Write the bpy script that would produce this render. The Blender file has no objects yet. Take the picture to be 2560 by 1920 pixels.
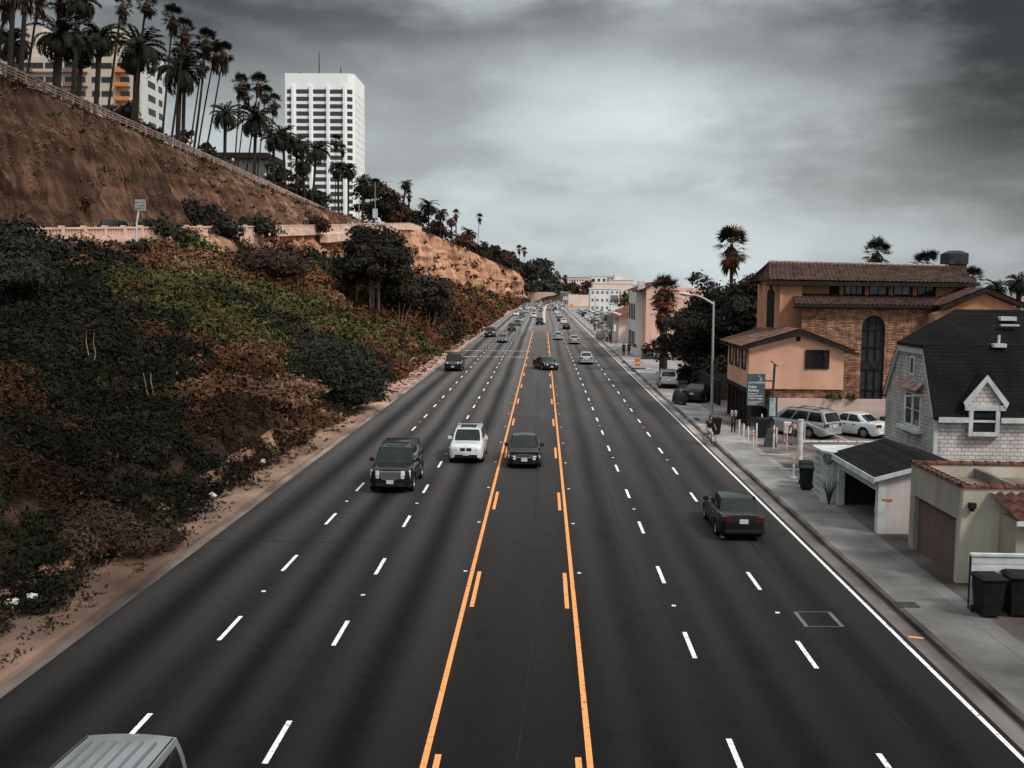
import bpy, bmesh, math, random
import numpy as np
from mathutils import Vector, Matrix
rnd = random.Random(7)
np.random.seed(11)
PI = math.pi
scene = bpy.context.scene
col = scene.collection
# ------------------------------------------------------------------ camera geometry
# photograph measured at 2560 x 1920; focal length, eye height and the road's vanishing point
FOC, EYE, VX, VY, ROLL = 2660.0, 9.2, 1358.6, 721.0, 0.010
def _n(v):
    l = math.sqrt(sum(a*a for a in v)); return [a/l for a in v]
_Y = _n([(VX-1280)/FOC, (960-VY)/FOC, 1.0])
_s, _c = math.sin(ROLL), math.cos(ROLL)
_Z = _n([_s, _c, -(_s*_Y[0]+_c*_Y[1])/_Y[2]])
_X = [_Z[1]*_Y[2]-_Z[2]*_Y[1], _Z[2]*_Y[0]-_Z[0]*_Y[2], _Z[0]*_Y[1]-_Z[1]*_Y[0]]
def ray(sx, sy):
    q = [(sx-1280)/FOC, (960-sy)/FOC, 1.0]
    return [sum(a*b for a, b in zip(A, q)) for A in (_X, _Y, _Z)]
def P(sx, sy, Y):
    r = ray(sx, sy); k = Y/r[1]; return Vector((r[0]*k, Y, EYE+r[2]*k))
def G(sx, sy, z=0.0):
    r = ray(sx, sy); k = (z-EYE)/r[2]; return Vector((r[0]*k, r[1]*k, z))
cam_d = bpy.data.cameras.new('camera'); cam = bpy.data.objects.new('camera', cam_d); col.objects.link(cam)
right = Vector([A[0] for A in (_X, _Y, _Z)]); up = Vector([A[1] for A in (_X, _Y, _Z)]); fw = Vector([A[2] for A in (_X, _Y, _Z)])
m = Matrix((( right.x, up.x, -fw.x, 0), (right.y, up.y, -fw.y, 0), (right.z, up.z, -fw.z, EYE), (0, 0, 0, 1)))
cam.matrix_world = m
cam_d.sensor_width = 36; cam_d.lens = 36*FOC/2560; cam_d.clip_start = 0.3; cam_d.clip_end = 9000
scene.camera = cam
scene.view_settings.view_transform = 'Standard'; scene.view_settings.look = 'None'
scene.view_settings.exposure = 0; scene.view_settings.gamma = 1
# ------------------------------------------------------------------ materials
MATS = {}
def node(nt, t, **kw):
    n = nt.nodes.new(t)
    for k, v in kw.items():
        if k.startswith('i_'):
            n.inputs[k[2:].replace('_', ' ')].default_value = v
        else: setattr(n, k, v)
    return n
def c4(c): return (c[0], c[1], c[2], 1)
def base_mat(name):
    m = bpy.data.materials.new(name); m.use_nodes = True
    nt = m.node_tree; b = nt.nodes['Principled BSDF']
    MATS[name] = m
    return m, nt, b
def M(name, colr, rough=.8, var=.18, scale=3.0, bump=0.0, metal=0.0, spec=None, coat=0.0, stretch=(1, 1, 1), det=5, bscale=None, dirt=None):
    if name in MATS: return MATS[name]
    m, nt, b = base_mat(name); L = nt.links.new
    tc = node(nt, 'ShaderNodeTexCoord'); mp = node(nt, 'ShaderNodeMapping'); mp.inputs['Scale'].default_value = stretch
    L(tc.outputs['Object'], mp.inputs['Vector'])
    nz = node(nt, 'ShaderNodeTexNoise'); nz.inputs['Scale'].default_value = scale; nz.inputs['Detail'].default_value = det
    L(mp.outputs[0], nz.inputs['Vector'])
    r = node(nt, 'ShaderNodeValToRGB')
    lo = [max(0, x*(1-var*1.6)) for x in colr]; hi = [min(1, x*(1+var*1.3)) for x in colr]
    if dirt: lo = dirt
    r.color_ramp.elements[0].position = .3; r.color_ramp.elements[1].position = .7
    r.color_ramp.elements[0].color = c4(lo); r.color_ramp.elements[1].color = c4(hi)
    L(nz.outputs['Fac'], r.inputs[0]); L(r.outputs[0], b.inputs['Base Color'])
    b.inputs['Roughness'].default_value = rough; b.inputs['Metallic'].default_value = metal
    if spec is None: spec = .5 if (rough < .5 or metal or coat) else .12
    b.inputs['Specular IOR Level'].default_value = spec
    b.inputs['Coat Weight'].default_value = coat; b.inputs['Coat Roughness'].default_value = .06
    if bump:
        n2 = node(nt, 'ShaderNodeTexNoise'); n2.inputs['Scale'].default_value = bscale or scale*4; n2.inputs['Detail'].default_value = 6
        L(mp.outputs[0], n2.inputs['Vector'])
        bp = node(nt, 'ShaderNodeBump'); bp.inputs['Strength'].default_value = bump; bp.inputs['Distance'].default_value = .05
        L(n2.outputs['Fac'], bp.inputs['Height']); L(bp.outputs[0], b.inputs['Normal'])
    return m
def M_brick(name, c1, c2, mortar, w, h, msize=.012, rough=.9, plane='xz', bump=.5, var=.5, offset=.5, noise_scale=1.2, distort=0.0):
    """coursed stone, brick, shingles or panels as a wall pattern; plane gives the wall's axes"""
    m, nt, b = base_mat(name); L = nt.links.new
    tc = node(nt, 'ShaderNodeTexCoord'); sp = node(nt, 'ShaderNodeSeparateXYZ'); cb = node(nt, 'ShaderNodeCombineXYZ')
    L(tc.outputs['Object'], sp.inputs[0])
    ax = {'x': 'X', 'y': 'Y', 'z': 'Z'}
    L(sp.outputs[ax[plane[0]]], cb.inputs['X']); L(sp.outputs[ax[plane[1]]], cb.inputs['Y'])
    vec = cb.outputs[0]
    if distort:
        dn = node(nt, 'ShaderNodeTexNoise'); dn.inputs['Scale'].default_value = 2.2; L(cb.outputs[0], dn.inputs['Vector'])
        va = node(nt, 'ShaderNodeVectorMath', operation='MULTIPLY_ADD'); L(dn.outputs['Color'], va.inputs[0])
        va.inputs[1].default_value = (distort, distort, 0); L(cb.outputs[0], va.inputs[2]); vec = va.outputs[0]
    br = node(nt, 'ShaderNodeTexBrick'); br.offset = offset
    br.inputs['Scale'].default_value = 1; br.inputs['Brick Width'].default_value = w; br.inputs['Row Height'].default_value = h
    br.inputs['Mortar Size'].default_value = msize; br.inputs['Mortar Smooth'].default_value = .3; br.inputs['Bias'].default_value = 0
    br.inputs['Color1'].default_value = c4(c1); br.inputs['Color2'].default_value = c4(c2); br.inputs['Mortar'].default_value = c4(mortar)
    L(vec, br.inputs['Vector'])
    nz = node(nt, 'ShaderNodeTexNoise'); nz.inputs['Scale'].default_value = noise_scale; nz.inputs['Detail'].default_value = 6; L(tc.outputs['Object'], nz.inputs['Vector'])
    mr = node(nt, 'ShaderNodeMapRange'); mr.inputs['To Min'].default_value = 1-var; mr.inputs['To Max'].default_value = 1+var*.6
    mr.inputs['From Min'].default_value = .3; mr.inputs['From Max'].default_value = .7
    L(nz.outputs['Fac'], mr.inputs['Value'])
    mx = node(nt, 'ShaderNodeVectorMath', operation='SCALE'); L(br.outputs['Color'], mx.inputs[0]); L(mr.outputs[0], mx.inputs['Scale'])
    L(mx.outputs[0], b.inputs['Base Color']); b.inputs['Roughness'].default_value = rough; b.inputs['Specular IOR Level'].default_value = .12
    if bump:
        iv = node(nt, 'ShaderNodeMath', operation='SUBTRACT'); iv.inputs[0].default_value = 1; L(br.outputs['Fac'], iv.inputs[1])
        bp = node(nt, 'ShaderNodeBump'); bp.inputs['Strength'].default_value = bump; bp.inputs['Distance'].default_value = .03
        L(iv.outputs[0], bp.inputs['Height']); L(bp.outputs[0], b.inputs['Normal'])
    return m
def M_attr(name, rough=.9, spec=.06):
    """foliage: colour from the mesh's own colour attribute"""
    m, nt, b = base_mat(name); L = nt.links.new
    a = node(nt, 'ShaderNodeAttribute', attribute_name='Col'); L(a.outputs['Color'], b.inputs['Base Color'])
    b.inputs['Roughness'].default_value = rough; b.inputs['Specular IOR Level'].default_value = spec
    return m
def M_glass(name, colr=(.012, .014, .016), rough=.06):
    m, nt, b = base_mat(name); L = nt.links.new
    tc = node(nt, 'ShaderNodeTexCoord'); nz = node(nt, 'ShaderNodeTexNoise'); nz.inputs['Scale'].default_value = 2.5; nz.inputs['Detail'].default_value = 3
    L(tc.outputs['Object'], nz.inputs['Vector'])
    r = node(nt, 'ShaderNodeValToRGB'); r.color_ramp.elements[0].position = .35; r.color_ramp.elements[1].position = .75
    r.color_ramp.elements[0].color = c4(colr); r.color_ramp.elements[1].color = c4([x*2.0 for x in colr])
    L(nz.outputs['Fac'], r.inputs[0]); L(r.outputs[0], b.inputs['Base Color'])
    b.inputs['Roughness'].default_value = rough; b.inputs['IOR'].default_value = 1.5
    return m
def shade_and_soil(m, y0, y1, a, b_):
    """foreground shade painted into the colour by distance, plus random blotchy soiling"""
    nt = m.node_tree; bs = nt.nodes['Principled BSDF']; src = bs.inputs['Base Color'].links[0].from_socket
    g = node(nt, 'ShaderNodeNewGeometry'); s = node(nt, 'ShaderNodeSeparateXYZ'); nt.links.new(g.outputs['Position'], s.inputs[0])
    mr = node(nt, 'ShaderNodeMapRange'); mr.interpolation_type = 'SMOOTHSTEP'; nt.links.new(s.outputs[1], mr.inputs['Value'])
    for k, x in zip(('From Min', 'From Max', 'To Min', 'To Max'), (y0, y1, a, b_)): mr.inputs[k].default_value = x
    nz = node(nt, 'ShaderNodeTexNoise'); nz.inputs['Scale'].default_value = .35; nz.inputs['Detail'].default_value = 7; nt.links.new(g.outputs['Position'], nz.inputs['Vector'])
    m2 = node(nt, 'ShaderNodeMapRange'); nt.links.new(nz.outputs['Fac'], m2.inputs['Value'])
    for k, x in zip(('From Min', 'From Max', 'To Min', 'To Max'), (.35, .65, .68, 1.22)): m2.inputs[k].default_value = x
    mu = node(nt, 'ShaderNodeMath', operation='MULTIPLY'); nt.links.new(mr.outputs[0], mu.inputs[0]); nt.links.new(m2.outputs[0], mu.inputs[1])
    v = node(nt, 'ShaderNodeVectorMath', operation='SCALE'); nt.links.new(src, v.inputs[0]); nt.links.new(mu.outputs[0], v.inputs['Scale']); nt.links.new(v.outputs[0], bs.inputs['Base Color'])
def weather(m, amt=.28, sc=1.1):
    """rain streaks and grime running down a wall"""
    nt = m.node_tree; bs = nt.nodes['Principled BSDF']; src = bs.inputs['Base Color'].links[0].from_socket
    tc = node(nt, 'ShaderNodeTexCoord'); mp = node(nt, 'ShaderNodeMapping'); mp.inputs['Scale'].default_value = (sc*2.2, sc*2.2, sc*.22); nt.links.new(tc.outputs['Object'], mp.inputs['Vector'])
    nz = node(nt, 'ShaderNodeTexNoise'); nz.inputs['Scale'].default_value = 1; nz.inputs['Detail'].default_value = 8; nz.inputs['Roughness'].default_value = .65; nt.links.new(mp.outputs[0], nz.inputs['Vector'])
    m2 = node(nt, 'ShaderNodeMapRange'); nt.links.new(nz.outputs['Fac'], m2.inputs['Value'])
    for k, x in zip(('From Min', 'From Max', 'To Min', 'To Max'), (.34, .60, 1-amt, 1.06)): m2.inputs[k].default_value = x
    v = node(nt, 'ShaderNodeVectorMath', operation='SCALE'); nt.links.new(src, v.inputs[0]); nt.links.new(m2.outputs[0], v.inputs['Scale']); nt.links.new(v.outputs[0], bs.inputs['Base Color'])
# ------------------------------------------------------------------ mesh building
class MB:
    def __init__(s): s.v = []; s.f = []; s.m = []; s.mats = []; s.cur = 0
    def mat(s, m):
        if m not in s.mats: s.mats.append(m)
        s.cur = s.mats.index(m); return s
    def face(s, pts):
        i = len(s.v); s.v += [tuple(p) for p in pts]; s.f.append(tuple(range(i, i+len(pts)))); s.m.append(s.cur)
    def grid(s, rows, closed=False, cap0=False, cap1=False):
        i0 = len(s.v); n = len(rows[0])
        for r in rows: s.v += [tuple(p) for p in r]
        for a in range(len(rows)-1):
            for b in range(n if closed else n-1):
                b2 = (b+1) % n
                s.f.append((i0+a*n+b, i0+a*n+b2, i0+(a+1)*n+b2, i0+(a+1)*n+b)); s.m.append(s.cur)
        if cap0: s.f.append(tuple(i0+k for k in range(n))[::-1]); s.m.append(s.cur)
        if cap1: s.f.append(tuple(i0+(len(rows)-1)*n+k for k in range(n))); s.m.append(s.cur)
    def box(s, x0, x1, y0, y1, z0, z1, rz=0, about=None):
        p = [(x, y, z) for z in (z0, z1) for x, y in ((x0, y0), (x1, y0), (x1, y1), (x0, y1))]
        if rz:
            cx, cy = about or ((x0+x1)/2, (y0+y1)/2); c, sn = math.cos(rz), math.sin(rz)
            p = [(cx+(x-cx)*c-(y-cy)*sn, cy+(x-cx)*sn+(y-cy)*c, z) for x, y, z in p]
        i = len(s.v); s.v += p
        for q in ((0, 3, 2, 1), (4, 5, 6, 7), (0, 1, 5, 4), (1, 2, 6, 5), (2, 3, 7, 6), (3, 0, 4, 7)):
            s.f.append(tuple(i+k for k in q)); s.m.append(s.cur)
    def prism(s, poly, vec):
        """polygon (3D points) swept along vec, closed"""
        n = len(poly); i = len(s.v); v = Vector(vec)
        s.v += [tuple(Vector(p)) for p in poly] + [tuple(Vector(p)+v) for p in poly]
        s.f.append(tuple(i+k for k in range(n))); s.m.append(s.cur)
        s.f.append(tuple(i+n+k for k in reversed(range(n)))); s.m.append(s.cur)
        for k in range(n):
            k2 = (k+1) % n; s.f.append((i+k2, i+k, i+n+k, i+n+k2)); s.m.append(s.cur)
    def tube(s, pts, rads, n=8, cap=True):
        pts = [Vector(p) for p in pts]
        if not hasattr(rads, '__len__'): rads = [rads]*len(pts)
        rows = []; ref = None
        for k, p in enumerate(pts):
            d = (pts[min(k+1, len(pts)-1)]-pts[max(k-1, 0)]).normalized()
            if ref is None: ref = Vector((1, 0, 0)) if abs(d.x) < .8 else Vector((0, 1, 0))
            a = d.cross(ref).normalized(); b2 = d.cross(a).normalized(); ref = -b2 if False else ref
            rows.append([p+(a*math.cos(2*PI*q/n)+b2*math.sin(2*PI*q/n))*rads[k] for q in range(n)])
        s.grid(rows, closed=True, cap0=cap, cap1=cap)
    def ball(s, c, r, nu=10, nv=7, sq=(1, 1, 1)):
        rows = []
        for a in range(nv+1):
            t = PI*a/nv; rr = max(math.sin(t), .01)
            rows.append([(c[0]+r*sq[0]*rr*math.cos(2*PI*q/nu), c[1]+r*sq[1]*rr*math.sin(2*PI*q/nu), c[2]-r*sq[2]*math.cos(t)) for q in range(nu)])
        s.grid(rows, closed=True)
    def build(s, name, parent=None, mat=None, smooth=False, ang=35, bevel=0, org=None):
        me = bpy.data.meshes.new(name)
        o3 = Vector(org) if org is not None else (Vector(parent['_org']) if parent is not None and '_org' in parent.keys() else Vector((0, 0, 0)))
        me.from_pydata([(a-o3.x, b-o3.y, c-o3.z) for a, b, c in s.v], [], s.f)
        mats = s.mats or [mat]
        for m in mats: me.materials.append(m)
        if len(mats) > 1: me.polygons.foreach_set('material_index', s.m)
        me.validate(); me.update()
        bm = bmesh.new(); bm.from_mesh(me); bmesh.ops.recalc_face_normals(bm, faces=bm.faces[:]) if not getattr(s, 'keepn', False) else None
        bm.to_mesh(me); bm.free()
        if smooth:
            me.polygons.foreach_set('use_smooth', [True]*len(me.polygons)); me.set_sharp_from_angle(angle=math.radians(ang))
        o = bpy.data.objects.new(name, me); col.objects.link(o)
        if parent is not None: o.parent = parent
        elif org is not None: o.location = o3
        if bevel:
            b = o.modifiers.new('bevel', 'BEVEL'); b.width = bevel; b.segments = 2; b.limit_method = 'ANGLE'; b.angle_limit = math.radians(40)
        return o
def tag(o, label=None, cat=None, group=None, kind=None):
    if label: o['label'] = label
    if cat: o['category'] = cat
    if group: o['group'] = group
    if kind: o['kind'] = kind
    return o
def thing(name, label, cat, loc=(0, 0, 0), rz=0, group=None, world_parts=False):
    """an Empty at the thing's base; with world_parts its meshes are written in world coordinates"""
    o = bpy.data.objects.new(name, None); col.objects.link(o); o.location = loc; o.rotation_euler = (0, 0, rz); o.empty_display_size = .3
    if world_parts: o['_org'] = tuple(loc)
    return tag(o, label, cat, group)
def kids(o): return [c for c in KIDS.get(o.name, [])]
KIDS = {}
def reg_tree(root):
    """remember the children of a prototype so that it can be copied without touching bpy.ops"""
    def rec(o):
        ch = [c for c in bpy.data.objects if c.parent == o]
        KIDS[o.name] = ch
        for c in ch: rec(c)
    rec(root)
def dup(o, parent=None, loc=None, rz=None, scale=None, label=None, group=None, cat=None):
    c = o.copy(); col.objects.link(c)
    if parent is not None: c.parent = parent
    if loc is not None: c.location = loc
    if rz is not None: c.rotation_euler = (0, 0, rz)
    if scale is not None: c.scale = scale if hasattr(scale, '__len__') else (scale,)*3
    if label: c['label'] = label
    if group: c['group'] = group
    if cat: c['category'] = cat
    for ch in KIDS.get(o.name, []):
        d = ch.copy(); col.objects.link(d); d.parent = c
        for g in KIDS.get(ch.name, []):
            e = g.copy(); col.objects.link(e); e.parent = d
    return c
# value noise on numpy arrays
def _h(ix, iy, iz):
    n = (ix*374761393 + iy*668265263 + iz*2147483647 + 1013904223) & 0xffffffff
    n = ((n ^ (n >> 13))*1274126177) & 0xffffffff
    return ((n ^ (n >> 16)) & 0xffff)/65535.0
def vnoise(x, y, z=0.0):
    x = np.asarray(x, float); y = np.asarray(y, float); z = np.asarray(z, float)+0*x
    ix = np.floor(x).astype(np.int64); iy = np.floor(y).astype(np.int64); iz = np.floor(z).astype(np.int64)
    fx = x-ix; fy = y-iy; fz = z-iz
    fx = fx*fx*(3-2*fx); fy = fy*fy*(3-2*fy); fz = fz*fz*(3-2*fz)
    def H(a, b, c): return _h(ix+a, iy+b, iz+c)
    r0 = (H(0,0,0)*(1-fx)+H(1,0,0)*fx)*(1-fy)+(H(0,1,0)*(1-fx)+H(1,1,0)*fx)*fy
    r1 = (H(0,0,1)*(1-fx)+H(1,0,1)*fx)*(1-fy)+(H(0,1,1)*(1-fx)+H(1,1,1)*fx)*fy
    return r0*(1-fz)+r1*fz
def fbm(x, y, z=0.0, o=4):
    t = 0; a = .5; s = 0
    for k in range(o):
        t = t+a*vnoise(x*2**k+17*k, y*2**k, z*2**k); s += a; a *= .5
    return t/s
def leaf_mesh(name, C, N, size, colr, mat, asp=.45, parent=None, org=(0, 0, 0)):
    """many leaf-sized triangles in one mesh: centres C, normals N, size (n,), colour (n,3)"""
    n = len(C); C = C-np.array(org)
    N = N/np.linalg.norm(N, axis=1, keepdims=True)
    R = np.random.normal(size=(n, 3)); U = np.cross(N, R); U /= np.linalg.norm(U, axis=1, keepdims=True)+1e-9
    W = np.cross(N, U); s = size[:, None]
    V = np.empty((n, 4, 3), np.float32)
    V[:, 0] = C-U*s; V[:, 1] = C+W*s*asp; V[:, 2] = C+U*s; V[:, 3] = C-W*s*asp
    me = bpy.data.meshes.new(name)
    me.vertices.add(n*4); me.vertices.foreach_set('co', V.ravel())
    me.loops.add(n*4); me.loops.foreach_set('vertex_index', np.arange(n*4, dtype=np.int32))
    me.polygons.add(n); me.polygons.foreach_set('loop_start', np.arange(0, n*4, 4, dtype=np.int32))
    try: me.polygons.foreach_set('loop_total', np.full(n, 4, np.int32))
    except Exception: pass
    ca = me.color_attributes.new('Col', 'FLOAT_COLOR', 'POINT')
    cc = np.ones((n, 4, 4), np.float32); cc[:, :, :3] = colr[:, None, :]
    ca.data.foreach_set('color', cc.ravel())
    me.materials.append(mat); me.update(calc_edges=True)
    o = bpy.data.objects.new(name, me); col.objects.link(o)
    if parent is not None: o.parent = parent
    else: o.location = org
    return o
def clump_points(cen, rad, n, up=True, inner=.75):
    """points in the outer shell of an ellipsoid, outward normals"""
    d = np.random.normal(size=(n, 3)); d /= np.linalg.norm(d, axis=1, keepdims=True)
    if up: d[:, 2] = np.abs(d[:, 2])-.15
    r = inner+(1-inner)*np.random.rand(n, 1)+.08*np.random.normal(size=(n, 1))
    sd = np.random.rand(3)*50; lump = fbm(d[:, 0]*2.3+sd[0], d[:, 1]*2.3+sd[1], d[:, 2]*2.3+sd[2], 3)[:, None]; r = r*(.45+1.1*lump)
    return np.array(cen)+d*r*np.array(rad), d
# ------------------------------------------------------------------ sky and sun: an overcast sky over a low nishita base
SUN_EL, SUN_AZ = math.radians(46), math.radians(128)    # azimuth clockwise from +Y: behind the camera to the right
w = bpy.data.worlds.new('World'); scene.world = w; w.use_nodes = True
nt = w.node_tree; L = nt.links.new
for n in list(nt.nodes): nt.nodes.remove(n)
out = node(nt, 'ShaderNodeOutputWorld'); bg = node(nt, 'ShaderNodeBackground'); L(bg.outputs[0], out.inputs[0])
bg.inputs['Strength'].default_value = .1
sky = node(nt, 'ShaderNodeTexSky', sky_type='NISHITA'); sky.sun_disc = False; sky.sun_elevation = SUN_EL; sky.sun_rotation = SUN_AZ
sky.air_density = 1.5; sky.dust_density = 4; sky.ozone_density = 1
tc = node(nt, 'ShaderNodeTexCoord')
def vmath(op, a, b=None, s=None):
    n = node(nt, 'ShaderNodeVectorMath', operation=op)
    if hasattr(a, 'links'): L(a, n.inputs[0])
    else: n.inputs[0].default_value = a
    if b is not None:
        if hasattr(b, 'links'): L(b, n.inputs[1])
        else: n.inputs[1].default_value = b
    if s is not None: L(s, n.inputs['Scale']) if hasattr(s, 'links') else setattr(n.inputs['Scale'], 'default_value', s)
    return n
def mth(op, a, b=None, c=None, clamp=False):
    n = node(nt, 'ShaderNodeMath', operation=op); n.use_clamp = clamp
    for k, v in enumerate((a, b, c)):
        if v is None: continue
        if hasattr(v, 'links'): L(v, n.inputs[k])
        else: n.inputs[k].default_value = v
    return n.outputs[0]
def mapr(v, a, b, c, d, smooth=True):
    n = node(nt, 'ShaderNodeMapRange'); n.interpolation_type = 'SMOOTHSTEP' if smooth else 'LINEAR'
    L(v, n.inputs['Value'])
    for k, x in zip(('From Min', 'From Max', 'To Min', 'To Max'), (a, b, c, d)): n.inputs[k].default_value = x
    return n.outputs['Result']
sp = node(nt, 'ShaderNodeSeparateXYZ'); L(tc.outputs['Generated'], sp.inputs[0])
gx, gy, gz = sp.outputs
el = mth('ARCSINE', gz); az = mth('ARCTAN2', gx, gy)      # radians; az>0 to the right of the road
# cloud field on an (az, el) chart, flattened towards the horizon
def cloud(sx, sy, off, scale, det=5, rough=.55, dist=0.6):
    cb = node(nt, 'ShaderNodeCombineXYZ'); L(mth('MULTIPLY_ADD', az, sx, off), cb.inputs[0]); L(mth('MULTIPLY', el, sy), cb.inputs[1])
    n = node(nt, 'ShaderNodeTexNoise'); n.inputs['Scale'].default_value = scale; n.inputs['Detail'].default_value = det
    n.inputs['Roughness'].default_value = rough; n.inputs['Distortion'].default_value = dist; L(cb.outputs[0], n.inputs['Vector']); return n.outputs['Fac']
c1 = cloud(1.0, 2.1, 3.1, 2.6, 6, .5, .15); c2 = cloud(1.0, 2.6, 9.7, 6.0, 8, .55, .1)
field = mth('ADD', mth('MULTIPLY', c1, .56), mth('MULTIPLY', c2, .44))
lum = mapr(field, .39, .61, .37, .67)
def blob(a0, e0, ra, re, amp):
    """a brighter or darker bank of cloud round azimuth a0, elevation e0"""
    da = mth('DIVIDE', mth('SUBTRACT', mth('MULTIPLY_ADD', c1, .16, az), a0+.08), ra)
    de = mth('DIVIDE', mth('SUBTRACT', mth('MULTIPLY_ADD', c2, .10, el), e0+.05), re)
    q = mth('ADD', mth('MULTIPLY', da, da), mth('MULTIPLY', de, de))
    return mth('MULTIPLY', mth('EXPONENT', mth('MULTIPLY', q, -1.0)), amp)
def ae(sx, sy):
    r = ray(sx, sy); l = math.sqrt(sum(a*a for a in r)); return math.atan2(r[0], r[1]), math.asin(r[2]/l)
tot = lum
for sx, sy, ra, re, amp in [
        (1700, 250, .10, .030, .15), (1450, 420, .30, .035, .06), (2720, 120, .17, .17, -.44), (2280, 30, .20, .05, -.14), (1550, 60, .34, .030, -.16),
        (2050, 150, .10, .022, -.06), (900, 30, .25, .03, -.06), (60, 60, .26, .07, -.32), (760, 330, .10, .05, .05), (1500, 640, .6, .035, .08), (1750, 500, .12, .014, -.05), (2100, 360, .12, .02, -.05)]:
    a0, e0 = ae(sx, sy); tot = mth('ADD', tot, blob(a0, e0, ra, re, amp))
tot = mth('SMOOTH_MAX', tot, .035, .08)
# overcast skies are brightest overhead, out of the picture
tot = mth('ADD', tot, mapr(el, math.radians(24), math.radians(60), 0, .60))
tint = node(nt, 'ShaderNodeMix', data_type='RGBA'); L(mapr(tot, .05, .7, 0, 1, False), tint.inputs[0])
tint.inputs[6].default_value = (.96, 1.0, 1.02, 1); tint.inputs[7].default_value = (.90, 1.0, 1.025, 1)
cl = vmath('SCALE', tint.outputs[2], s=mth('MULTIPLY', tot, 10.0))
mx = node(nt, 'ShaderNodeMix', data_type='RGBA'); mx.inputs[0].default_value = .93
L(sky.outputs[0], mx.inputs[6]); L(cl.outputs[0], mx.inputs[7])
L(mx.outputs[2], bg.inputs[0])
sun_d = bpy.data.lights.new('sun', 'SUN'); sun_d.energy = 2.2; sun_d.angle = math.radians(10); sun_d.color = (1, .93, .84)
sun = bpy.data.objects.new('sun', sun_d); col.objects.link(sun)
dirv = Vector((math.sin(SUN_AZ)*math.cos(SUN_EL), math.cos(SUN_AZ)*math.cos(SUN_EL), math.sin(SUN_EL)))
sun.rotation_euler = dirv.to_track_quat('Z', 'Y').to_euler()
# ------------------------------------------------------------------ ground, road, markings, pavements
def xo(y):
    """the far road bends gently to the right"""
    t = max(0.0, y-430.0); return min(1.0e-4*t*t, 1.0e-4*270*270 + (t-270)*.054 if t > 270 else 1e9)
YS = [-30, -10, 0, 10, 20, 30, 40, 60, 80, 100, 130, 160, 200, 250, 300, 350, 400, 430, 460, 490, 520, 550, 580, 610, 640, 670, 700, 740, 800, 900, 1100]
def strip(mb, x0, x1, z, ys=None, y0=None, y1=None, z1=None):
    ys = ys or YS
    if y0 is not None: ys = [y0]+[y for y in ys if y0 < y < y1]+[y1]
    mb.grid([[(x0+xo(y), y, z), (x1+xo(y), y, z if z1 is None else z1)] for y in ys])
def structure(o, kind='structure'): o['kind'] = kind; return o

# sand coloured ground to the horizon
m = M('sand_ground', (.26, .2, .155), .95, .2, .08, bump=.3, bscale=2)
g = MB().mat(m); g.keepn = True
g.face([(-4000, -60, -.05), (4000, -60, -.05), (4000, 7000, -.05), (-4000, 7000, -.05)])
structure(g.build('ground'))

# asphalt with tyre tracks
am, nt, b = base_mat('road_asphalt'); L = nt.links.new
geo = node(nt, 'ShaderNodeNewGeometry'); sp = node(nt, 'ShaderNodeSeparateXYZ'); L(geo.outputs['Position'], sp.inputs[0])
def mt(op, a, b_=None, c_=None):
    n = node(nt, 'ShaderNodeMath', operation=op)
    for k, v in enumerate((a, b_, c_)):
        if v is None: continue
        if hasattr(v, 'links'): L(v, n.inputs[k])
        else: n.inputs[k].default_value = v
    return n.outputs[0]
# sideways wander of the tracks
cb = node(nt, 'ShaderNodeCombineXYZ'); L(mt('MULTIPLY', sp.outputs[1], .02), cb.inputs[1]); L(mt('MULTIPLY', sp.outputs[0], .15), cb.inputs[0])
wn = node(nt, 'ShaderNodeTexNoise'); wn.inputs['Scale'].default_value = 1; wn.inputs['Detail'].default_value = 2; L(cb.outputs[0], wn.inputs['Vector'])
xw = mt('MULTIPLY_ADD', mt('SUBTRACT', wn.outputs['Fac'], .5), .9, sp.outputs[0])
u = mt('DIVIDE', mt('ADD', xw, 13.0), 24.0)
ramp = node(nt, 'ShaderNodeValToRGB'); cr = ramp.color_ramp; cr.interpolation = 'EASE'
lanes = [(-12.3, -8.35, 1.0), (-8.35, -5.28, 1.0), (-5.28, -2.2, 1.0), (-2.2, 1.0, 0.0), (1.0, 3.92, .5), (3.92, 6.82, .45), (6.82, 9.62, .4)]
stops = []
for a, c, k in lanes:
    cen = (a+c)/2; wd = c-a
    if k == 0: stops += [(a+.35, .54), (cen, .58), (c-.35, .54)]
    else:
        lo_, hi_ = .5-.42*k, .5+.44*k
        stops += [(a, .5-.12*k), (cen-wd*.245, hi_), (cen, lo_), (cen+wd*.245, hi_)]
stops = [(max(0, min(1, (x+13)/24)), v) for x, v in stops]
cr.elements[0].position = stops[0][0]; cr.elements[0].color = (stops[0][1],)*3+(1,)
cr.elements[1].position = stops[-1][0]; cr.elements[1].color = (stops[-1][1],)*3+(1,)
for p_, v in stops[1:-1]:
    e = cr.elements.new(p_); e.color = (v, v, v, 1)
L(u, ramp.inputs[0])
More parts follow.
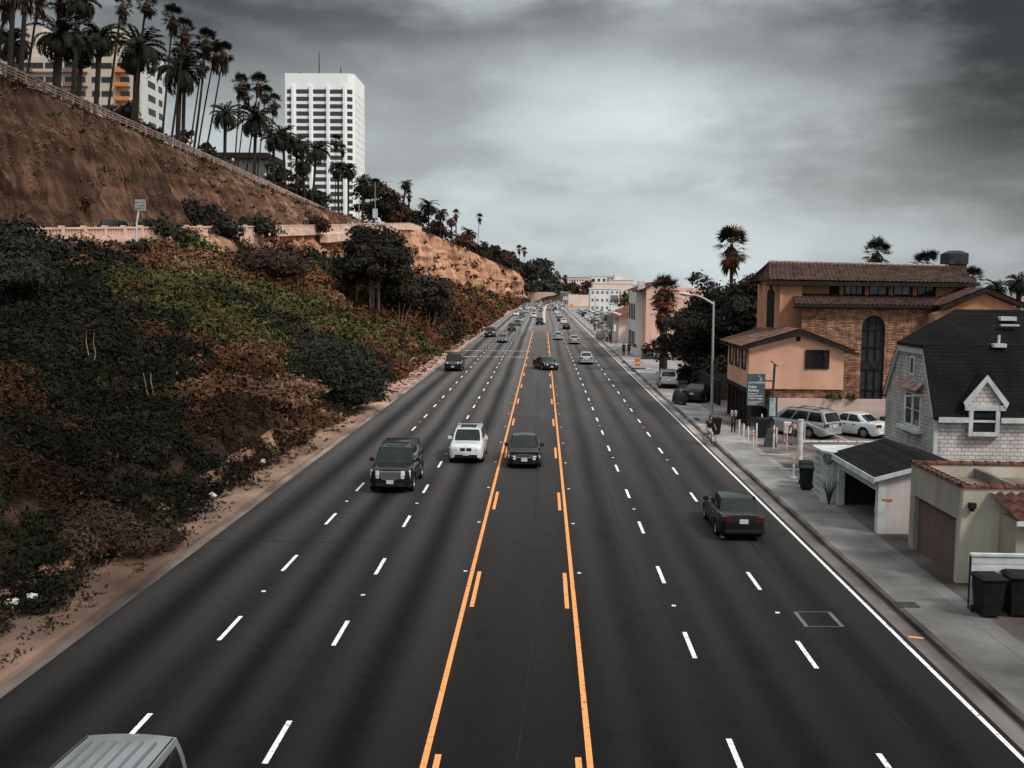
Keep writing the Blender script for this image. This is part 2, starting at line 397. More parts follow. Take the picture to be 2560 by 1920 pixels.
# long streaky blotches along the road, fine grain, and foreground shade painted in by distance, paler farther on
cb2 = node(nt, 'ShaderNodeCombineXYZ'); L(mt('MULTIPLY', sp.outputs[0], .9), cb2.inputs[0]); L(mt('MULTIPLY', sp.outputs[1], .06), cb2.inputs[1])
n2 = node(nt, 'ShaderNodeTexNoise'); n2.inputs['Scale'].default_value = 1; n2.inputs['Detail'].default_value = 5; L(cb2.outputs[0], n2.inputs['Vector'])
n3 = node(nt, 'ShaderNodeTexNoise'); n3.inputs['Scale'].default_value = 9; n3.inputs['Detail'].default_value = 8; n3.inputs['Roughness'].default_value = .75; L(geo.outputs['Position'], n3.inputs['Vector'])
val = mt('ADD', ramp.outputs[0], mt('MULTIPLY', mt('SUBTRACT', n2.outputs['Fac'], .5), .55))
val = mt('ADD', val, mt('MULTIPLY', mt('SUBTRACT', n3.outputs['Fac'], .5), .60))
r2 = node(nt, 'ShaderNodeValToRGB'); r2.color_ramp.elements[0].position = .05; r2.color_ramp.elements[1].position = 1.0
r2.color_ramp.elements[0].color = (.0165, .0155, .0155, 1); r2.color_ramp.elements[1].color = (.086, .076, .073, 1)
# cracks: thin dark lines between irregular plates, plus oil drips down the lane centres
vo = node(nt, 'ShaderNodeTexVoronoi', feature='DISTANCE_TO_EDGE'); vo.inputs['Scale'].default_value = .16
wv = node(nt, 'ShaderNodeTexNoise'); wv.inputs['Scale'].default_value = .7; wv.inputs['Detail'].default_value = 5; L(geo.outputs['Position'], wv.inputs['Vector'])
va = node(nt, 'ShaderNodeVectorMath', operation='MULTIPLY_ADD'); L(wv.outputs['Color'], va.inputs[0]); va.inputs[1].default_value = (3, 5, 0); L(geo.outputs['Position'], va.inputs[2]); L(va.outputs[0], vo.inputs['Vector'])
ck = node(nt, 'ShaderNodeMapRange'); L(vo.outputs['Distance'], ck.inputs['Value'])
for k, x in zip(('From Min', 'From Max', 'To Min', 'To Max'), (0.0, .012, -.14, 0)): ck.inputs[k].default_value = x
sp2 = node(nt, 'ShaderNodeTexNoise'); sp2.inputs['Scale'].default_value = 1.7; sp2.inputs['Detail'].default_value = 3; L(geo.outputs['Position'], sp2.inputs['Vector'])
oi = node(nt, 'ShaderNodeMapRange'); L(sp2.outputs['Fac'], oi.inputs['Value'])
for k, x in zip(('From Min', 'From Max', 'To Min', 'To Max'), (.30, .42, -.14, 0)): oi.inputs[k].default_value = x
val = mt('ADD', mt('ADD', val, ck.outputs[0]), oi.outputs[0])
L(val, r2.inputs[0])
far_pale = node(nt, 'ShaderNodeMapRange'); L(sp.outputs[1], far_pale.inputs['Value'])
for k, x in zip(('From Min', 'From Max', 'To Min', 'To Max'), (70, 250, 1.0, 1.9)): far_pale.inputs[k].default_value = x
near_shade = node(nt, 'ShaderNodeMapRange'); L(sp.outputs[1], near_shade.inputs['Value'])  # darkens the asphalt colour near the camera, as painted shade
for k, x in zip(('From Min', 'From Max', 'To Min', 'To Max'), (18, 78, .20, 1.32)): near_shade.inputs[k].default_value = x
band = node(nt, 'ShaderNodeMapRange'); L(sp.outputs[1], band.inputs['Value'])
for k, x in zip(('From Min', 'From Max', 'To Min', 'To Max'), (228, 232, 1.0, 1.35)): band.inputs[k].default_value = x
sc = node(nt, 'ShaderNodeVectorMath', operation='SCALE'); L(r2.outputs[0], sc.inputs[0]); L(mt('MULTIPLY', mt('MULTIPLY', far_pale.outputs[0], near_shade.outputs[0]), band.outputs[0]), sc.inputs['Scale'])
L(sc.outputs[0], b.inputs['Base Color']); b.inputs['Roughness'].default_value = .72; b.inputs['Specular IOR Level'].default_value = .07
bp = node(nt, 'ShaderNodeBump'); bp.inputs['Strength'].default_value = .35; bp.inputs['Distance'].default_value = .02
L(n3.outputs['Fac'], bp.inputs['Height']); L(bp.outputs[0], b.inputs['Normal'])
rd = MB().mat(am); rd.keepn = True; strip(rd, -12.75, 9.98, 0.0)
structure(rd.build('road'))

# markings
white = M('road_paint_white', (.82, .81, .80), .7, .12, 9, dirt=(.16, .15, .145))
yellow = M('road_paint_yellow', (.90, .34, .115), .7, .10, 5, dirt=(.34, .135, .055))
grey = M('road_patch_edge', (.16, .15, .145), .8, .2, 5)
mk = MB().mat(white); mk.keepn = True
def dash(mb, x, y0, y1, wd, z=.005):
    mb.face([(x-wd+xo(y0), y0, z), (x+wd+xo(y0), y0, z), (x+wd+xo(y1), y1, z), (x-wd+xo(y1), y1, z)])
for x, c0 in ((-8.33, 27.75), (-5.28, 27.52), (3.92, 27.10), (6.82, 26.55)):
    for k in range(-2, 62):
        y = c0+6.83*k
        if y < 12: continue
        if y > 228 and y < 264: continue
        dash(mk, x+rnd.uniform(-.015, .015), y-1.02, y+1.02, .058)
strip(mk, 9.55, 9.66, .005, y0=5, y1=700)
mk2 = structure(mk.build('lane_markings'))
yl = MB().mat(yellow); yl.keepn = True
for x, a in ((-2.2, .062), (1.02, .062)): strip(yl, x-a, x+a, .005, y0=5, y1=229)
for x in (-1.96, .80):
    for k in range(-3, 14):
        y0 = 43.7+13.65*k
        if y0 > 12: dash(yl, x, y0, y0+3.85, .062)
structure(yl.build('centre_lines'))
for m_ in (white, yellow):      # chipped and worn paint
    r_ = [n for n in m_.node_tree.nodes if n.type == 'VALTORGB'][0].color_ramp; r_.elements[0].position = .36; r_.elements[1].position = .47
    [n for n in m_.node_tree.nodes if n.type == 'TEX_NOISE'][0].inputs['Scale'].default_value = 7; [n for n in m_.node_tree.nodes if n.type == 'TEX_NOISE'][0].inputs['Roughness'].default_value = .72
# sealed cracks and repair patches
tar = M('tar_seal', (.014, .014, .014), .6, .2, 4); ts = MB().mat(tar); ts.keepn = True
for x0_, y0_, ln_, w_ in ((-10.9, 24, 40, .05), (-8.9, 60, 70, .06), (-6.6, 30, 26, .05), (-.4, 20, 90, .045), (-3.1, 70, 60, .05), (3.2, 26, 34, .05), (5.9, 48, 60, .05), (7.9, 22, 30, .06), (8.9, 60, 80, .06), (.5, 130, 60, .06)):
    pts_ = []; x = x0_
    for k in range(int(ln_/1.2)): x += rnd.uniform(-.06, .06); pts_.append((x, y0_+k*1.2))
    ts.grid([[(a-w_*rnd.uniform(.3, 1)/2, b2, .0035), (a+w_*rnd.uniform(.3, 1)/2, b2, .0035)] for a, b2 in pts_])
for y_, xa, xb in ((37.5, -12, -5.3), (58.6, -2.1, 9.5), (83, -12, 1), (104, 1.1, 9.5), (141, -12, 9.5), (171, -12, 1)):
    n_ = 26; ts.grid([[(xa+(xb-xa)*k/n_, y_+rnd.uniform(-.07, .07), .0032), (xa+(xb-xa)*k/n_, y_+.05+rnd.uniform(0, .08), .0032)] for k in range(n_+1)])
structure(ts.build('tar_seams'))
# raised reflector studs: white dots between dashes, amber beside the centre lines
st = MB().mat(white)
for x, c0 in ((-8.33, 31.2), (-5.28, 31.0), (3.92, 30.5), (6.82, 30.0)):
    for k in range(-2, 12):
        y = c0+13.66*k
        if y > 14: st.box(x-.06, x+.06, y-.05, y+.05, .002, .018)
for k in range(-1, 9):
    y = 41.2+7.3*k*1.0
    st.box(-2.48, -2.36, y-.05, y+.05, .002, .018); st.box(1.22, 1.34, y-.05, y+.05, .002, .018)
structure(st.build('road_studs'))
# two dotted rows across the oncoming lanes
dt = MB().mat(white); dt.keepn = True
for yy, x0, x1 in ((G(1228, 892).y, -11.6, -2.5), (G(1238, 877).y, -11.4, -2.45)):
    x = x0
    while x < x1:
        if not any(abs(x-q) < .25 for q in (-8.33, -5.28)):
            l = rnd.uniform(.10, .30)
            dt.face([(x, yy-.35+rnd.uniform(-.15, .15), .006), (x+l, yy-.3, .006), (x+l, yy+.35, .006), (x, yy+.3+rnd.uniform(-.15, .15), .006)])
        x += rnd.uniform(.24, .42)
structure(dt.build('dotted_crossing_rows'))
# square cut outline in the near right lane and faint seam in the median
a, b_, c_, d_ = G(1988, 1530), G(2072, 1530), G(2106, 1567), G(2017, 1567)
pt = MB().mat(grey); pt.keepn = True
def line(mb, p, q, wd, z=.006):
    d = (Vector(q)-Vector(p)).normalized(); n_ = Vector((-d.y, d.x, 0))*wd/2
    mb.face([(p.x-n_.x, p.y-n_.y, z), (q.x-n_.x, q.y-n_.y, z), (q.x+n_.x, q.y+n_.y, z), (p.x+n_.x, p.y+n_.y, z)])
line(pt, a, d_, .11); line(pt, b_, c_, .11); line(pt, a, b_, .04); line(pt, d_, c_, .04)
line(pt, G(1291, 1033), G(1376, 1042), .12)
structure(pt.build('road_patch'))
# cast-iron covers in the pavement and lane
# left kerb, concrete strip and sandy verge
conc_l = M('verge_concrete', (.40, .255, .195), .9, .22, .5, bump=.35, bscale=3, stretch=(1, .35, 1), dirt=(.21, .12, .085))
kl = MB().mat(conc_l); kl.keepn = False
ys = YS
kl.grid([[(-12.3+xo(y), y, .0), (-12.34+xo(y), y, .11), (-12.5+xo(y), y, .13), (-13.7+xo(y), y, .14), (-15.2+xo(y), y, .16)] for y in ys if y < 720])
structure(kl.build('verge_strip'))
# gutter apron on the asphalt side
gl = MB().mat(M('gutter_concrete', (.30, .23, .20), .9, .3, .6, stretch=(2, .3, 1), dirt=(.11, .09, .085))); gl.keepn = True
strip(gl, -12.55, -11.95, .004, y0=-20, y1=700)
structure(gl.build('gutter'))
# right: gutter, kerb, footpath with joints, driveway aprons
gr = MB().mat(M('gutter_concrete_right', (.36, .31, .29), .9, .25, .6, stretch=(2, .25, 1), dirt=(.17, .13, .12))); gr.keepn = True
strip(gr, 9.80, 10.32, .004, y0=-20, y1=620)
structure(gr.build('gutter'))
pv = M_brick('footpath_concrete', (.335, .315, .30), (.295, .275, .262), (.15, .14, .13), 2.4, 1.6, .012, .88, 'xy', .3, .35, 0.0, .45)
kb = MB().mat(M('kerb_concrete', (.20, .17, .16), .9, .3, 1.5, stretch=(1, .4, 1), dirt=(.06, .05, .05)))
kb.grid([[(10.30+xo(y), y, 0), (10.32+xo(y), y, .135), (10.48+xo(y), y, .15)] for y in YS if y < 620])
structure(kb.build('kerb'))
fp = MB().mat(pv); fp.keepn = True
strip(fp, 10.48, 12.55, .15, y0=-20, y1=620)
structure(fp.build('pavement'))
lot = M('lot_surface', (.20, .165, .155), .9, .25, .35, bump=.3, bscale=5, dirt=(.10, .08, .078))
lt = MB().mat(lot); lt.keepn = True
lt.face([(12.55, -20, .146), (70, -20, .146), (70, 118, .146), (12.55, 118, .146)])
structure(lt.build('forecourt'))
lt = MB().mat(M('beach_lot_surface', (.36, .31, .29), .9, .2, .2)); lt.keepn = True
lt.face([(12.55, 158, .146), (90, 158, .146), (110, 560, .146), (12.55, 560, .146)])
lt.face([(12.55, 118, .146), (90, 118, .146), (90, 158, .146), (12.55, 158, .146)])
structure(lt.build('car_park'))
# small iron covers and a painted mark
for px, py, lab in ((2268, 1512, 'dark square utility cover in the footpath beside the kerb'),):
    q = G(px, py, .15); c = MB().mat(M('iron', (.05, .048, .046), .6, .3, 8)); c.box(q.x-.3, q.x+.3, q.y-.28, q.y+.28, .10, .158)
    o = c.build('utility_cover'); tag(o, lab, 'utility cover')
pm = MB().mat(yellow); pm.keepn = True
line(pm, G(2271, 1592, .006), G(2311, 1596, .006), .12, .012); structure(pm.build('paint_mark'))
pl = MB().mat(white); pl.keepn = True      # parking bay lines in the forecourt
for a_, b2 in (((1899, 1134), (1975, 1137)), ((1950, 1171), (2010, 1174)), ((2040, 1120), (2120, 1150))):
    p_, q_ = G(*a_, .15), G(*b2, .15); line(pl, p_, q_, .10, .152)
structure(pl.build('parking_lines'))
# raised concrete island far up the middle of the road
isl = MB().mat(M('island_concrete', (.62, .50, .42), .9, .15, 1)); 
isl.grid([[(.30-w_+xo(y), y, 0), (.30-w_+xo(y), y, .3), (.30+w_+xo(y), y, .3), (.30+w_+xo(y), y, 0)] for y, w_ in [(276, .3), (290, .45), (330, .5), (370, .5), (400, .6), (430, .7), (460, .8), (500, .8), (560, .8), (640, .8)]], cap0=False)
structure(isl.build('median_island'))

shade_and_soil(conc_l, 20, 130, .42, 1.25); shade_and_soil(pv, 24, 75, .50, 1.15); shade_and_soil(lot, 26, 70, .55, 1.1)  # foreground dimming put into these surface colours
for nm in ('gutter_concrete', 'gutter_concrete_right', 'kerb_concrete'): shade_and_soil(MATS[nm], 22, 90, .45, 1.1)
# ------------------------------------------------------------------ the bluff: sloping scrub, cliff, ramp road, upper slope, park plateau
ST = [
 (-20, [(-15,.1),(-18,2.0),(-30,6.0),(-46,8.0),(-52,8.5),(-61,8.5),(-64.5,24),(-67,36),(-130,36),(-700,36)]),
 (60,  [(-14.5,.1),(-17,2.2),(-29,6.8),(-45,9.2),(-50.4,10.90),(-59.5,10.90),(-62.5,25),(-65.2,35),(-130,35),(-700,36)]),
 (105, [(-14.4,.1),(-17,2.5),(-30,7.8),(-45,11.6),(-48,13.60),(-57,13.60),(-60.8,26),(-64,34),(-130,34),(-700,35)]),
 (150, [(-14.6,.1),(-17,2.6),(-29,8.0),(-43,13.0),(-45.6,16.35),(-54.5,16.35),(-59.5,27),(-63.3,33),(-130,33),(-700,35)]),
 (200, [(-14.8,.1),(-17,2.5),(-28,7.8),(-40.5,13.4),(-43,19.40),(-52,19.40),(-58,27.5),(-62.4,32),(-130,32),(-700,34)]),
 (250, [(-15.0,.1),(-17.5,2.6),(-26,7.3),(-37,12.6),(-40.3,22.70),(-49.5,22.70),(-56,28),(-61.4,30.6),(-130,31),(-700,33)]),
 (300, [(-15.2,.1),(-17.5,2.5),(-24,6.2),(-32,11.5),(-37.7,25.90),(-47,26.00),(-54,28.3),(-60.4,29.3),(-130,30),(-700,33)]),
 (330, [(-15.2,.1),(-17.5,1.9),(-23,4.6),(-28.5,8.6),(-33.5,25.0),(-42,26.5),(-50,27.5),(-60,28.5),(-130,29),(-700,33)]),
 (350, [(-15.2,.1),(-17.5,1.7),(-22,4.2),(-25.5,7.2),(-30.5,24.0),(-38,26),(-50,27),(-60,28),(-130,28),(-700,33)]),
 (480, [(-15.2,.1),(-17,1.2),(-19.0,2.6),(-20.5,4.6),(-25.5,22),(-30,24),(-50,25),(-60,26),(-130,26),(-700,33)]),
 (640, [(-13.4,.1),(-14.2,.6),(-15,1.2),(-16,2.2),(-19,18.5),(-24,20.5),(-50,22),(-60,23),(-130,24),(-700,33)]),
 (760, [(-13.4,.1),(-14.2,1),(-15,2.5),(-16,5),(-19,12),(-24,14),(-50,18),(-60,19),(-130,22),(-700,33)]),
 (1200,[(-13.4,.1),(-14.2,1),(-15,2.5),(-16,4),(-19,8),(-24,9),(-50,12),(-60,14),(-130,20),(-700,33)]),
]
def station(Y):
    Y = max(ST[0][0], min(ST[-1][0], Y))
    for (y0, a), (y1, b) in zip(ST, ST[1:]):
        if y0 <= Y <= y1:
            t = (Y-y0)/(y1-y0)
            return [(p[0]*(1-t)+q[0]*t + (xo(Y) if k < 6 else 0), p[1]*(1-t)+q[1]*t) for k, (p, q) in enumerate(zip(a, b))]
def bump(X, Y):
    """hummocks and gullies of the scrub slope"""
    return float((fbm(np.array([X/11.0]), np.array([Y/13.0]), 0, 3)[0]-.5)*5.0 + (fbm(np.array([X/4.0+50]), np.array([Y/4.0]), 0, 2)[0]-.5)*1.6)
def terr(X, Y, noise=True):
    s = station(Y)
    if X >= s[0][0]: return .1
    for k, (a, b) in enumerate(zip(s, s[1:])):
        if b[0] <= X <= a[0]:
            t = (a[0]-X)/(a[0]-b[0]+1e-9); z = a[1]*(1-t)+b[1]*t
            if noise and k < 3:
                pos = (k+t)/3.0; z += bump(X, Y)*max(0, min(1, pos*5))*max(0, min(1, (1-pos)*6))*min(1, 200/max(Y, 1))**.5
            return z
    return s[-1][1]
def hit(sx, sy, lo=18, hi=900, lift=0.0):
    """where a sight line from the road bridge meets the bluff"""
    r = ray(sx, sy); Y = lo
    while Y < hi:
        k = Y/r[1]; X, Z = r[0]*k, EYE+r[2]*k
        if X < -14 and Z < terr(X, Y)+lift: return Vector((X, Y, Z))
        Y += .25 if Y < 120 else .8
    return None
seg_n = [4, 16, 22, 40, 3, 34, 26, 8, 4]
ygrid = list(np.arange(0, 130, 1.0))+list(np.arange(130, 300, 1.2))+list(np.arange(300, 520, .9))+list(np.arange(520, 700, 1.5))+list(np.arange(700, 1200, 20))
cliff = None
def M_cliff(name, c_lo, c_mid, c_hi, zs, strata=True):
    m, nt, b = base_mat(name); L = nt.links.new
    geo = node(nt, 'ShaderNodeNewGeometry')
    mp = node(nt, 'ShaderNodeMapping'); mp.inputs['Scale'].default_value = (1.0, 1.0, zs); L(geo.outputs['Position'], mp.inputs['Vector'])
    n1 = node(nt, 'ShaderNodeTexNoise'); n1.inputs['Scale'].default_value = .55; n1.inputs['Detail'].default_value = 9; n1.inputs['Roughness'].default_value = .65; L(mp.outputs[0], n1.inputs['Vector'])
    mp2 = node(nt, 'ShaderNodeMapping'); mp2.inputs['Scale'].default_value = (.05, .05, 1.1); L(geo.outputs['Position'], mp2.inputs['Vector'])
    n2 = node(nt, 'ShaderNodeTexNoise'); n2.inputs['Scale'].default_value = .8; n2.inputs['Detail'].default_value = 6; L(mp2.outputs[0], n2.inputs['Vector'])
    n3 = node(nt, 'ShaderNodeTexNoise'); n3.inputs['Scale'].default_value = .07; n3.inputs['Detail'].default_value = 4; L(geo.outputs['Position'], n3.inputs['Vector'])
    def add(a, b_, ka, kb):
        q = node(nt, 'ShaderNodeMath', operation='MULTIPLY'); L(a, q.inputs[0]); q.inputs[1].default_value = ka
        p = node(nt, 'ShaderNodeMath', operation='MULTIPLY_ADD'); L(b_, p.inputs[0]); p.inputs[1].default_value = kb; L(q.outputs[0], p.inputs[2]); return p.outputs[0]
    f = add(n1.outputs['Fac'], n2.outputs['Fac'], .55, .25 if strata is True else .22 if strata else .05)
    f = add(f, n3.outputs['Fac'], 1.0, .35)
    r = node(nt, 'ShaderNodeValToRGB'); e = r.color_ramp.elements; e[0].position = .44; e[1].position = .70; e[0].color = c4(c_lo); e[1].color = c4(c_hi)
    q = e.new(.56); q.color = c4(c_mid); L(f, r.inputs[0]); L(r.outputs[0], b.inputs['Base Color'])
    if name == 'dry_slope':  # slope colour dimmed at the near end, standing in for shade
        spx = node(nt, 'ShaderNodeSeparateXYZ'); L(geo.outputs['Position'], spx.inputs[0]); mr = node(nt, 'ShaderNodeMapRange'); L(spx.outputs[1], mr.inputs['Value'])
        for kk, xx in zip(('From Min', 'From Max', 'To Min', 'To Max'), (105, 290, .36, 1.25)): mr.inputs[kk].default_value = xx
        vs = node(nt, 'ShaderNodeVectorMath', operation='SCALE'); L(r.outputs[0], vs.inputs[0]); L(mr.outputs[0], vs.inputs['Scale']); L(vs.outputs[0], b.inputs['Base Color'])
    b.inputs['Roughness'].default_value = .95; b.inputs['Specular IOR Level'].default_value = .05
    bp = node(nt, 'ShaderNodeBump'); bp.inputs['Strength'].default_value = .9; bp.inputs['Distance'].default_value = .6
    L(n1.outputs['Fac'], bp.inputs['Height']); L(bp.outputs[0], b.inputs['Normal'])
    return m
m_cliff = M_cliff('cliff_sandstone', (.11, .052, .034), (.43, .225, .14), (.68, .40, .27), .11)
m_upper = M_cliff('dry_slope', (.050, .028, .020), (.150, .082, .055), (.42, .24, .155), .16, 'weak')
m_soil = M_cliff('scrub_soil', (.025, .018, .014), (.06, .036, .024), (.15, .08, .05), 1, False)
m_dirt = M('verge_dirt', (.33, .19, .13), .95, .3, .8, bump=.6, bscale=4, dirt=(.12, .062, .042))
m_ramp = M('ramp_asphalt', (.12, .105, .10), .9, .2, .6)
m_park = M('park_ground', (.09, .075, .045), .95, .3, .3)
seg_m = [m_dirt, m_soil, m_soil, m_cliff, m_ramp, m_upper, m_upper, m_park, m_park]
rows = []; tparam = []
for Y in ygrid:
    s = station(Y); row = []
    for k in range(9):
        n_ = seg_n[k]
        for j in range(n_ + (1 if k == 8 else 0)):
            t = j/n_; row.append((s[k][0]*(1-t)+s[k+1][0]*t, Y, s[k][1]*(1-t)+s[k+1][1]*t, k, t))
    rows.append(row)
A = np.array(rows); X_, Y_, Z_, K_, T_ = [A[:, :, i].copy() for i in range(5)]
pos = (K_+T_)/3.0
win = np.clip(pos*5, 0, 1)*np.clip((1-pos)*6, 0, 1)*(K_ < 3)*np.minimum(1, 200/np.maximum(Y_, 1))**.5
Z_ += win*((fbm(X_/11, Y_/13, 0, 3)-.5)*5.0+(fbm(X_/4+50, Y_/4, 0, 2)-.5)*1.6)
# fluted, gullied cliff face
wc = (K_ == 3)*np.sin(PI*np.clip(T_, 0, 1))**.5
flute = (fbm(Y_/9.0, Z_/26.0+3, 0, 3)-.5)*7.5 + (np.abs(fbm(Y_/3.4+9, Z_/18.0, 0, 3)-.5))*-7.0 + (fbm(Y_/1.3+9, Z_/9.0, 0, 2)-.5)*1.6
X_ += wc*flute*np.where(Y_ > 320, 1.5, .9)
# the face steps in ledges
wc4 = (K_ == 3)*np.clip(T_*6, 0, 1)*np.clip((1-T_)*6, 0, 1)
X_ += wc4*((fbm(Y_/25.0, Z_/2.6+7, 0, 2)-.5)*2.4+(fbm(Y_/9.0, Z_/.8+7, 0, 2)-.5)*.9)
wu = np.isin(K_, (5, 6))*np.clip((K_-5+T_)/2*6, 0, 1)*np.clip((2-(K_-5+T_))*4, 0, 1)
low = np.clip(1.25-(K_-5+T_)/2*1.1, .15, 1)
X_ += wu*((fbm(Y_/7.0+31, Z_/10.0, 0, 3)-.5)*3.6+low*(np.abs(fbm(Y_/2.3+5, Z_/6.0+3, 0, 3)-.5)*-5.0+(fbm(Y_/.9, Z_/2.4+3, 0, 2)-.5)*1.3))
edge = (K_ == 4)*(T_ == 0)
hb = MB(); hb.keepn = True
nC = A.shape[1]
hb.v = [tuple(q) for q in np.stack([X_, Y_, Z_], -1).reshape(-1, 3)]
for a in range(len(ygrid)-1):
    for c in range(nC-1):
        hb.f.append((a*nC+c, (a+1)*nC+c, (a+1)*nC+c+1, a*nC+c+1)); 
        k = int(K_[a, c]); mm = seg_m[k]
        if k == 4 and ygrid[a] > 318: mm = m_park
        if k == 0 and ygrid[a] < 215 and T_[a, c] > (.22 if ygrid[a] < 130 else .6): mm = m_soil
        if mm not in hb.mats: hb.mats.append(mm)
        hb.m.append(hb.mats.index(mm))
hill = hb.build('hill', smooth=True, ang=28); structure(hill)
hill_far = MB().mat(m_park); hill_far.keepn = True
# ------------------------------------------------------------------ scrub
m_leaf = M_attr('scrub_leaves'); m_leafd = M_attr('tree_leaves', .8, .25)
PAL = dict(dark=(.019, .0195, .0135), deep=(.027, .029, .016), olive=(.066, .062, .023), lime=(.088, .078, .029), rust=(.098, .045, .024), tan=(.150, .078, .045), brown=(.048, .026, .017), orange=(.165, .072, .034))
def pt_on(sx, sy):
    q = hit(sx, sy); return (q.x, q.y) if q else None
patches = []     # (x, y, radius, colour, weight) laid out on the slope itself
for sx, sy, r_, c in [(480, 720, 9, 'lime'), (540, 830, 8, 'lime'), (430, 760, 8, 'olive'), (600, 870, 6, 'lime'), (500, 640, 10, 'olive'), (350, 640, 12, 'tan'), (420, 850, 4, 'rust'),
        (360, 740, 8, 'olive'), (330, 780, 6, 'deep'), (250, 800, 9, 'dark'), (150, 720, 9, 'dark'), (120, 900, 8, 'dark'), (330, 1000, 7, 'dark'), (220, 1050, 6, 'dark'), (60, 1060, 4, 'brown'),
        (120, 1250, 3, 'brown'), (260, 1330, 3, 'rust'), (60, 1400, 4, 'deep'), (30, 1010, 3, 'rust'), (330, 1230, 5, 'dark'), (460, 1180, 4, 'dark'), (560, 980, 4, 'tan'), (650, 950, 3.5, 'rust'), (700, 1000, 3, 'tan'),
        (620, 930, 3, 'tan'), (560, 1080, 4, 'brown'), (660, 1060, 3, 'brown'), (800, 970, 4, 'dark'), (850, 940, 5, 'dark'), (760, 880, 7, 'deep'), (700, 820, 8, 'deep'), (830, 820, 9, 'olive'), (760, 760, 9, 'olive'),
        (900, 880, 6, 'olive'), (930, 850, 6, 'lime'), (960, 900, 5, 'rust'), (860, 790, 8, 'rust'), (980, 830, 8, 'olive'), (1010, 860, 6, 'rust'), (1060, 850, 8, 'rust'), (1090, 790, 10, 'brown'), (1150, 790, 12, 'rust'),
        (1200, 760, 14, 'orange'), (1100, 740, 12, 'rust'), (1240, 740, 14, 'rust'), (1180, 730, 10, 'olive'), (760, 690, 8, 'orange'), (800, 740, 6, 'tan'), (680, 720, 7, 'rust'), (620, 660, 9, 'deep'), (560, 600, 9, 'olive'), (860, 700, 10, 'deep'), (300, 620, 7, 'rust'), (200, 640, 9, 'dark')]:
    q = pt_on(sx, sy)
    if q: patches.append((q[0], q[1], r_, c))
def pick(X, Y):
    best = None; bw = .14+.14*rnd.random()
    for px, py, r_, c in patches:
        d2 = ((X-px)**2+((Y-py)*.8)**2)/r_**2; w_ = math.exp(-d2)*(.75+.5*rnd.random())
        if w_ > bw: bw = w_; best = c
    if best is None:
        n_ = vnoise(np.array([X/7.0+3]), np.array([Y/9.0]))[0]+rnd.uniform(-.18, .18)
        best = 'dark' if n_ < .32 else 'deep' if n_ < .5 else 'brown' if n_ < .62 else 'rust' if n_ < .8 else 'olive'
        if Y > 230: best = rnd.choice(['rust', 'brown', 'rust', 'deep', 'tan'])
    if rnd.random() < .05: best = rnd.choice(['brown', 'deep', 'tan', 'olive'])
    return PAL[best]
Cs, Ns, Ss, Ks = [], [], [], []
def add_clump(X, Y, z, r_, hgt, colr, dens=1.0, lean=.25, store=None):
    dist = math.sqrt(X*X+Y*Y+80)
    ls = max(.070, dist*.00175); n_ = int(dens*1.25*r_*(r_+hgt)*3.0/(ls*ls*1.1)); n_ = min(n_, 3000)
    Pn, Nn = clump_points((X, Y, z), (r_, r_, hgt), n_)
    # twiggy outline: push some leaves outwards along the normal
    k = np.random.rand(n_) < .22; Pn[k] += Nn[k]*np.random.rand(k.sum(), 1)*r_*.45
    nn = Nn+np.random.normal(size=Nn.shape)*.55; nn[:, 2] += .35
    sz = ls*(.45+1.5*np.random.rand(n_)**2)
    v = (.74+.5*np.random.rand(n_, 1))*(.60+.75*vnoise(Pn[:, 0]*1.6, Pn[:, 1]*1.6, Pn[:, 2]*1.6))[:, None]
    other = np.array(rnd.choice((PAL['deep'], PAL['olive'], PAL['brown'], PAL['rust'], PAL['dark']))); mixn = vnoise(Pn[:, 0]*.9+40, Pn[:, 1]*.9, Pn[:, 2]*.9)+np.random.normal(size=n_)*.10
    base_ = np.where((mixn > .90)[:, None], other[None], np.array(colr)[None])
    near_ = min(1.2, max(.42, .25+dist/135.0)) if store is None else 1.0  # nearer scrub gets foreground shade painted into its leaf colour
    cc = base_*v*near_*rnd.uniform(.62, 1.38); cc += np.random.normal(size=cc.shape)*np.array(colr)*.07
    cc = np.clip(cc, .004, .6)
    if store is None: Cs.append(Pn); Ns.append(nn); Ss.append(sz); Ks.append(cc)
    else: store.append((Pn, nn, sz, cc))
Y = 24.0
while Y < 640:
    s = station(Y); x_out, x_in = s[0][0]-.4, (s[4][0]+1.2 if Y < 190 else s[3][0]+.5)
    step = 1.25 if Y < 70 else 1.8 if Y < 150 else 2.6 if Y < 300 else 3.6
    X = x_out-rnd.random()*step*.6+(1.0 if Y < 50 else .6 if Y < 85 else .1)
    while X > x_in:
        yy = Y+rnd.uniform(-.5, .5)*step; xx = X+rnd.uniform(-.3, .3)*step
        if xx/yy > -.60:
            gap = vnoise(np.array([xx/5.0+90]), np.array([yy/5.0]))[0]
            if gap > .04:
                r_ = step*rnd.uniform(.62, 1.02); h_ = r_*rnd.uniform(.55, 1.05)
                if X > x_out-2.0: r_ *= .8; h_ *= .7
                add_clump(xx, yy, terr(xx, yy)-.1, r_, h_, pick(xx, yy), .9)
        X -= step*rnd.uniform(.75, 1.05)
    Y += step*.8
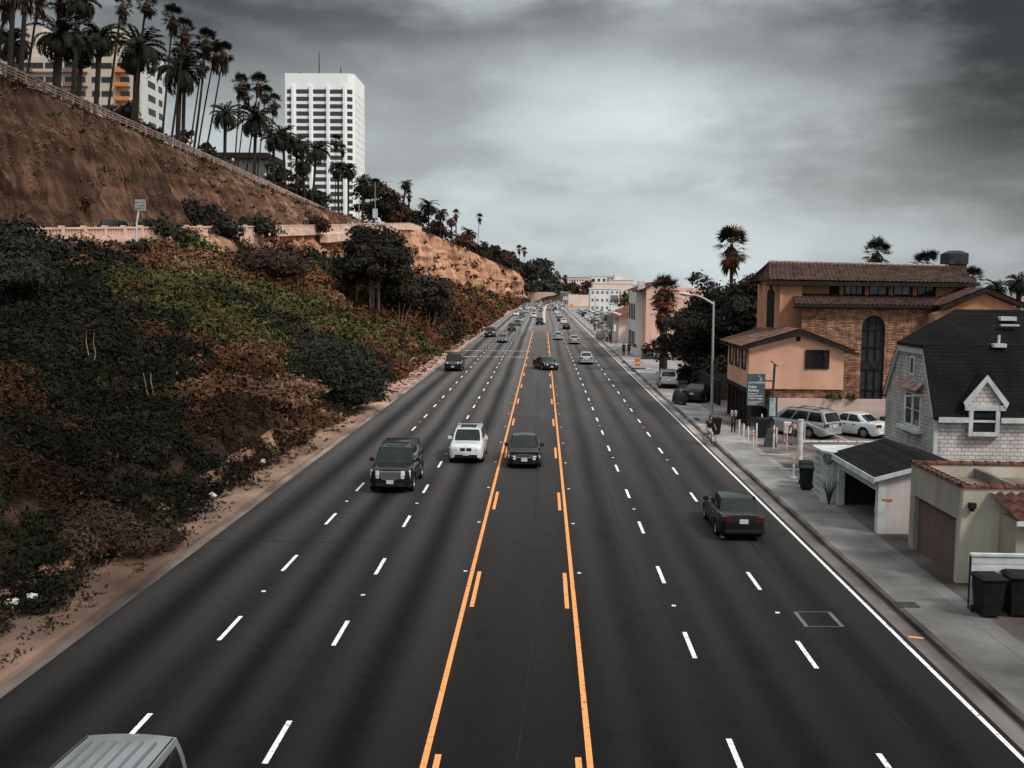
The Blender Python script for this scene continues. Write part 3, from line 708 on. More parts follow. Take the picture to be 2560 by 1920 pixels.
# sparse tufts growing on the cliff face and on the upper slope
for _ in range(130):
    Y = rnd.uniform(150, 640); s = station(Y); t = rnd.random()**2.0*.8
    X = s[3][0]*(1-t)+s[4][0]*t; z = s[3][1]*(1-t)+s[4][1]*t
    add_clump(X+.8, Y, z, rnd.uniform(.6, 1.7), rnd.uniform(.6, 1.6), PAL[rnd.choice(['rust', 'brown', 'deep', 'tan'])], .6)
for _ in range(170):
    Y = rnd.uniform(100, 330); s = station(Y); t = rnd.random()*2
    a, b_ = (s[5], s[6]) if t < 1 else (s[6], s[7]); t %= 1
    X = a[0]*(1-t)+b_[0]*t; z = a[1]*(1-t)+b_[1]*t
    r_ = rnd.uniform(.3, 1.0); add_clump(X+.2, Y, z, r_, r_*.6, PAL[rnd.choice(['brown', 'brown', 'tan', 'deep', 'rust'])], .45)
for _ in range(130):      # the vegetated cliff rim
    Y = rnd.uniform(322, 700); s = station(Y)
    r_ = rnd.uniform(.8, 1.8); add_clump(s[4][0]-1-rnd.uniform(.2, 6), Y, s[4][1]+.2, r_, r_*.7, PAL[rnd.choice(['brown', 'deep', 'rust', 'dark'])], .7)
C = np.concatenate(Cs); N = np.concatenate(Ns); S = np.concatenate(Ss); K = np.concatenate(Ks)
print('scrub leaves', len(C))
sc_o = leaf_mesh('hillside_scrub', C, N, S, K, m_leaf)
tag(sc_o, 'tangled dark green, olive and rust scrub covering the slope left of the road', 'scrub', kind='stuff')
# weeds and windblown leaf litter along the verge, dry grass tufts on the upper slope
Cs, Ns, Ss, Ks = [], [], [], []
for _ in range(1500):
    Y = 24+rnd.random()**1.6*300; X = -12.6-abs(rnd.gauss(0, .9)) if rnd.random() < .35 else -13.9-abs(rnd.gauss(0, .8))
    if X < -16.5: continue
    n_ = rnd.randint(3, 12); Pn = np.random.normal(size=(n_, 3))*np.array([.10, .14, .03])+np.array([X+xo(Y), Y, .17]); nn = np.random.normal(size=(n_, 3)); nn[:, 2] += .6
    Cs.append(Pn); Ns.append(nn); Ss.append(np.full(n_, .05+Y*.0006)*(.6+np.random.rand(n_))); Ks.append(np.array(PAL[rnd.choice(['brown', 'tan', 'deep', 'rust', 'brown'])])[None]*(.6+.8*np.random.rand(n_, 1)))
vw = leaf_mesh('verge_weeds', np.concatenate(Cs), np.concatenate(Ns), np.concatenate(Ss), np.concatenate(Ks), m_leaf); tag(vw, 'scattered weeds and dry leaf litter along the concrete verge', 'weeds', kind='stuff')
Cs, Ns, Ss, Ks = [], [], [], []
for _ in range(4000):
    Y = rnd.uniform(96, 330); s = station(Y); t = rnd.random()*2; a, b_ = (s[5], s[6]) if t < 1 else (s[6], s[7]); t %= 1
    X = a[0]*(1-t)+b_[0]*t; z = a[1]*(1-t)+b_[1]*t
    if vnoise(np.array([Y/6.0]), np.array([z/3.0]))[0] < .4: continue
    n_ = 7; Pn = np.random.normal(size=(n_, 3))*np.array([.3, .35, .3])+np.array([X+.35, Y, z+.1]); nn = np.random.normal(size=(n_, 3))*.6+np.array([.6, 0, .8])
    Cs.append(Pn); Ns.append(nn); Ss.append(np.full(n_, .16)*(.6+np.random.rand(n_))); Ks.append(np.array(((.10, .055, .034), (.17, .095, .058), (.045, .030, .02))[rnd.randrange(3)])[None]*(.6+.8*np.random.rand(n_, 1))*(.6+Y/400))
vw = leaf_mesh('slope_grass', np.concatenate(Cs), np.concatenate(Ns), np.concatenate(Ss), np.concatenate(Ks), m_leaf); tag(vw, 'dry brown grass covering the steep slope under the park fence', 'dry grass', kind='stuff')
# bare twigs and dead stems standing in the scrub near the road
m_twig = M('dead_twigs', (.30, .21, .16), .9, .2, 3)
def at_hit(sx, sy, d=(0, 0)):
    q = hit(sx, sy) or hit(sx, sy+15) or G(sx, sy); return q
for i, (sx, sy, h_, lab) in enumerate([(236, 935, 1.9, 'bare curved pale stem in the dark scrub near the left edge'), (380, 1010, 1.3, 'short bare forked stem low in the dark scrub'),
        (1000, 830, 3.4, 'pair of bare grey stems leaning by the verge under the rusty scrub'), (1070, 850, 3.6, 'straight bare pole-like stem standing at the verge'), (1075, 835, 3.0, 'dead branching sapling beside the sandy verge')]):
    q = at_hit(sx, sy); tb = MB().mat(m_twig)
    for k in range(3 if i else 2):
        a = rnd.uniform(-.5, .5); b_ = rnd.uniform(-.2, .5)
        pts = [(q.x, q.y, q.z-.6)]; 
        for j in range(1, 6): pts.append((q.x+a*j*h_/6+rnd.uniform(-.07, .07), q.y-b_*j*h_/8, q.z-.6+(h_+1.0)*j/5))
        tb.tube(pts, [.055*(1-.16*j) for j in range(6)], 5)
    o = tb.build('dead_stem', org=(q.x, q.y, q.z-.6)); tag(o, lab, 'dead stem')
# litter caught at the foot of the scrub
m_lit = M('pale_litter', (.62, .62, .60), .6, .2, 8)
labs = ['crumpled white plastic bag lying at the scrub edge beside the concrete strip', 'small white scrap of litter at the foot of the rusty bush', 'white crumpled paper litter in the brown scrub near the lower left', 'thin white strip of plastic litter in the dark scrub, lower left',
        'white bag caught in the dark bush above the verge', 'pale scrap of paper near the verge below the orange mound', 'small white cup in the verge dirt past the dark bush', 'white wrapper in the scrub in the middle of the dark slope']
for (sx, sy), lab in zip([(316, 1424), (380, 1384), (36, 1535), (85, 1522), (530, 1262), (656, 1175), (740, 1135), (338, 988)], labs):
    q = at_hit(sx, sy-6); q = q if q.z < 12 else G(sx, sy)
    mb = MB().mat(m_lit)
    rr = .16
    rows_ = []
    for a in range(6):
        t = PI*(a+.3)/6; rows_.append([(q.x+.1+rr*math.sin(t)*math.cos(2*PI*k/8)*rnd.uniform(.6, 1.4), q.y-.3+rr*math.sin(t)*math.sin(2*PI*k/8)*rnd.uniform(.6, 1.5), q.z+.35-rr*.8*math.cos(t)*rnd.uniform(.6, 1.3)) for k in range(8)])
    mb.grid(rows_, closed=True, cap0=True, cap1=True)
    o = mb.build('litter', org=(q.x, q.y, q.z)); tag(o, lab, 'litter', 'litter along the foot of the scrub')
# ------------------------------------------------------------------ individual bushes and trees on the slope
m_bark = M('bark_grey', (.26, .18, .14), .95, .3, 2.5, bump=.6, stretch=(1, 1, .3))
m_barkd = M('bark_dark', (.07, .05, .04), .95, .3, 2.5, bump=.6, stretch=(1, 1, .3))
def crown_obj(parent, clumps, name='crown'):
    Cn = np.concatenate([c[0] for c in clumps]); Nn = np.concatenate([c[1] for c in clumps]); Sn = np.concatenate([c[2] for c in clumps]); Kn = np.concatenate([c[3] for c in clumps])
    org = tuple(parent.location); Cn = Cn-np.array(org)
    return leaf_mesh(name, Cn, Nn, Sn, Kn, m_leafd, parent=parent)
def bush(name, label, sx, sy, r_, h_, pal, cat='bush', group=None, n=9, base=None):
    q = base or at_hit(sx, sy); t = thing(name, label, cat, (q.x, q.y, q.z-.2), group=group, world_parts=True); st_ = []
    for k in range(n):
        a = rnd.uniform(0, 2*PI); d = r_*rnd.uniform(.1, .75); z = q.z+h_*rnd.uniform(.05, .60)*(1-d/r_*.6)
        c = PAL[pal] if rnd.random() < .85 or pal == 'dark' else PAL['deep' if pal == 'deep' else 'brown']
        add_clump(q.x+d*math.cos(a), q.y+d*math.sin(a), z, r_*rnd.uniform(.35, .55), h_*rnd.uniform(.25, .4), c, .8, store=st_)
    crown_obj(t, st_, 'foliage')
    tb = MB().mat(m_barkd)
    for k in range(4):
        a = rnd.uniform(0, 2*PI); tb.tube([(q.x, q.y, q.z-.5), (q.x+r_*.2*math.cos(a), q.y+r_*.2*math.sin(a), q.z+h_*.3), (q.x+r_*.45*math.cos(a), q.y+r_*.45*math.sin(a), q.z+h_*.6)], [.12, .08, .04], 5)
    tb.build('stem', t); return t
bush('leafy_bush', 'large round dark green bush poking above the pink balustrade of the ramp', 550, 600, 3.8, 4.6, 'dark', n=12)
bush('leafy_bush', 'broad rust-brown domed thicket left of the pale fluted cliff', 690, 700, 6.0, 5.4, 'brown', n=16)
bush('leafy_bush', 'dark green thicket overhanging the verge where the sandy strip narrows', 850, 1000, 3.6, 4.6, 'dark', n=14)
bush('leafy_bush', 'second dark thicket just uphill of the one overhanging the verge', 800, 930, 4.2, 3.6, 'dark', n=12)
bush('leafy_bush', 'rusty orange mound of scrub bulging towards the verge', 690, 1010, 3.0, 2.4, 'tan', n=10)
bush('leafy_bush', 'dark green bush hiding the left end of the ramp balustrade', 40, 670, 4.6, 5.0, 'dark', n=16)
bush('leafy_bush', 'dark bush between the balustrade gap and the roadside sign', 330, 640, 2.6, 2.8, 'deep', n=8)
bush('leafy_bush', 'olive bush at the broken right end of the balustrade', 470, 620, 2.6, 3.4, 'olive', n=9)
bush('leafy_bush', 'russet bush at the foot of the slope near the lower left', 250, 1380, 2.6, 2.0, 'brown', n=10)
bush('leafy_bush', 'tall dark shrub mass at the left edge above the scrub', 10, 760, 5.0, 5.0, 'dark', n=14)
def tree(name, label, base, h_, spread, pal, trunks=2, cat='tree', group=None, bark=None, nb=14, low=.35, blen=1.0, dens=.8):
    t = thing(name, label, cat, tuple(base), group=group, world_parts=True)
    b = Vector(base); tb = MB().mat(bark or m_bark); st_ = []; tips = []
    for k in range(trunks):
        a = rnd.uniform(0, 2*PI); top = b+Vector((math.cos(a)*spread*.3, math.sin(a)*spread*.3, h_*.72)); mid = b+Vector((math.cos(a)*spread*.1, math.sin(a)*spread*.12, h_*low))
        bs = b+Vector((math.cos(a)*.5*(trunks > 1), math.sin(a)*.5*(trunks > 1), -.5)); r0 = .011*h_+.05
        tb.tube([bs, mid, (mid+top)/2+Vector((rnd.uniform(-.3, .3), 0, 0)), top], [r0, r0*.75, r0*.5, r0*.2], 7)
        for j in range(max(3, nb//trunks)):
            f = rnd.uniform(0, 1); p0 = mid.lerp(top, f*.9); a2 = rnd.uniform(0, 2*PI); ln = spread*rnd.uniform(.35, 1.0)*(1-.45*f)
            p1 = p0+Vector((math.cos(a2)*ln, math.sin(a2)*ln, h_*rnd.uniform(.02, .24)*blen))
            tb.tube([p0, (p0+p1)/2+Vector((0, 0, .25)), p1], [r0*.35, r0*.22, r0*.08], 5); tips.append(p1); tips.append((p0+p1)/2+Vector((0, 0, .6)))
        tips.append(top)
    for p_ in tips:
        rr = spread*rnd.uniform(.20, .36)
        c = PAL[pal] if rnd.random() < .8 else PAL[rnd.choice(['brown', 'deep'])]
        for cc, hh in ((p_, rr),):
            n0 = len(st_); add_clump(cc.x, cc.y, cc.z-rr*.3, rr, rr*rnd.uniform(.55, .9), c, dens, store=st_)
            Pn, nn, sz, kk = st_[n0]; flip = np.random.rand(len(Pn)) < .33; Pn[flip, 2] = 2*(cc.z-rr*.3)-Pn[flip, 2]
    tb.build('trunk', t, smooth=True); crown_obj(t, st_); return t
for sx, sy, r_, h_, pal, lab in ((385, 592, 2.6, 3.4, 'deep', 'green bush breaking the line of the balustrade left of the dark round one'), (432, 596, 2.2, 3.0, 'olive', 'small olive bush against the right end of the balustrade'), (640, 590, 3.4, 4.6, 'dark', 'dark bush rising in front of the solid ramp wall'), (790, 580, 3.0, 4.2, 'brown', 'brownish bush before the ramp wall above the eucalyptus grove'), (500, 560, 4.0, 6.0, 'dark', 'tallest dark shrub overtopping the ramp wall')):
    bush('leafy_bush', lab, sx, sy, r_, h_, pal, n=11, group=None)
q1 = at_hit(925, 787); q2 = at_hit(955, 800); q3 = at_hit(1000, 812); q4 = at_hit(1065, 822); q5 = at_hit(885, 775)
PAL['euc'] = (.034, .027, .019); PAL['eucr'] = (.075, .036, .022)
tree('eucalyptus_tree', 'dark spreading eucalyptus with a pale bare lower trunk before the pale cliff', q1, 12.5, 5.2, 'euc', 2, nb=26, low=.42, dens=1.3)
tree('eucalyptus_tree', 'largest dark eucalyptus, leaning pale trunk, crown against the ramp wall', q2, 15.0, 5.2, 'euc', 2, nb=30, low=.36, dens=1.3)
tree('eucalyptus_tree', 'dense low-crowned dark eucalyptus right of the largest one', q3, 13.5, 4.6, 'euc', 2, nb=28, low=.16, dens=1.3)
tree('eucalyptus_tree', 'lowest dark eucalyptus at the right end of the grove', q4, 10, 4.4, 'euc', 2, nb=22, low=.12, dens=1.3)
tree('eucalyptus_tree', 'dark eucalyptus at the left end of the grove below the fluted cliff', q5, 10.5, 4.6, 'euc', 2, nb=22, low=.30, dens=1.3)
# ------------------------------------------------------------------ ramp balustrade and wall
m_bal = M('balustrade_concrete', (.80, .57, .47), .85, .12, .7, bump=.15, stretch=(1, .5, 2), dirt=(.58, .38, .29))
def redge(Y):
    s = station(Y); return s[4][0], s[4][1]
Ls = [100+k*.0 for k in range(1)]
x0, z0 = redge(96)
bal = thing('balustrade', 'pink concrete balustrade along the outer edge of the ramp road, left part', 'balustrade', (x0, 96, z0), world_parts=True)
def wall_strip(mb, y0, y1, dz0, dz1, out0, out1, dy=4):
    ys = list(np.arange(y0, y1, dy))+[y1]; A1, B1, C1, D1 = [], [], [], []
    rows = []
    for y in ys:
        x, z = redge(y); rows.append([(x+out1, y, z+dz0), (x+out1, y, z+dz1), (x+out0, y, z+dz1), (x+out0, y, z+dz0)])
    mb.grid(rows, closed=True, cap0=True, cap1=True)
sk = MB().mat(m_bal); wall_strip(sk, 96, 166, -1.5, .12, -.25, .45); sk.build('skirt_wall', bal)
rl = MB().mat(m_bal); wall_strip(rl, 96, 166, .95, 1.15, -.1, .30); rl.build('top_rail', bal)
bp0 = None
pier = MB().mat(m_bal)
y = 96.0; npier = 0; per_m = None; bal_m = None
while y <= 166:
    x, z = redge(y)
    if per_m is None:
        q = MB().mat(m_bal); q.box(-.12, .34, -.3, .3, .1, 1.3); per_m = q.build('pier', bal, org=(0, 0, 0)); per_m.location = (x-x0, y-96, z-z0)
    else:
        c = per_m.copy(); col.objects.link(c); c.location = (x-x0, y-96, z-z0)
    y += 4.6
y = 96.9; nb_ = 0
while y < 166 and nb_ < 98:
    if (y-96.0) % 4.6 > .55 and (y-96.0) % 4.6 < 4.1:
        x, z = redge(y)
        if bal_m is None:
            q = MB().mat(m_bal); q.box(-.02, .20, -.14, .14, .1, .97); bal_m = q.build('baluster', bal, org=(0, 0, 0)); bal_m.location = (x-x0, y-96, z-z0)
        else:
            c = bal_m.copy(); col.objects.link(c); c.location = (x-x0, y-96, z-z0)
        nb_ += 1
    y += .62
x1, z1 = redge(166)
rw = thing('parapet_wall', 'solid pink concrete parapet wall of the ramp road above the fluted cliff', 'wall', (x1, 166, z1), world_parts=True)
pw = MB().mat(m_bal); wall_strip(pw, 166.0, 312, -.6, 1.1, -.1, .35); pw.build('wall_face', rw)
cp = MB().mat(m_bal); wall_strip(cp, 166.0, 312, 1.1, 1.25, -.16, .42); cp.build('coping', rw)
dk = MB().mat(m_bal); wall_strip(dk, 206, 232, -2.2, -.6, -.6, .9); dk.build('overhanging_deck', rw)
# ------------------------------------------------------------------ rustic fence along the park edge
def fedge(Y):
    s = station(Y); return s[7][0], s[7][1]
m_fence = M('fence_concrete', (.36, .275, .24), .9, .2, 1.5, dirt=(.20, .14, .115))
shade_and_soil(m_fence, 110, 280, .5, 1.5)  # near stretch of fence dimmed in its colour as well
fx, fz = fedge(80)
fen = thing('park_fence', 'pale rustic rail fence following the top edge of the brown slope', 'fence', (fx, 80, fz), world_parts=True)
for dz, w_, nm in ((.25, .10, 'rail'), (.62, .09, 'rail'), (1.0, .13, 'rail')):
    mb = MB().mat(m_fence); ys = np.arange(80, 325, 3.5)
    mb.grid([[(fedge(y)[0]+.5-w_, y, fedge(y)[1]+dz-w_), (fedge(y)[0]+.5+w_, y, fedge(y)[1]+dz-w_), (fedge(y)[0]+.5+w_, y, fedge(y)[1]+dz+w_), (fedge(y)[0]+.5-w_, y, fedge(y)[1]+dz+w_)] for y in ys], closed=True, cap0=True, cap1=True)
    mb.build(nm, fen)
pm_ = None
for k in range(98):
    y = 80+k*2.5; x, z = fedge(y)
    if pm_ is None:
        q = MB().mat(m_fence); q.box(.34, .66, -.14, .14, -.2, 1.1); pm_ = q.build('post', fen, org=(0, 0, 0)); pm_.location = (x-fx, y-80, z-fz)
    else:
        c = pm_.copy(); col.objects.link(c); c.location = (x-fx, y-80, z-fz)
# ------------------------------------------------------------------ palms
m_palm = M_attr('palm_leaves', .7, .15)
m_ptrunk = M('palm_trunk', (.036, .027, .023), .95, .3, 6, bump=.6, stretch=(1, 1, 4))
def quads(name, Q, Kc, mat=None):
    """mesh from an (n,4,3) array of quads with a colour each"""
    Q = np.asarray(Q, np.float32); n = len(Q)
    me = bpy.data.meshes.new(name); me.vertices.add(n*4); me.vertices.foreach_set('co', Q.ravel())
    me.loops.add(n*4); me.loops.foreach_set('vertex_index', np.arange(n*4, dtype=np.int32))
    me.polygons.add(n); me.polygons.foreach_set('loop_start', np.arange(0, n*4, 4, dtype=np.int32))
    try: me.polygons.foreach_set('loop_total', np.full(n, 4, np.int32))
    except Exception: pass
    ca = me.color_attributes.new('Col', 'FLOAT_COLOR', 'POINT'); cc = np.ones((n, 4, 4), np.float32); cc[:, :, :3] = np.asarray(Kc, np.float32)[:, None, :]
    ca.data.foreach_set('color', cc.ravel()); me.materials.append(mat or m_palm); me.update(calc_edges=True); return me
def blade(Q, Kc, a, b, wd, c, side=None):
    a = Vector(a); b = Vector(b); d = (b-a)
    s = side if side is not None else d.cross(Vector((rnd.uniform(-1, 1), rnd.uniform(-1, 1), rnd.uniform(-1, 1)))).normalized()
    m_ = a+d*.45; Q.append([a, m_+s*wd, b, m_-s*wd]); v = rnd.uniform(.65, 1.35); Kc.append([x*v for x in c])
def fan_crown(seed, droop=0.0, warm=0.0):
    r = random.Random(seed); Q, Kc = [], []
    for i in range(46):
        el = math.radians(r.uniform(-62, 85)) if i > 10 else math.radians(r.uniform(30, 88)); az = r.uniform(0, 2*PI); ln = r.uniform(.45, .72)
        d = Vector((math.cos(az)*math.cos(el), math.sin(az)*math.cos(el), math.sin(el)))
        a = Vector((0, 0, 0)); b = d*ln+Vector((0, 0, -.08-.1*(el < 0)))
        green = (.019, .022, .012) if el > -.2 else (.050, .034, .020)
        if warm and r.random() < warm: green = (.22, .085, .035)
        blade(Q, Kc, a, b, .018, (.05, .045, .025))
        # fan of blades round the end of the stalk
        side = d.cross(Vector((0, 0, 1))).normalized() if abs(d.z) < .98 else Vector((1, 0, 0)); nrm_ = side.cross(d).normalized()
        n = 11; fr = r.uniform(.40, .52)
        for k in range(n):
            t = (k/(n-1)-.5)*2; ang = t*1.75; tip = b+(d*math.cos(ang)+side*math.sin(ang))*fr+Vector((0, 0, -.16*fr-.10*abs(t)))+nrm_*r.uniform(-.06, .06)
            blade(Q, Kc, b, tip, .036, green, (side*math.cos(ang)-d*math.sin(ang)))
    return quads('fan_fronds', Q, Kc)
def skirt(seed):
    r = random.Random(seed); Q, Kc = [], []
    for i in range(120):
        az = r.uniform(0, 2*PI); z = -r.uniform(.15, 1.3); rr = r.uniform(.12, .30); a = Vector((math.cos(az)*.12, math.sin(az)*.12, z+.1)); b = Vector((math.cos(az)*rr*1.5, math.sin(az)*rr*1.5, z-r.uniform(.3, .7)))
        blade(Q, Kc, a, b, .06, (.055, .034, .022))
    return quads('dead_fronds', Q, Kc)
def date_crown(seed, n=50, warm=0.0, droop=1.0):
    r = random.Random(seed); Q, Kc = [], []
    for i in range(n):
        e0 = math.radians(r.uniform(-18, 86)); az = 2.399*i+r.uniform(-.2, .2); ln = r.uniform(.85, 1.1); h = Vector((math.cos(az), math.sin(az), 0)); side = Vector((-math.sin(az), math.cos(az), 0))
        p_ = Vector((0, 0, 0)); seg = 9; ang = e0; pts = [p_.copy()]
        for k in range(seg):
            ang -= math.radians(9.5+6*math.cos(e0))*droop*(.5+k/seg); p_ = p_+(h*math.cos(ang)+Vector((0, 0, math.sin(ang))))*ln/seg; pts.append(p_.copy())
        c = (.015, .017, .010)
        if warm and r.random() < warm: c = (.13, .06, .03)
        for k in range(seg):
            a, b = pts[k], pts[k+1]; blade(Q, Kc, a, b, .012, (.05, .042, .022), side)
            if k < 1: continue
            d = (b-a).normalized(); lw = .155*math.sin(PI*(k+.7)/(seg+1.2))+.02; upv = side.cross(d)
            for s_ in (-1, 1):
                for j in range(2):
                    q = a.lerp(b, (j+r.random()*.6)/2); tip = q+side*s_*lw*.85+d*lw*.75+upv*lw*(.30)-Vector((0, 0, lw*.25))
                    blade(Q, Kc, q, tip, .030, c, (d-side*s_*.3).normalized())
    return quads('feather_fronds', Q, Kc)
FAN = [fan_crown(s) for s in (1, 2, 3)]; FANW = [fan_crown(9, warm=.3), fan_crown(10, warm=.5)]; SKIRT = [skirt(4), skirt(5)]
DATE = [date_crown(s) for s in (1, 2, 3)]; DATEW = [date_crown(7, warm=.3)]
def palm_at(kind, base, top, cr, label, group, tr=None, skirt_s=1.0, warm=False):
    base = Vector(base); top = Vector(top)
    t = thing('fan_palm' if kind == 'F' else 'date_palm', label, 'palm tree', tuple(base), group=group, world_parts=True)
    h_ = (top-base).length; tr = tr or (.16 if kind == 'F' else .34)
    tb = MB().mat(m_ptrunk); n = 7; pts, rd_ = [], []
    bow = Vector((rnd.uniform(-.01, .01)*h_, rnd.uniform(-.01, .01)*h_, 0))
    for k in range(n+1):
        f = k/n; pts.append(base.lerp(top, f)+bow*math.sin(PI*f)+Vector((0, 0, -.5 if k == 0 else 0)))
        rd_.append(tr*(1.35-.5*f) if kind == 'F' else tr*(1.1 if f < .75 else 1.25 if f < .95 else 1.6))
    tb.tube(pts, rd_, 8); tb.build('trunk', t, smooth=True)
    me = rnd.choice((FANW if warm else FAN) if kind == 'F' else (DATEW if warm else DATE))
    c = bpy.data.objects.new('crown', me); col.objects.link(c); c.parent = t; c.location = top-base; cr = cr*(1.18 if kind == 'F' else 1.42); c.scale = (cr, cr, cr*(1 if kind == 'F' else .92)); c.rotation_euler = (rnd.uniform(-.12, .12), rnd.uniform(-.12, .12), rnd.uniform(0, 6.28))
    if kind == 'F':
        s_ = bpy.data.objects.new('dead_fronds', rnd.choice(SKIRT)); col.objects.link(s_); s_.parent = t; s_.location = top-base; s_.scale = (cr, cr, cr*skirt_s); s_.rotation_euler = (0, 0, rnd.uniform(0, 6.28))
    else:    # the boss of cut frond stubs under a date palm's crown
        b = MB().mat(m_ptrunk); b.ball((top.x, top.y, top.z-cr*.12), cr*.17, 10, 7, (1, 1, 1.6)); b.build('frond_boss', t, smooth=True)
    return t
def on_line(bx, off, xf):
    """distance at which the sight line through image column bx meets the line X = xf(Y) - off"""
    lo, hi = 60.0, 900.0
    for _ in range(50):
        md = (lo+hi)/2; X = P(bx, 721, md).x
        if X > xf(md)-off: lo = md
        else: hi = md
    return (lo+hi)/2
PK = [  # kind, crown x, y, radius (px), base x, set-back, label, trunk radius
 ('F', 40, -70, 40, 38, 5, 'thick palm trunk rising out of frame, second from the left edge', .30), ('F', 66, -60, 40, 60, 7, 'thick palm trunk rising out of frame, third from the left edge', .30),
 ('F', 98, -20, 30, 68, 9, 'thin leaning palm trunk crossing the balcony block at far left', .15), ('F', 14, -10, 30, 5, 8, 'thin palm trunk at the very left edge of the picture', .15),
 ('D', 30, 108, 50, 34, 12, 'low date palm in front of the left end of the balcony block', .34), ('D', 150, 92, 62, 152, 5, 'bushy date palm with the thickest trunk before the balcony block', .55),
 ('F', 152, -8, 34, 150, 10, 'fan palm crown topping out of frame above the thickest date palm', .2), ('D', 196, 6, 46, 190, 7, 'tall date palm cut by the top of the picture', .34),
 ('D', 205, 118, 48, 196, 12, 'date palm behind the two thick trunks, left of the orange balconies', .36), ('D', 250, 96, 46, 246, 5, 'date palm standing before the middle of the balcony block', .36),
 ('F', 306, 6, 26, 273, 5, 'slim leaning fan palm whose crown touches the top edge, left one', .17), ('F', 366, 4, 28, 331, 5, 'slim leaning fan palm whose crown touches the top edge, right one', .2),
 ('D', 346, 122, 64, 345, 5, 'big round date palm covering the corner of the white gable wall', .50), ('F', 432, 36, 28, 408, 5, 'tallest slim fan palm just right of the white gable wall', .17),
 ('F', 460, 68, 27, 428, 5, 'second tallest slim fan palm right of the white gable wall', .17), ('D', 450, 178, 56, 447, 6, 'wide date palm with double trunk right of the balcony block', .42),
 ('D', 464, 134, 34, 462, 9, 'narrow date palm behind the wide double-trunked one', .34), ('F', 516, 96, 28, 484, 5, 'left fan palm of the leaning trio in the middle', .2),
 ('F', 538, 130, 24, 491, 7, 'middle fan palm of the leaning trio in the middle', .15), ('F', 560, 126, 25, 511, 4, 'right fan palm of the leaning trio in the middle', .15),
 ('F', 506, 152, 24, 471, 8, 'lower fan palm beneath the leaning trio', .15), ('F', 601, 206, 24, 586, 6, 'left slim fan palm above the free-standing date palm', .14),
 ('F', 616, 228, 20, 591, 9, 'shorter slim fan palm above the free-standing date palm', .13), ('F', 646, 204, 24, 611, 8, 'slim fan palm left of the white tower, highest of its row', .14),
 ('F', 664, 230, 20, 640, 9, 'slim fan palm left of the white tower, second of its row', .14), ('F', 686, 250, 19, 662, 9, 'slim fan palm nearest the white tower, lowest of its row', .14),
 ('D', 564, 288, 38, 565, 6, 'free-standing date palm with a clear trunk against the sky', .32), ('D', 640, 300, 45, 637, 5, 'large date palm left of the palm thicket, pale trunk', .34),
 ('D', 684, 350, 30, 685, 5, 'date palm in the thicket before the tower, left', .3), ('D', 706, 340, 36, 716, 6, 'tallest date palm of the thicket before the tower', .3),
 ('D', 742, 362, 30, 742, 6, 'date palm of the thicket touching the tower edge', .3), ('D', 790, 378, 34, 778, 5, 'date palm spreading in front of the tower left bays', .3),
 ('D', 757, 412, 27, 764, 4, 'short date palm low in front of the tower left bays', .3), ('F', 840, 350, 15, 836, 8, 'thin fan palm in front of the tower middle bay', .12),
 ('F', 857, 371, 11, 851, 9, 'smallest thin fan palm in front of the tower', .11), ('D', 845, 423, 24, 848, 5, 'date palm low before the tower right bays, left of a pair', .28),
 ('D', 871, 426, 24, 871, 5, 'date palm low before the tower right bays, right of a pair', .28)]
for kd, cx, cy, cr, bx, off, lab, tr in PK:
    Y = on_line(bx, off, lambda y: fedge(y)[0]); X = P(bx, 700, Y).x; z = terr(X, Y)
    top = P(cx, cy, Y); palm_at(kd, (X, Y, z), top, max(.8, cr/FOC*Y*1.02), lab, 'palms along the park edge on the bluff', tr, skirt_s=rnd.uniform(.7, 1.2))
PK2 = [('D', 906, 464, 23, 906, 12, 'date palm at the right foot of the white tower', .3), ('F', 940, 458, 14, 938, 10, 'fan palm just right of the tower foot beside the lamp pole', .14),
 ('D', 1015, 462, 15, 998, 8, 'leaning palm of the crossed pair above the ramp top', .26), ('F', 1023, 484, 10, 1023, 9, 'upright shaggy palm of the crossed pair above the ramp top', .28),
 ('D', 1071, 516, 23, 1072, 8, 'round date palm beyond the ramp top', .3), ('D', 1102, 536, 18, 1100, 8, 'smaller date palm right of the round one beyond the ramp', .28),
 ('F', 1140, 532, 10, 1140, 6, 'sunlit fan palm on the cliff rim', .22), ('D', 1128, 553, 14, 1130, 9, 'low date palm behind the sunlit fan palm', .26),
 ('D', 1173, 585, 20, 1173, 6, 'low bushy date palm on the cliff rim', .28), ('F', 1199, 542, 9, 1192, 5, 'tall solitary fan palm on the cliff rim', .13),
 ('D', 1211, 612, 12, 1211, 6, 'date palm right of the solitary fan palm', .26), ('D', 1236, 621, 12, 1236, 8, 'date palm amid the far rim trees', .26),
 ('D', 1264, 638, 12, 1263, 6, 'russet date palm near the far end of the rim', .26), ('F', 1281, 638, 10, 1280, 6, 'sunlit stubby fan palm near the far end of the rim', .2),
 ('F', 1298, 620, 8, 1297, 7, 'left of the twin fan palms at the far end of the rim', .16), ('F', 1311, 625, 8, 1309, 7, 'right of the twin fan palms at the far end of the rim', .16)]
for kd, cx, cy, cr, bx, off, lab, tr in PK2:
    Y = on_line(bx, off, lambda y: station(y)[4][0]); X = P(bx, 700, Y).x; z = terr(X, Y)
    top = P(cx, cy, Y); palm_at(kd, (X, Y, z), top, max(.8, cr/FOC*Y*1.05), lab, 'palms on the cliff rim beyond the ramp', tr, warm=bx > 1120)
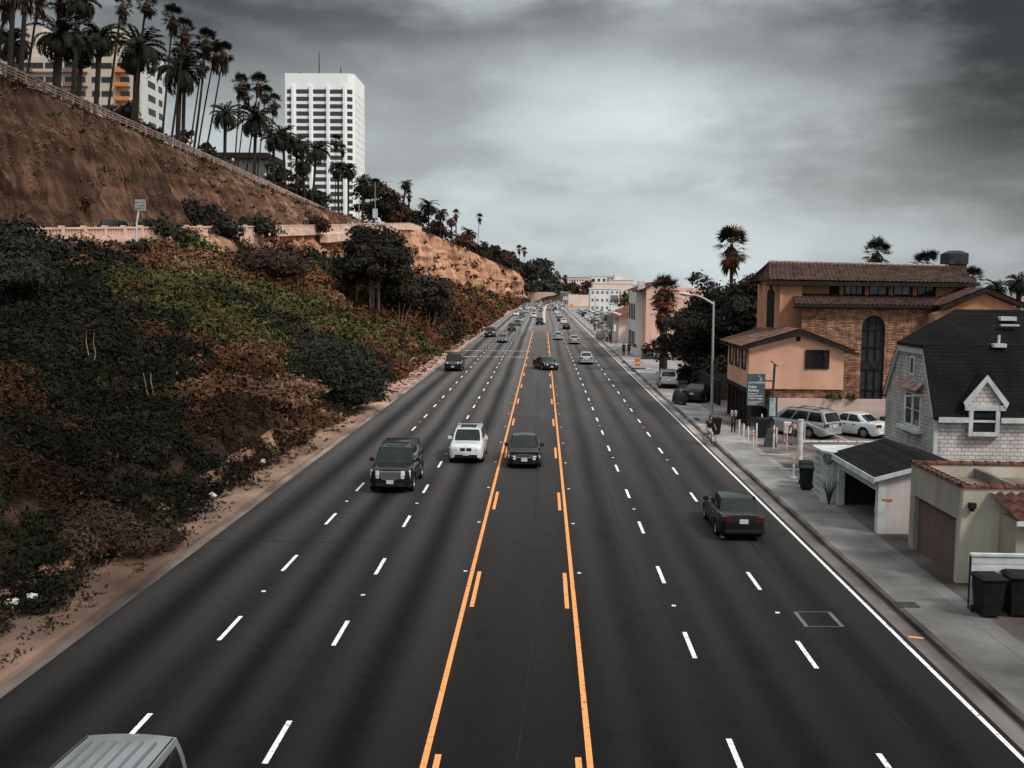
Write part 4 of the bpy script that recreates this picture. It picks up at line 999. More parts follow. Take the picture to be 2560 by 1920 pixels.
# trees and hedges on the plateau
def rim(bx, off, xf=None):
    Y = on_line(bx, off, xf or (lambda y: station(y)[4][0])); X = P(bx, 700, Y).x; return Vector((X, Y, terr(X, Y)))
PAL['hedge'] = (.020, .019, .013); PAL['far'] = (.040, .042, .034)
for bx, off, h_, sp_, lab, pal, front in [(800, 6, 6, 4.5, 'dark round tree low before the white tower', 'hedge', 1), (870, 14, 5, 5, 'dark hedge tree at the foot of the tower', 'hedge', 1), (700, 9, 8, 4, 'dark tree filling the palm thicket', 'hedge', 1), (760, 12, 9, 4.5, 'dark tree under the palms left of the tower', 'hedge', 1),
        (360, 11, 4.5, 2.8, 'small clipped tree under the white gable wall', 'hedge', 1), (395, 9, 3.6, 2.4, 'low round bush right of the clipped tree', 'hedge', 1), (530, 8, 4.2, 3.2, 'low bush at the foot of the leaning palms', 'hedge', 1), (330, 10, 6, 3, 'dark tree at the foot of the big round date palm', 'hedge', 1),
        (462, 10, 5.5, 2.2, 'young bushy palm-like tree between the double trunks', 'hedge', 1), (930, 16, 12, 7, 'broad dark tree beyond the ramp lamp poles', 'hedge', 0), (975, 14, 9, 6, 'russet-tinged tree mass right of the lamp poles', 'eucr', 0), (1010, 12, 6, 5, 'dark hedge beneath the crossed palms', 'hedge', 0),
        (1045, 12, 7, 5, 'dark bushy tree left of the round date palm', 'hedge', 0), (1090, 10, 6, 5, 'brown bush between the rim date palms', 'eucr', 0), (1150, 9, 6, 5, 'brown bush on the rim behind the sunlit palm', 'eucr', 0), (1195, 10, 6, 6, 'dark rim tree beneath the solitary palm', 'hedge', 0),
        (1225, 10, 8, 7, 'broad dark rim tree past the solitary palm', 'hedge', 0), (1250, 9, 9, 7, 'brown and green rim tree before the twin palms', 'eucr', 0), (1280, 8, 9, 8, 'dark tree beneath the twin palms', 'hedge', 0), (1300, 6, 10, 8, 'low dark tree at the end of the pale cliff', 'hedge', 0)]:
    b = rim(bx, off, (lambda y: fedge(y)[0]) if front else None)
    tree('broadleaf_tree', lab, b, h_*(1.55 if front else 1.25)+1.5, sp_*1.15, pal, 2, group='trees on the bluff top', bark=m_barkd, nb=18, low=.12, dens=1.0)
# dark wooded headland beyond the cliff
for bx, by, Y, h_, sp_, lab in [(1322, 700, 640, 17, 12, 'wooded knoll tree right behind the cliff end'), (1340, 700, 700, 20, 13, 'highest tree of the dark wooded knoll'), (1358, 705, 740, 17, 12, 'rounded tree on the right shoulder of the wooded knoll'), (1376, 712, 760, 14, 11, 'lower tree on the wooded knoll above the bridge'), (1392, 722, 780, 10, 10, 'last low tree of the knoll beside the bridge arch'), (1350, 725, 720, 12, 12, 'dark tree low on the knoll left of the bridge arch'), (1330, 722, 690, 12, 10, 'dark tree filling the gap between cliff and bridge')]:
    p_ = P(bx, by+12, Y); tree('headland_tree', lab, (p_.x, Y, p_.z), h_, sp_, 'far', 2, group='trees on the far headland', bark=m_barkd, nb=14, low=.15, dens=.5)
for cx, cy, bx, Y, lab in [(1356, 657, 1356, 720, 'left of two tiny fan palms on the far knoll'), (1370, 659, 1371, 730, 'right of two tiny fan palms on the far knoll'), (1413, 693, 1414, 760, 'dark round-headed palm before the far white hotel'), (1466, 708, 1466, 620, 'sunlit fan palm in front of the pink apartment block'), (1456, 712, 1457, 610, 'fan palm left of the sunlit one by the pink block')]:
    b = P(bx, 735, Y); palm_at('F', (b.x, Y, max(b.z, .1)), P(cx, cy, Y), 7.0/FOC*Y, lab, 'small palms in the far distance', .25, warm='sunlit' in lab)
# ------------------------------------------------------------------ buildings
m_tile = M('roof_tile', (.095, .052, .042), .9, .35, 2.2, dirt=(.030, .020, .017))
m_tile_r = M('roof_tile_red', (.125, .052, .039), .9, .35, 4, dirt=(.045, .024, .02))
m_stucco = M('stucco_orange', (.55, .285, .165), .92, .12, .35, bump=.25, bscale=9, dirt=(.40, .20, .115))
m_stucco2 = M('stucco_salmon', (.70, .40, .285), .92, .10, .5, bump=.2, bscale=9, dirt=(.58, .315, .215))
m_dark = M('dark_timber', (.028, .023, .021), .7, .3, 3)
m_stone = M_brick('ledge_stone', (.60, .335, .215), (.28, .155, .10), (.05, .03, .022), .52, .115, .014, .95, 'xz', 1.0, .55, .37, 2.5, distort=.22)
m_pinkwall = M('pink_wall', (.62, .47, .42), .9, .08, .6, stretch=(.3, 1, 3), dirt=(.52, .38, .335))
m_glass = M_glass('window_glass'); m_glassl = M_glass('window_glass_pale', (.10, .115, .13), .08)
m_white = M('white_trim', (.62, .64, .64), .6, .08, 2, dirt=(.46, .47, .47))
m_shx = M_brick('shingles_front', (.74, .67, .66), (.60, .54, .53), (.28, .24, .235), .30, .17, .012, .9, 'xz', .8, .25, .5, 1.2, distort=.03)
m_shy = M_brick('shingles_side_shaded', (.54, .495, .485), (.41, .375, .365), (.18, .16, .155), .34, .17, .012, .9, 'yz', .8, .3, .5, 1.2, distort=.03)  # same shingles, darker: shade of the road-facing side painted in
m_felt = M_brick('roof_shingle_dark', (.014, .0135, .0135), (.010, .010, .010), (.006, .006, .006), .35, .16, .012, .95, 'xz', .8, .4, .5, .8)
def win(parent, a, b, z0, z1, axis='x', at=0.0, frame=m_white, glass=m_glass, fw_=.07, proud=.05, cols=1, rws=1, name='window', side=-1, bar=.035):
    """a window unit on a wall: frame (part) with its glazing and bars as sub-parts. axis x: the wall runs along X at y=at"""
    o0 = [(a+b)/2, at, (z0+z1)/2] if axis == 'x' else [at, (a+b)/2, (z0+z1)/2]
    def bx(mb, u0, u1, d0, d1, w0, w1):
        d0, d1 = sorted((at+side*d0, at+side*d1))
        if axis == 'x': mb.box(u0, u1, d0, d1, w0, w1)
        else: mb.box(d0, d1, u0, u1, w0, w1)
    f = MB().mat(frame)
    bx(f, a-fw_, a, -.02, proud, z0-fw_, z1+fw_); bx(f, b, b+fw_, -.02, proud, z0-fw_, z1+fw_)
    bx(f, a, b, -.02, proud, z1, z1+fw_); bx(f, a, b, -.02, proud+.02, z0-fw_, z0)
    for k in range(1, cols): u_ = a+(b-a)*k/cols; bx(f, u_-bar/2, u_+bar/2, 0, proud*.8, z0, z1)
    for k in range(1, rws): w_ = z0+(z1-z0)*k/rws; bx(f, a, b, 0, proud*.78, w_-bar/2, w_+bar/2)
    fo = f.build(name, parent)
    g_ = MB().mat(glass); bx(g_, a+.001, b-.001, -.015, .008, z0+.001, z1-.001)
    g_.build('pane', None, org=(0, 0, 0)).parent = fo
    pane = fo.children[0] if False else None
    return fo
def fixpane(): pass
# panes must be written in their frame's coordinates
_old_win = win
def win(parent, *a, **k):
    fo = _old_win(parent, *a, **k); org = Vector(parent['_org'])
    for c in [o for o in bpy.data.objects if o.parent == fo]: c.location = -org
    return fo
def tiles(mb, e0, e1, r1, r0, pitch=.30, amp=.045, rows_=None, drop=.015):
    """barrel tiles on a sloping quad: e0-e1 the eave, r0-r1 the ridge"""
    e0, e1, r1, r0 = map(Vector, (e0, e1, r1, r0)); wd = max((e1-e0).length, (r1-r0).length); n = max(2, int(wd/pitch))*4
    nr = (e1-e0).cross(r0-e0).normalized()
    if nr.z < 0: nr = -nr
    L_ = ((r0-e0).length+(r1-e1).length)/2; R = rows_ or max(1, int(L_/.42))
    for rr in range(R):
        t0, t1 = rr/R, (rr+1)/R+.04; t1 = min(t1, 1.0); g0, g1 = [], []
        jit = rnd.uniform(-.01, .01)
        for k in range(n+1):
            f = k/n; ph = amp*math.cos(2*PI*f*n/4); a = e0.lerp(e1, f); b = r0.lerp(r1, f)
            g0.append(a.lerp(b, t0)+nr*(ph+.04+drop+jit)); g1.append(a.lerp(b, t1)+nr*(ph+.04-drop))
        mb.grid([g0, g1])
def slab(mb, e0, e1, r1, r0, th=.12):
    p = [Vector(q) for q in (e0, e1, r1, r0)]; mb.prism([q-Vector((0, 0, th)) for q in p], (0, 0, th))
# ---- tile-roofed villa with the tall arched window
V0 = (17.8, 73, 1.5)
vil = thing('villa', 'orange stucco and ledge-stone villa with brown tiled roofs and a tall arched window', 'house', V0, world_parts=True)
YV = 73.0
def X_at(sx, Y): return P(sx, 721, Y).x
def Z_at(sx, sy, Y): return P(sx, sy, Y).z
xl, xr = X_at(2008, YV), X_at(2352, YV)+1.5; zb, zt_ = Z_at(2180, 1003, YV), Z_at(2180, 764, YV)
# stone wall with the arched opening left free (built as pieces round the arch)
ax0, ax1 = X_at(2159, YV), X_at(2217, YV); ar = (ax1-ax0)/2; axc = (ax0+ax1)/2; az1 = Z_at(2188, 789, YV); asp = az1-ar
sw = MB().mat(m_stone); n_ = 14
def wallpiece(mb, pts, th=.35): mb.prism([(x, YV, z) for x, z in pts], (0, th, 0))
wallpiece(sw, [(xl, zb), (ax0, zb), (ax0, asp), (ax0, zt_), (xl, zt_)][:3]+[(ax0, zt_), (xl, zt_)])
wallpiece(sw, [(ax1, zb), (xr, zb), (xr, zt_), (ax1, zt_)])
arc = [(axc-ar*math.cos(PI*k/n_), asp+ar*math.sin(PI*k/n_)) for k in range(n_+1)]
for (p_, q_) in zip(arc, arc[1:]): wallpiece(sw, [p_, q_, (q_[0], zt_), (p_[0], zt_)])
sw.build('stone_wall', vil)
# stone below and beside the low wing down to the retaining wall
sw = MB().mat(m_stone); x_w0, x_w1 = X_at(1944, 70.4), X_at(2116, 70.4)
sw.box(xl-2.2, xl+.02, 71.0, 73.2, 1.3, 2.6); sw.box(x_w0-.25, x_w1+.05, 70.35, 72.9, 1.3, Z_at(2000, 975, 70.35)); sw.build('stone_base', vil)
# arched window: glazing, mullions, transom panel
gz = MB().mat(M_glass('arch_glass', (.030, .034, .040), .12)); gz.prism([(x, YV+.22, z) for x, z in [(ax0, zb)]+arc+[(ax1, zb)]], (0, .05, 0)); 
aw = MB().mat(m_dark)
for k in (1, 2): x = ax0+(ax1-ax0)*k/3; aw.box(x-.035, x+.035, YV+.12, YV+.21, zb, asp+ar*.92)
zt2 = Z_at(2188, 904, YV); zt3 = Z_at(2188, 924, YV); aw.box(ax0, ax1, YV+.10, YV+.212, zt3, zt2)
for z in (Z_at(2188, 825, YV), Z_at(2188, 868, YV), Z_at(2188, 975, YV)): aw.box(ax0, ax1, YV+.13, YV+.208, z-.03, z+.03)
rows_ = [[(x*s_+axc*(1-s_), YV+.05+.14*(s_ < 1), z if z <= zb else (z-asp)*s_+asp if z > asp else z) for x, z in [(ax0, zb)]+arc+[(ax1, zb)]] for s_ in (1.0, .93)]
aw.grid(rows_); fo = aw.build('arched_window', vil); g_ = gz.build('pane', None, org=(0, 0, 0)); g_.parent = fo; g_.location = -Vector(V0)
# middle tiled skirt roof above the stone
e_y, r_y = YV-.55, YV+2.2; zsk0 = Z_at(2180, 764, e_y)+.05; zsk1 = Z_at(2180, 738, r_y)
xsl, xsr = X_at(1985, e_y)+.1, X_at(2366, e_y)
rt = MB().mat(m_tile); tiles(rt, (xsl, e_y, zsk0), (xsr, e_y, zsk0-.02), (xsr, r_y, zsk1), (X_at(1984, r_y), r_y, zsk1+.05)); rt.build('skirt_roof', vil, smooth=False)
rs = MB().mat(m_dark); slab(rs, (xsl, e_y, zsk0), (xsr, e_y, zsk0), (xsr, r_y, zsk1), (X_at(1984, r_y), r_y, zsk1)); rs.box(xsl, xsr, e_y-.03, e_y+.02, zsk0-.2, zsk0-.005)
rs.box(xsl, xr, e_y+.1, YV-.01, zsk0-.28, zsk0-.16); rs.build('eave', vil)
# dark recess left of the stone wall
rc = MB().mat(m_stucco); rc.box(X_at(1949, 74.5), xl+.3, 74.5, 82, 1.5, Z_at(1990, 700, 74.5)); rc.build('wall', vil)
# upper storey: stucco box at left, window band to the right
zu0, zu1 = zsk1-.2, Z_at(2150, 700, 75.2)
us = MB().mat(m_stucco); xs0, xs1 = X_at(1949, 74.6), X_at(2073, 75.2)
us.box(xs0+.02, xs1, 75.2, 82, zu0-1, zu1+.25); 
for sx in (2103, 2166, 2226, 2286): x = X_at(sx, 75.2); pr = MB().mat(m_stucco); pr.box(x-.13, x+.13, 75.05, 75.6, zu0, zu1+.1); pr.build('pier', vil)
us.build('upper_wall', vil); us = MB().mat(m_stucco); us.box(X_at(2340, 75.2), X_at(2420, 75.2), 75.1, 80, zu0-.5, zu1+.1); us.build('upper_wall', vil)
db = MB().mat(m_dark); db.box(X_at(2073, 75.2), X_at(2350, 75.2), 75.45, 75.6, zu0, zu1+.2); db.build('window_recess', vil)
for k, (a, b) in enumerate(((2110, 2160), (2172, 2221), (2232, 2281), (2292, 2338))):
    win(vil, X_at(a, 75.3)+.12, X_at(b, 75.3)-.08, Z_at(2200, 740, 75.3)+.12, Z_at(2200, 714, 75.3), 'x', 75.44, m_dark, m_glassl if k < 3 else m_glass, .10, .08, cols=2 if k else 3, rws=1)
# upper roof: eave, ridge, gable at the left
yE, yR = 74.1, 77.6; zE = Z_at(2100, 703, yE); zR = Z_at(2100, 667, yR)+.15
xE0, xE1 = X_at(1922, yE), X_at(2440, yE); xR0, xR1 = X_at(1920, yR), X_at(2400, yR)
ur = MB().mat(m_tile); tiles(ur, (xE0, yE, zE+.05), (xE1, yE, zE-.05), (xR1, yR, zR-.12), (xR0, yR, zR+.1))
tiles(ur, (xE0, 81.5, zE), (xE1, 81.5, zE), (xR1, yR, zR-.12), (xR0, yR, zR+.1))
tiles(ur, (X_at(1906, 77), 81.5, zE), (X_at(1906, 77), yE, zE), (xR0+.05, yR-.05, zR+.1), (xR0+.05, yR+.05, zR+.1))
ur.build('upper_roof', vil)
rg = MB().mat(M('ridge_mortar', (.42, .33, .29), .9, .3, 6)); rg.tube([(xR0, yR, zR+.20), (xR1, yR, zR-.02)], .09, 6); rg.build('ridge_cap', vil)
ue = MB().mat(m_dark); slab(ue, (xE0, yE+.04, zE), (xE1, yE+.04, zE-.1), (xR1, yR, zR-.2), (xR0, yR, zR), .16); slab(ue, (xE0, 81.4, zE-.05), (xE1, 81.4, zE-.1), (xR1, yR, zR-.2), (xR0, yR, zR), .16)
ue.box(xE0, xE1, yE-.02, yE+.02, zE-.32, zE-.06); ue.box(xE0-.02, xE1, yE+.1, 75.2, zE-.34, zE-.24); ue.build('eave', vil)
# gable tower end at left with the arched niche
tw = MB().mat(m_stucco); tx0, tx1 = X_at(1921, 75.8), X_at(1950, 74.4)
tw.prism([(tx1+.02, 74.4, 1.5), (tx1+.02, 74.4, zE-.1), (tx0, 77.8, zE-.1), (tx0, 77.8, 1.5)], (2.6, 1.2, 0)); tw.build('tower_wall', vil)
nb2 = MB().mat(m_dark)
p0, p1 = Vector((tx1, 74.4, 0)), Vector((tx0, 77.8, 0)); dd = (p1-p0).normalized(); nrm2 = Vector((-1, -.55, 0)).normalized()
def on_t(t, z): q = p0.lerp(p1, t); return (q.x-.03, q.y-.03, z)
zn0, zn1 = Z_at(1935, 818, 76), Z_at(1935, 735, 76)
arch = [on_t(.30, zn0)]+[on_t(.5-.2*math.cos(PI*k/8), zn1+.35*math.sin(PI*k/8)) for k in range(9)]+[on_t(.70, zn0)]
nb2.prism(arch, (.08, .05, 0)); nb2.prism([on_t(.42, zE-.55), on_t(.42, zE-.35), on_t(.58, zE-.35), on_t(.58, zE-.55)], (.06, .03, 0)); nb2.build('arched_niche', vil)
# chimney with dark metal cap
cx0, cx1 = X_at(2361, 78), X_at(2408, 78); cz0, cz1 = Z_at(2384, 700, 78), Z_at(2384, 660, 78)
ch = MB().mat(M_brick('chimney_brick', (.20, .10, .07), (.13, .07, .05), (.06, .04, .03), .3, .1, .01, .95, 'xz')); ch.box(cx0+.1, cx1, 77.5, 79, cz0-1, cz1); ch.build('chimney', vil)
cc = MB().mat(M('cap_metal', (.045, .045, .05), .55, .3, 3)); zc = Z_at(2384, 634, 78)
cc.grid([[(cx0+.0, 77.4, cz1), (cx1+.05, 77.4, cz1), (cx1+.05, 79.1, cz1), (cx0, 79.1, cz1)], [(cx0, 77.4, zc), (cx1+.05, 77.4, zc), (cx1+.05, 79.1, zc), (cx0, 79.1, zc)], [(cx0+.4, 77.9, zc+.22), (cx1-.35, 77.9, zc+.22), (cx1-.35, 78.6, zc+.22), (cx0+.4, 78.6, zc+.22)]], closed=True, cap0=True, cap1=True); cc.build('chimney_cap', vil)
# right-hand gable
yg = 71.5; gx0, gx1, gxp = X_at(2372, yg), X_at(2556, yg), X_at(2461, yg); gz0, gzp = Z_at(2372, 772, yg), Z_at(2461, 733, yg)
ga = MB().mat(m_stucco); ga.prism([(gx0-.8, yg, 1.5), (gx1, yg, 1.5), (gx1, yg, gz0), (gxp, yg, gzp), (gx0+.1, yg, gz0), (gx0-.8, yg, gz0-.35)], (0, 4, 0)); ga.build('gable_wall', vil)
gr_ = MB().mat(m_tile); ov = .55; zo = .22
tiles(gr_, (gx0-ov, yg+5, gz0-.05+zo), (gx0-ov, yg-.4, gz0-.05+zo), (gxp, yg-.4, gzp+zo+.1), (gxp, yg+5, gzp+zo+.1)); tiles(gr_, (gx1+ov, yg-.4, gz0-.05+zo), (gx1+ov, yg+5, gz0-.05+zo), (gxp, yg+5, gzp+zo+.1), (gxp, yg-.4, gzp+zo+.1)); gr_.build('gable_roof', vil)
gb = MB().mat(m_dark)
for a in (gx0-ov, gx1+ov): gb.prism([(a, yg-.42, gz0-.32+zo), (a, yg-.42, gz0-.06+zo), (gxp, yg-.42, gzp+zo+.1), (gxp, yg-.42, gzp+zo-.2)], (0, .5, 0))
gb.build('barge_board', vil)
# low salmon wing near the road
yw = 70.2; wx0, wx1, wxp = X_at(1878, yw), X_at(2117, yw), X_at(2001, yw); wz0 = Z_at(1990, 973, yw); wl, wr, wp = Z_at(1878, 868, yw), Z_at(2117, 877, yw), Z_at(2001, 832, yw)
wg = MB().mat(m_stucco2); wg.prism([(wx0, yw, wz0), (wx1, yw, wz0), (wx1, yw, wr-.05), (wxp, yw, wp), (wx0, yw, wl)], (0, 8.0, 0)); wg.build('wing_wall', vil)
wrf = MB().mat(m_tile_r if False else M('roof_tile_wing', (.17, .092, .070), .9, .3, 2, dirt=(.08, .045, .036)))
zo = .16; ov = .55
tiles(wrf, (wx0-ov, yw+8.4, wl-.12+zo), (wx0-ov, yw-.35, wl-.12+zo), (wxp, yw-.35, wp+zo+.06), (wxp, yw+8.4, wp+zo+.06)); tiles(wrf, (wx1+.6, yw-.35, wr-.18+zo), (wx1+.6, yw+8.4, wr-.18+zo), (wxp, yw+8.4, wp+zo+.06), (wxp, yw-.35, wp+zo+.06)); wrf.build('wing_roof', vil)
wb_ = MB().mat(m_dark)
for a, z in ((wx0-ov, wl-.12), (wx1+.6, wr-.18)): wb_.prism([(a, yw-.38, z-.06), (a, yw-.38, z+zo), (wxp, yw-.38, wp+zo+.05), (wxp, yw-.38, wp-.16)], (0, .06, 0)); wb_.box(min(a, a+.3), max(a, a+.3), yw-.2, yw+8.2, z-.05, z+.05)
wb_.build('wing_eave', vil)
sx0, sx1, sz0, sz1 = X_at(2035, yw), X_at(2063, yw), Z_at(2049, 922, yw), Z_at(2049, 875, yw)
win(vil, sx0, sx1, sz0+.05, sz1-.05, 'x', yw, m_dark, m_glass, .06, .05, cols=2, rws=1)
for a, b in ((sx0-.42, sx0-.07), (sx1+.07, sx1+.42)):
    s_ = MB().mat(m_dark); s_.box(a, b, yw-.09, yw-.01, sz0, sz1)
    for k in range(9): z = sz0+.08+k*(sz1-sz0-.16)/8; s_.box(a+.04, b-.04, yw-.105, yw-.088, z-.03, z+.02)
    s_.build('shutter', vil)
vt = MB().mat(m_dark); x = X_at(2000, yw); vt.box(x-.13, x+.13, yw-.05, yw+.02, Z_at(2000, 853, yw), Z_at(2000, 841, yw)); vt.build('vent', vil)
for k in range(3):
    y0 = yw+1.0+k*2.35; win(vil, y0, y0+1.35, wz0+1.25, wz0+2.45, 'y', wx0, m_dark, m_glass, .07, .06, cols=1, side=-1)
# dark carport posts and shadowed wall under the wing
cpst = MB().mat(m_dark); cpst.box(wx0+1.6, wx1-1, 73.5, 79, .15, wz0); cpst.build('undercroft_wall', vil)
for k in range(6):
    c = MB().mat(m_dark); y = yw+.4+k*1.5; c.box(wx0+.05, wx0+.30, y-.13, y+.13, .15, wz0); c.build('post', vil)
bm_ = MB().mat(m_dark); bm_.box(wx0, wx0+.35, yw+.02, yw+8, wz0-.32, wz0-.003); bm_.build('beam', vil)
ww = MB().mat(m_dark); 
tag(vil, None)
# pink retaining wall behind the parking bays
py = 70.25; rw_ = MB().mat(m_pinkwall); px0, px1 = X_at(1944, py), X_at(2330, py)
rw_.box(px0, px1, py-.2, py, .15, Z_at(2050, 996, py)); o = rw_.build('retaining_wall', org=(px0, py, .15)); tag(o, 'long plain pink retaining wall behind the parked silver minivan', 'wall')
# plants on top of the retaining wall
for i, (sx, lab) in enumerate(((2078, 'small weed clump on top of the pink wall, left'), (2128, 'small weed clump on top of the pink wall beside the arched window'))):
    p_ = P(sx, 1000, py-.05); bush('small_plant', lab, 0, 0, .8-.25*i, .5, 'olive', 'plant', n=5, base=Vector((p_.x, py-.02, Z_at(2050, 996, py)-.05)))
# ---- gambrel shingle house
HX, HY0, HY1 = 17.0, 46.2, 52.9
H0 = (HX, HY0, .15)
hs = thing('shingle_house', 'pale grey shingled house with a black gambrel roof, white trim and a pointed dormer', 'house', H0, world_parts=True)
def zH(sx, sy, Y): return P(sx, sy, Y).z
ze_n, ze_f = zH(2348, 1040, HY0), zH(2212, 983, HY1); yb_n, yb_f = HY0+1.55, HY1-1.9; zb_ = zH(2307, 870, yb_n)
ridge_y = (HY0+HY1)/2; zr_ = zH(2380, 773, ridge_y); xrg = HX+1.9; HXR = 33
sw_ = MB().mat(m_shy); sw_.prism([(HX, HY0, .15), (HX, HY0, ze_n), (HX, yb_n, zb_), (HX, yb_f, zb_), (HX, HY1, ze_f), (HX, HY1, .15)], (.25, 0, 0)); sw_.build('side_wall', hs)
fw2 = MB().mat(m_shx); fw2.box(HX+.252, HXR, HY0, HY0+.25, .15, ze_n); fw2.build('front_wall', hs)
rf = MB().mat(m_felt); ov = .12
rf.prism([(HX-ov, HY0-.25, ze_n-.02), (HX-ov, yb_n, zb_+.12), (HX-ov, yb_n, zb_), (HX-ov, HY0-.2, ze_n-.16)], (HXR-HX+ov, 0, 0))
rf.prism([(HX-ov, HY1+.25, ze_f-.02), (HX-ov, yb_f, zb_+.12), (HX-ov, yb_f, zb_), (HX-ov, HY1+.2, ze_f-.16)], (HXR-HX+ov, 0, 0))
p = [(HX-.2, yb_n-.02, zb_+.12), (HXR, yb_n-.02, zb_+.12), (HXR, ridge_y, zr_), (xrg, ridge_y, zr_), (HX-.2, yb_f+.02, zb_+.12), (HXR, yb_f+.02, zb_+.12)]
rf.face([p[0], p[1], p[2], p[3]]); rf.face([p[4], p[3], p[2], p[5]]); rf.face([p[0], p[3], p[4]]); rf.face([p[0], p[4], (HX-.2, yb_f, zb_), (HX-.2, yb_n, zb_)])
rf.build('roof', hs)
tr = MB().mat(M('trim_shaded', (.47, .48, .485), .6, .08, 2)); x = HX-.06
tr.prism([(x-.06, yb_n+.05, zb_-.02), (x-.06, yb_f-.05, zb_-.02), (x-.06, yb_f-.02, zb_-.30), (x-.06, yb_n+.02, zb_-.30)], (.1, 0, 0))
def rake(mb, ya, za, yb2, zb2, wd): mb.prism([(x-.07, ya, za), (x-.07, yb2, zb2), (x-.07, yb2+(wd if yb2 < ridge_y else -wd), zb2-.05), (x-.07, ya+(wd if ya < ridge_y else -wd), za-.05)], (.1, 0, 0))
rake(tr, HY0-.04, ze_n-.02, yb_n, zb_, .10); rake(tr, HY1+.04, ze_f-.02, yb_f, zb_, .10); tr.build('rake_trim', hs)
cbn = MB().mat(m_white); cbn.box(HX-.03, HX+.14, HY0-.035, HY0+.1, .15, ze_n-.16); cbn.build('corner_board', hs)
ft = MB().mat(m_white); dx0, dx1 = X_at(2437, HY0)-.1, X_at(2504, HY0)+.15
ft.box(HX+.05, dx0, HY0-.32, HY0-.22, ze_n-.24, ze_n-.02); ft.box(dx1, HXR, HY0-.32, HY0-.22, ze_n-.24, ze_n-.02)
ft.box(HX+.05, dx0, HY0-.22, HY0-.003, ze_n-.22, ze_n-.17); ft.box(dx1, HXR, HY0-.22, HY0-.003, ze_n-.22, ze_n-.17); ft.build('fascia', hs)
# louvre vent in the gable
yv = P(2277, 930, 49.2).y; lv = MB().mat(m_white)
z0, z1 = zH(2277, 938, 49.2), zH(2277, 890, 49.2); lv.box(HX-.06, HX-.003, 48.95, 49.5, z0, z1); lo = lv.build('louvre_vent', hs)
ls = MB().mat(m_dark)
for k in range(8): z = z0+.15+k*(z1-z0-.28)/7; ls.box(HX-.068, HX-.062, 49.07, 49.38, z-.035, z+.035)
o = ls.build('slot', None, org=(0, 0, 0)); o.parent = lo; o.location = -Vector(H0)
# side window with open casement, hood and sill
wy0, wy1 = 48.0, 49.9; wz0_, wz1_ = zH(2270, 1060, 49), zH(2270, 985, 49)
win(hs, wy0, 48.85, wz0_, wz1_, 'y', HX, m_white, m_glass, .10, .06, cols=1, rws=2); win(hs, 49.05, wy1, wz0_, wz1_, 'y', HX, m_white, m_glass, .10, .055, cols=1, rws=2)
cs = MB().mat(m_white); cs.box(HX-.75, HX-.06, 47.86, 47.90, wz0_-.05, wz0_+.0); cs.box(HX-.75, HX-.06, 47.86, 47.90, wz1_, wz1_+.06); cs.box(HX-.78, HX-.72, 47.85, 47.91, wz0_-.05, wz1_+.06); cs.build('open_casement', hs)
si = MB().mat(m_white); si.box(HX-.35, HX-.01, wy0-.35, wy1+.3, wz0_-.28, wz0_-.12); si.build('window_box', hs)
st_o = MB().mat(M('rust_stain', (.30, .20, .17), .9, .4, 3)); st_o.prism([(HX-.35, wy0-.2, wz1_+.22), (HX-.35, wy1+.2, wz1_+.22), (HX-.02, wy1+.3, wz1_+.55), (HX-.02, wy0-.3, wz1_+.55)], (0, 0, .05)); st_o.build('window_hood', hs)
# dormer
dxc = (X_at(2437, HY0)+X_at(2504, HY0))/2+.02; dz_e, dz_p = zH(2470, 1000, HY0-.3), zH(2472, 940, HY0-.3); dw = .92; yd = HY0-.34
wy = HY0-.32
ds = MB().mat(m_shx); ds.prism([(dxc-dw*.72, yd+.12, ze_n-.9), (dxc+dw*.72, yd+.12, ze_n-.9), (dxc+dw*.72, yd+.12, dz_e), (dxc, yd+.12, dz_p-.16), (dxc-dw*.72, yd+.12, dz_e)], (0, 1.8, 0)); ds.build('dormer_wall', hs)
dr = MB().mat(m_felt)
for s_ in (-1, 1): dr.prism([(dxc, yd+.04, dz_p+.02), (dxc+s_*(dw+.03), yd+.04, dz_e-.14), (dxc+s_*(dw+.03), yd+.04, dz_e-.20), (dxc, yd+.04, dz_p-.05)], (0, 2.2, 0))
dr.build('dormer_roof', hs)
dt_ = MB().mat(m_white)
for s_ in (-1, 1): dt_.prism([(dxc, yd-.04, dz_p+.04), (dxc+s_*(dw+.04), yd-.04, dz_e-.12), (dxc+s_*(dw-.06), yd-.04, dz_e-.36), (dxc, yd-.04, dz_p-.24)], (0, .078, 0)); dt_.box(dxc+s_*dw*.80-.12, dxc+s_*dw*.80+.12, yd+.0, yd+.12, dz_e-.46, dz_e-.22)
dt_.box(dxc-dw*.78, dxc+dw*.78, yd+.05, yd+.118, dz_e-.40, dz_e-.22); dt_.build('dormer_trim', hs)
win(hs, dxc-.50, dxc+.46, zH(2470, 1081, HY0-.3), dz_e-.46, 'x', yd+.12, m_white, m_glass, .17, .09, cols=1, rws=2, bar=.09)
# roof fittings
rv = MB().mat(m_white); q = P(2520, 795, 48.9); rv.box(q.x-.35, q.x+.35, q.y-.1, q.y+.3, q.z-.12, q.z+.06); q2_ = P(2525, 812, 48.4); rv.box(q2_.x-.4, q2_.x+.4, q2_.y-.05, q2_.y+.12, q2_.z-.06, q2_.z+.02); rv.build('roof_vent', hs)
rv = MB().mat(m_white); q = P(2497, 850, 47.7); rv.tube([(q.x, q.y, q.z-.25), (q.x, q.y, q.z+.22)], .06, 7); rv.box(q.x-.28, q.x+.28, q.y-.2, q.y+.2, q.z-.32, q.z-.16); rv.build('vent_pipe', hs)
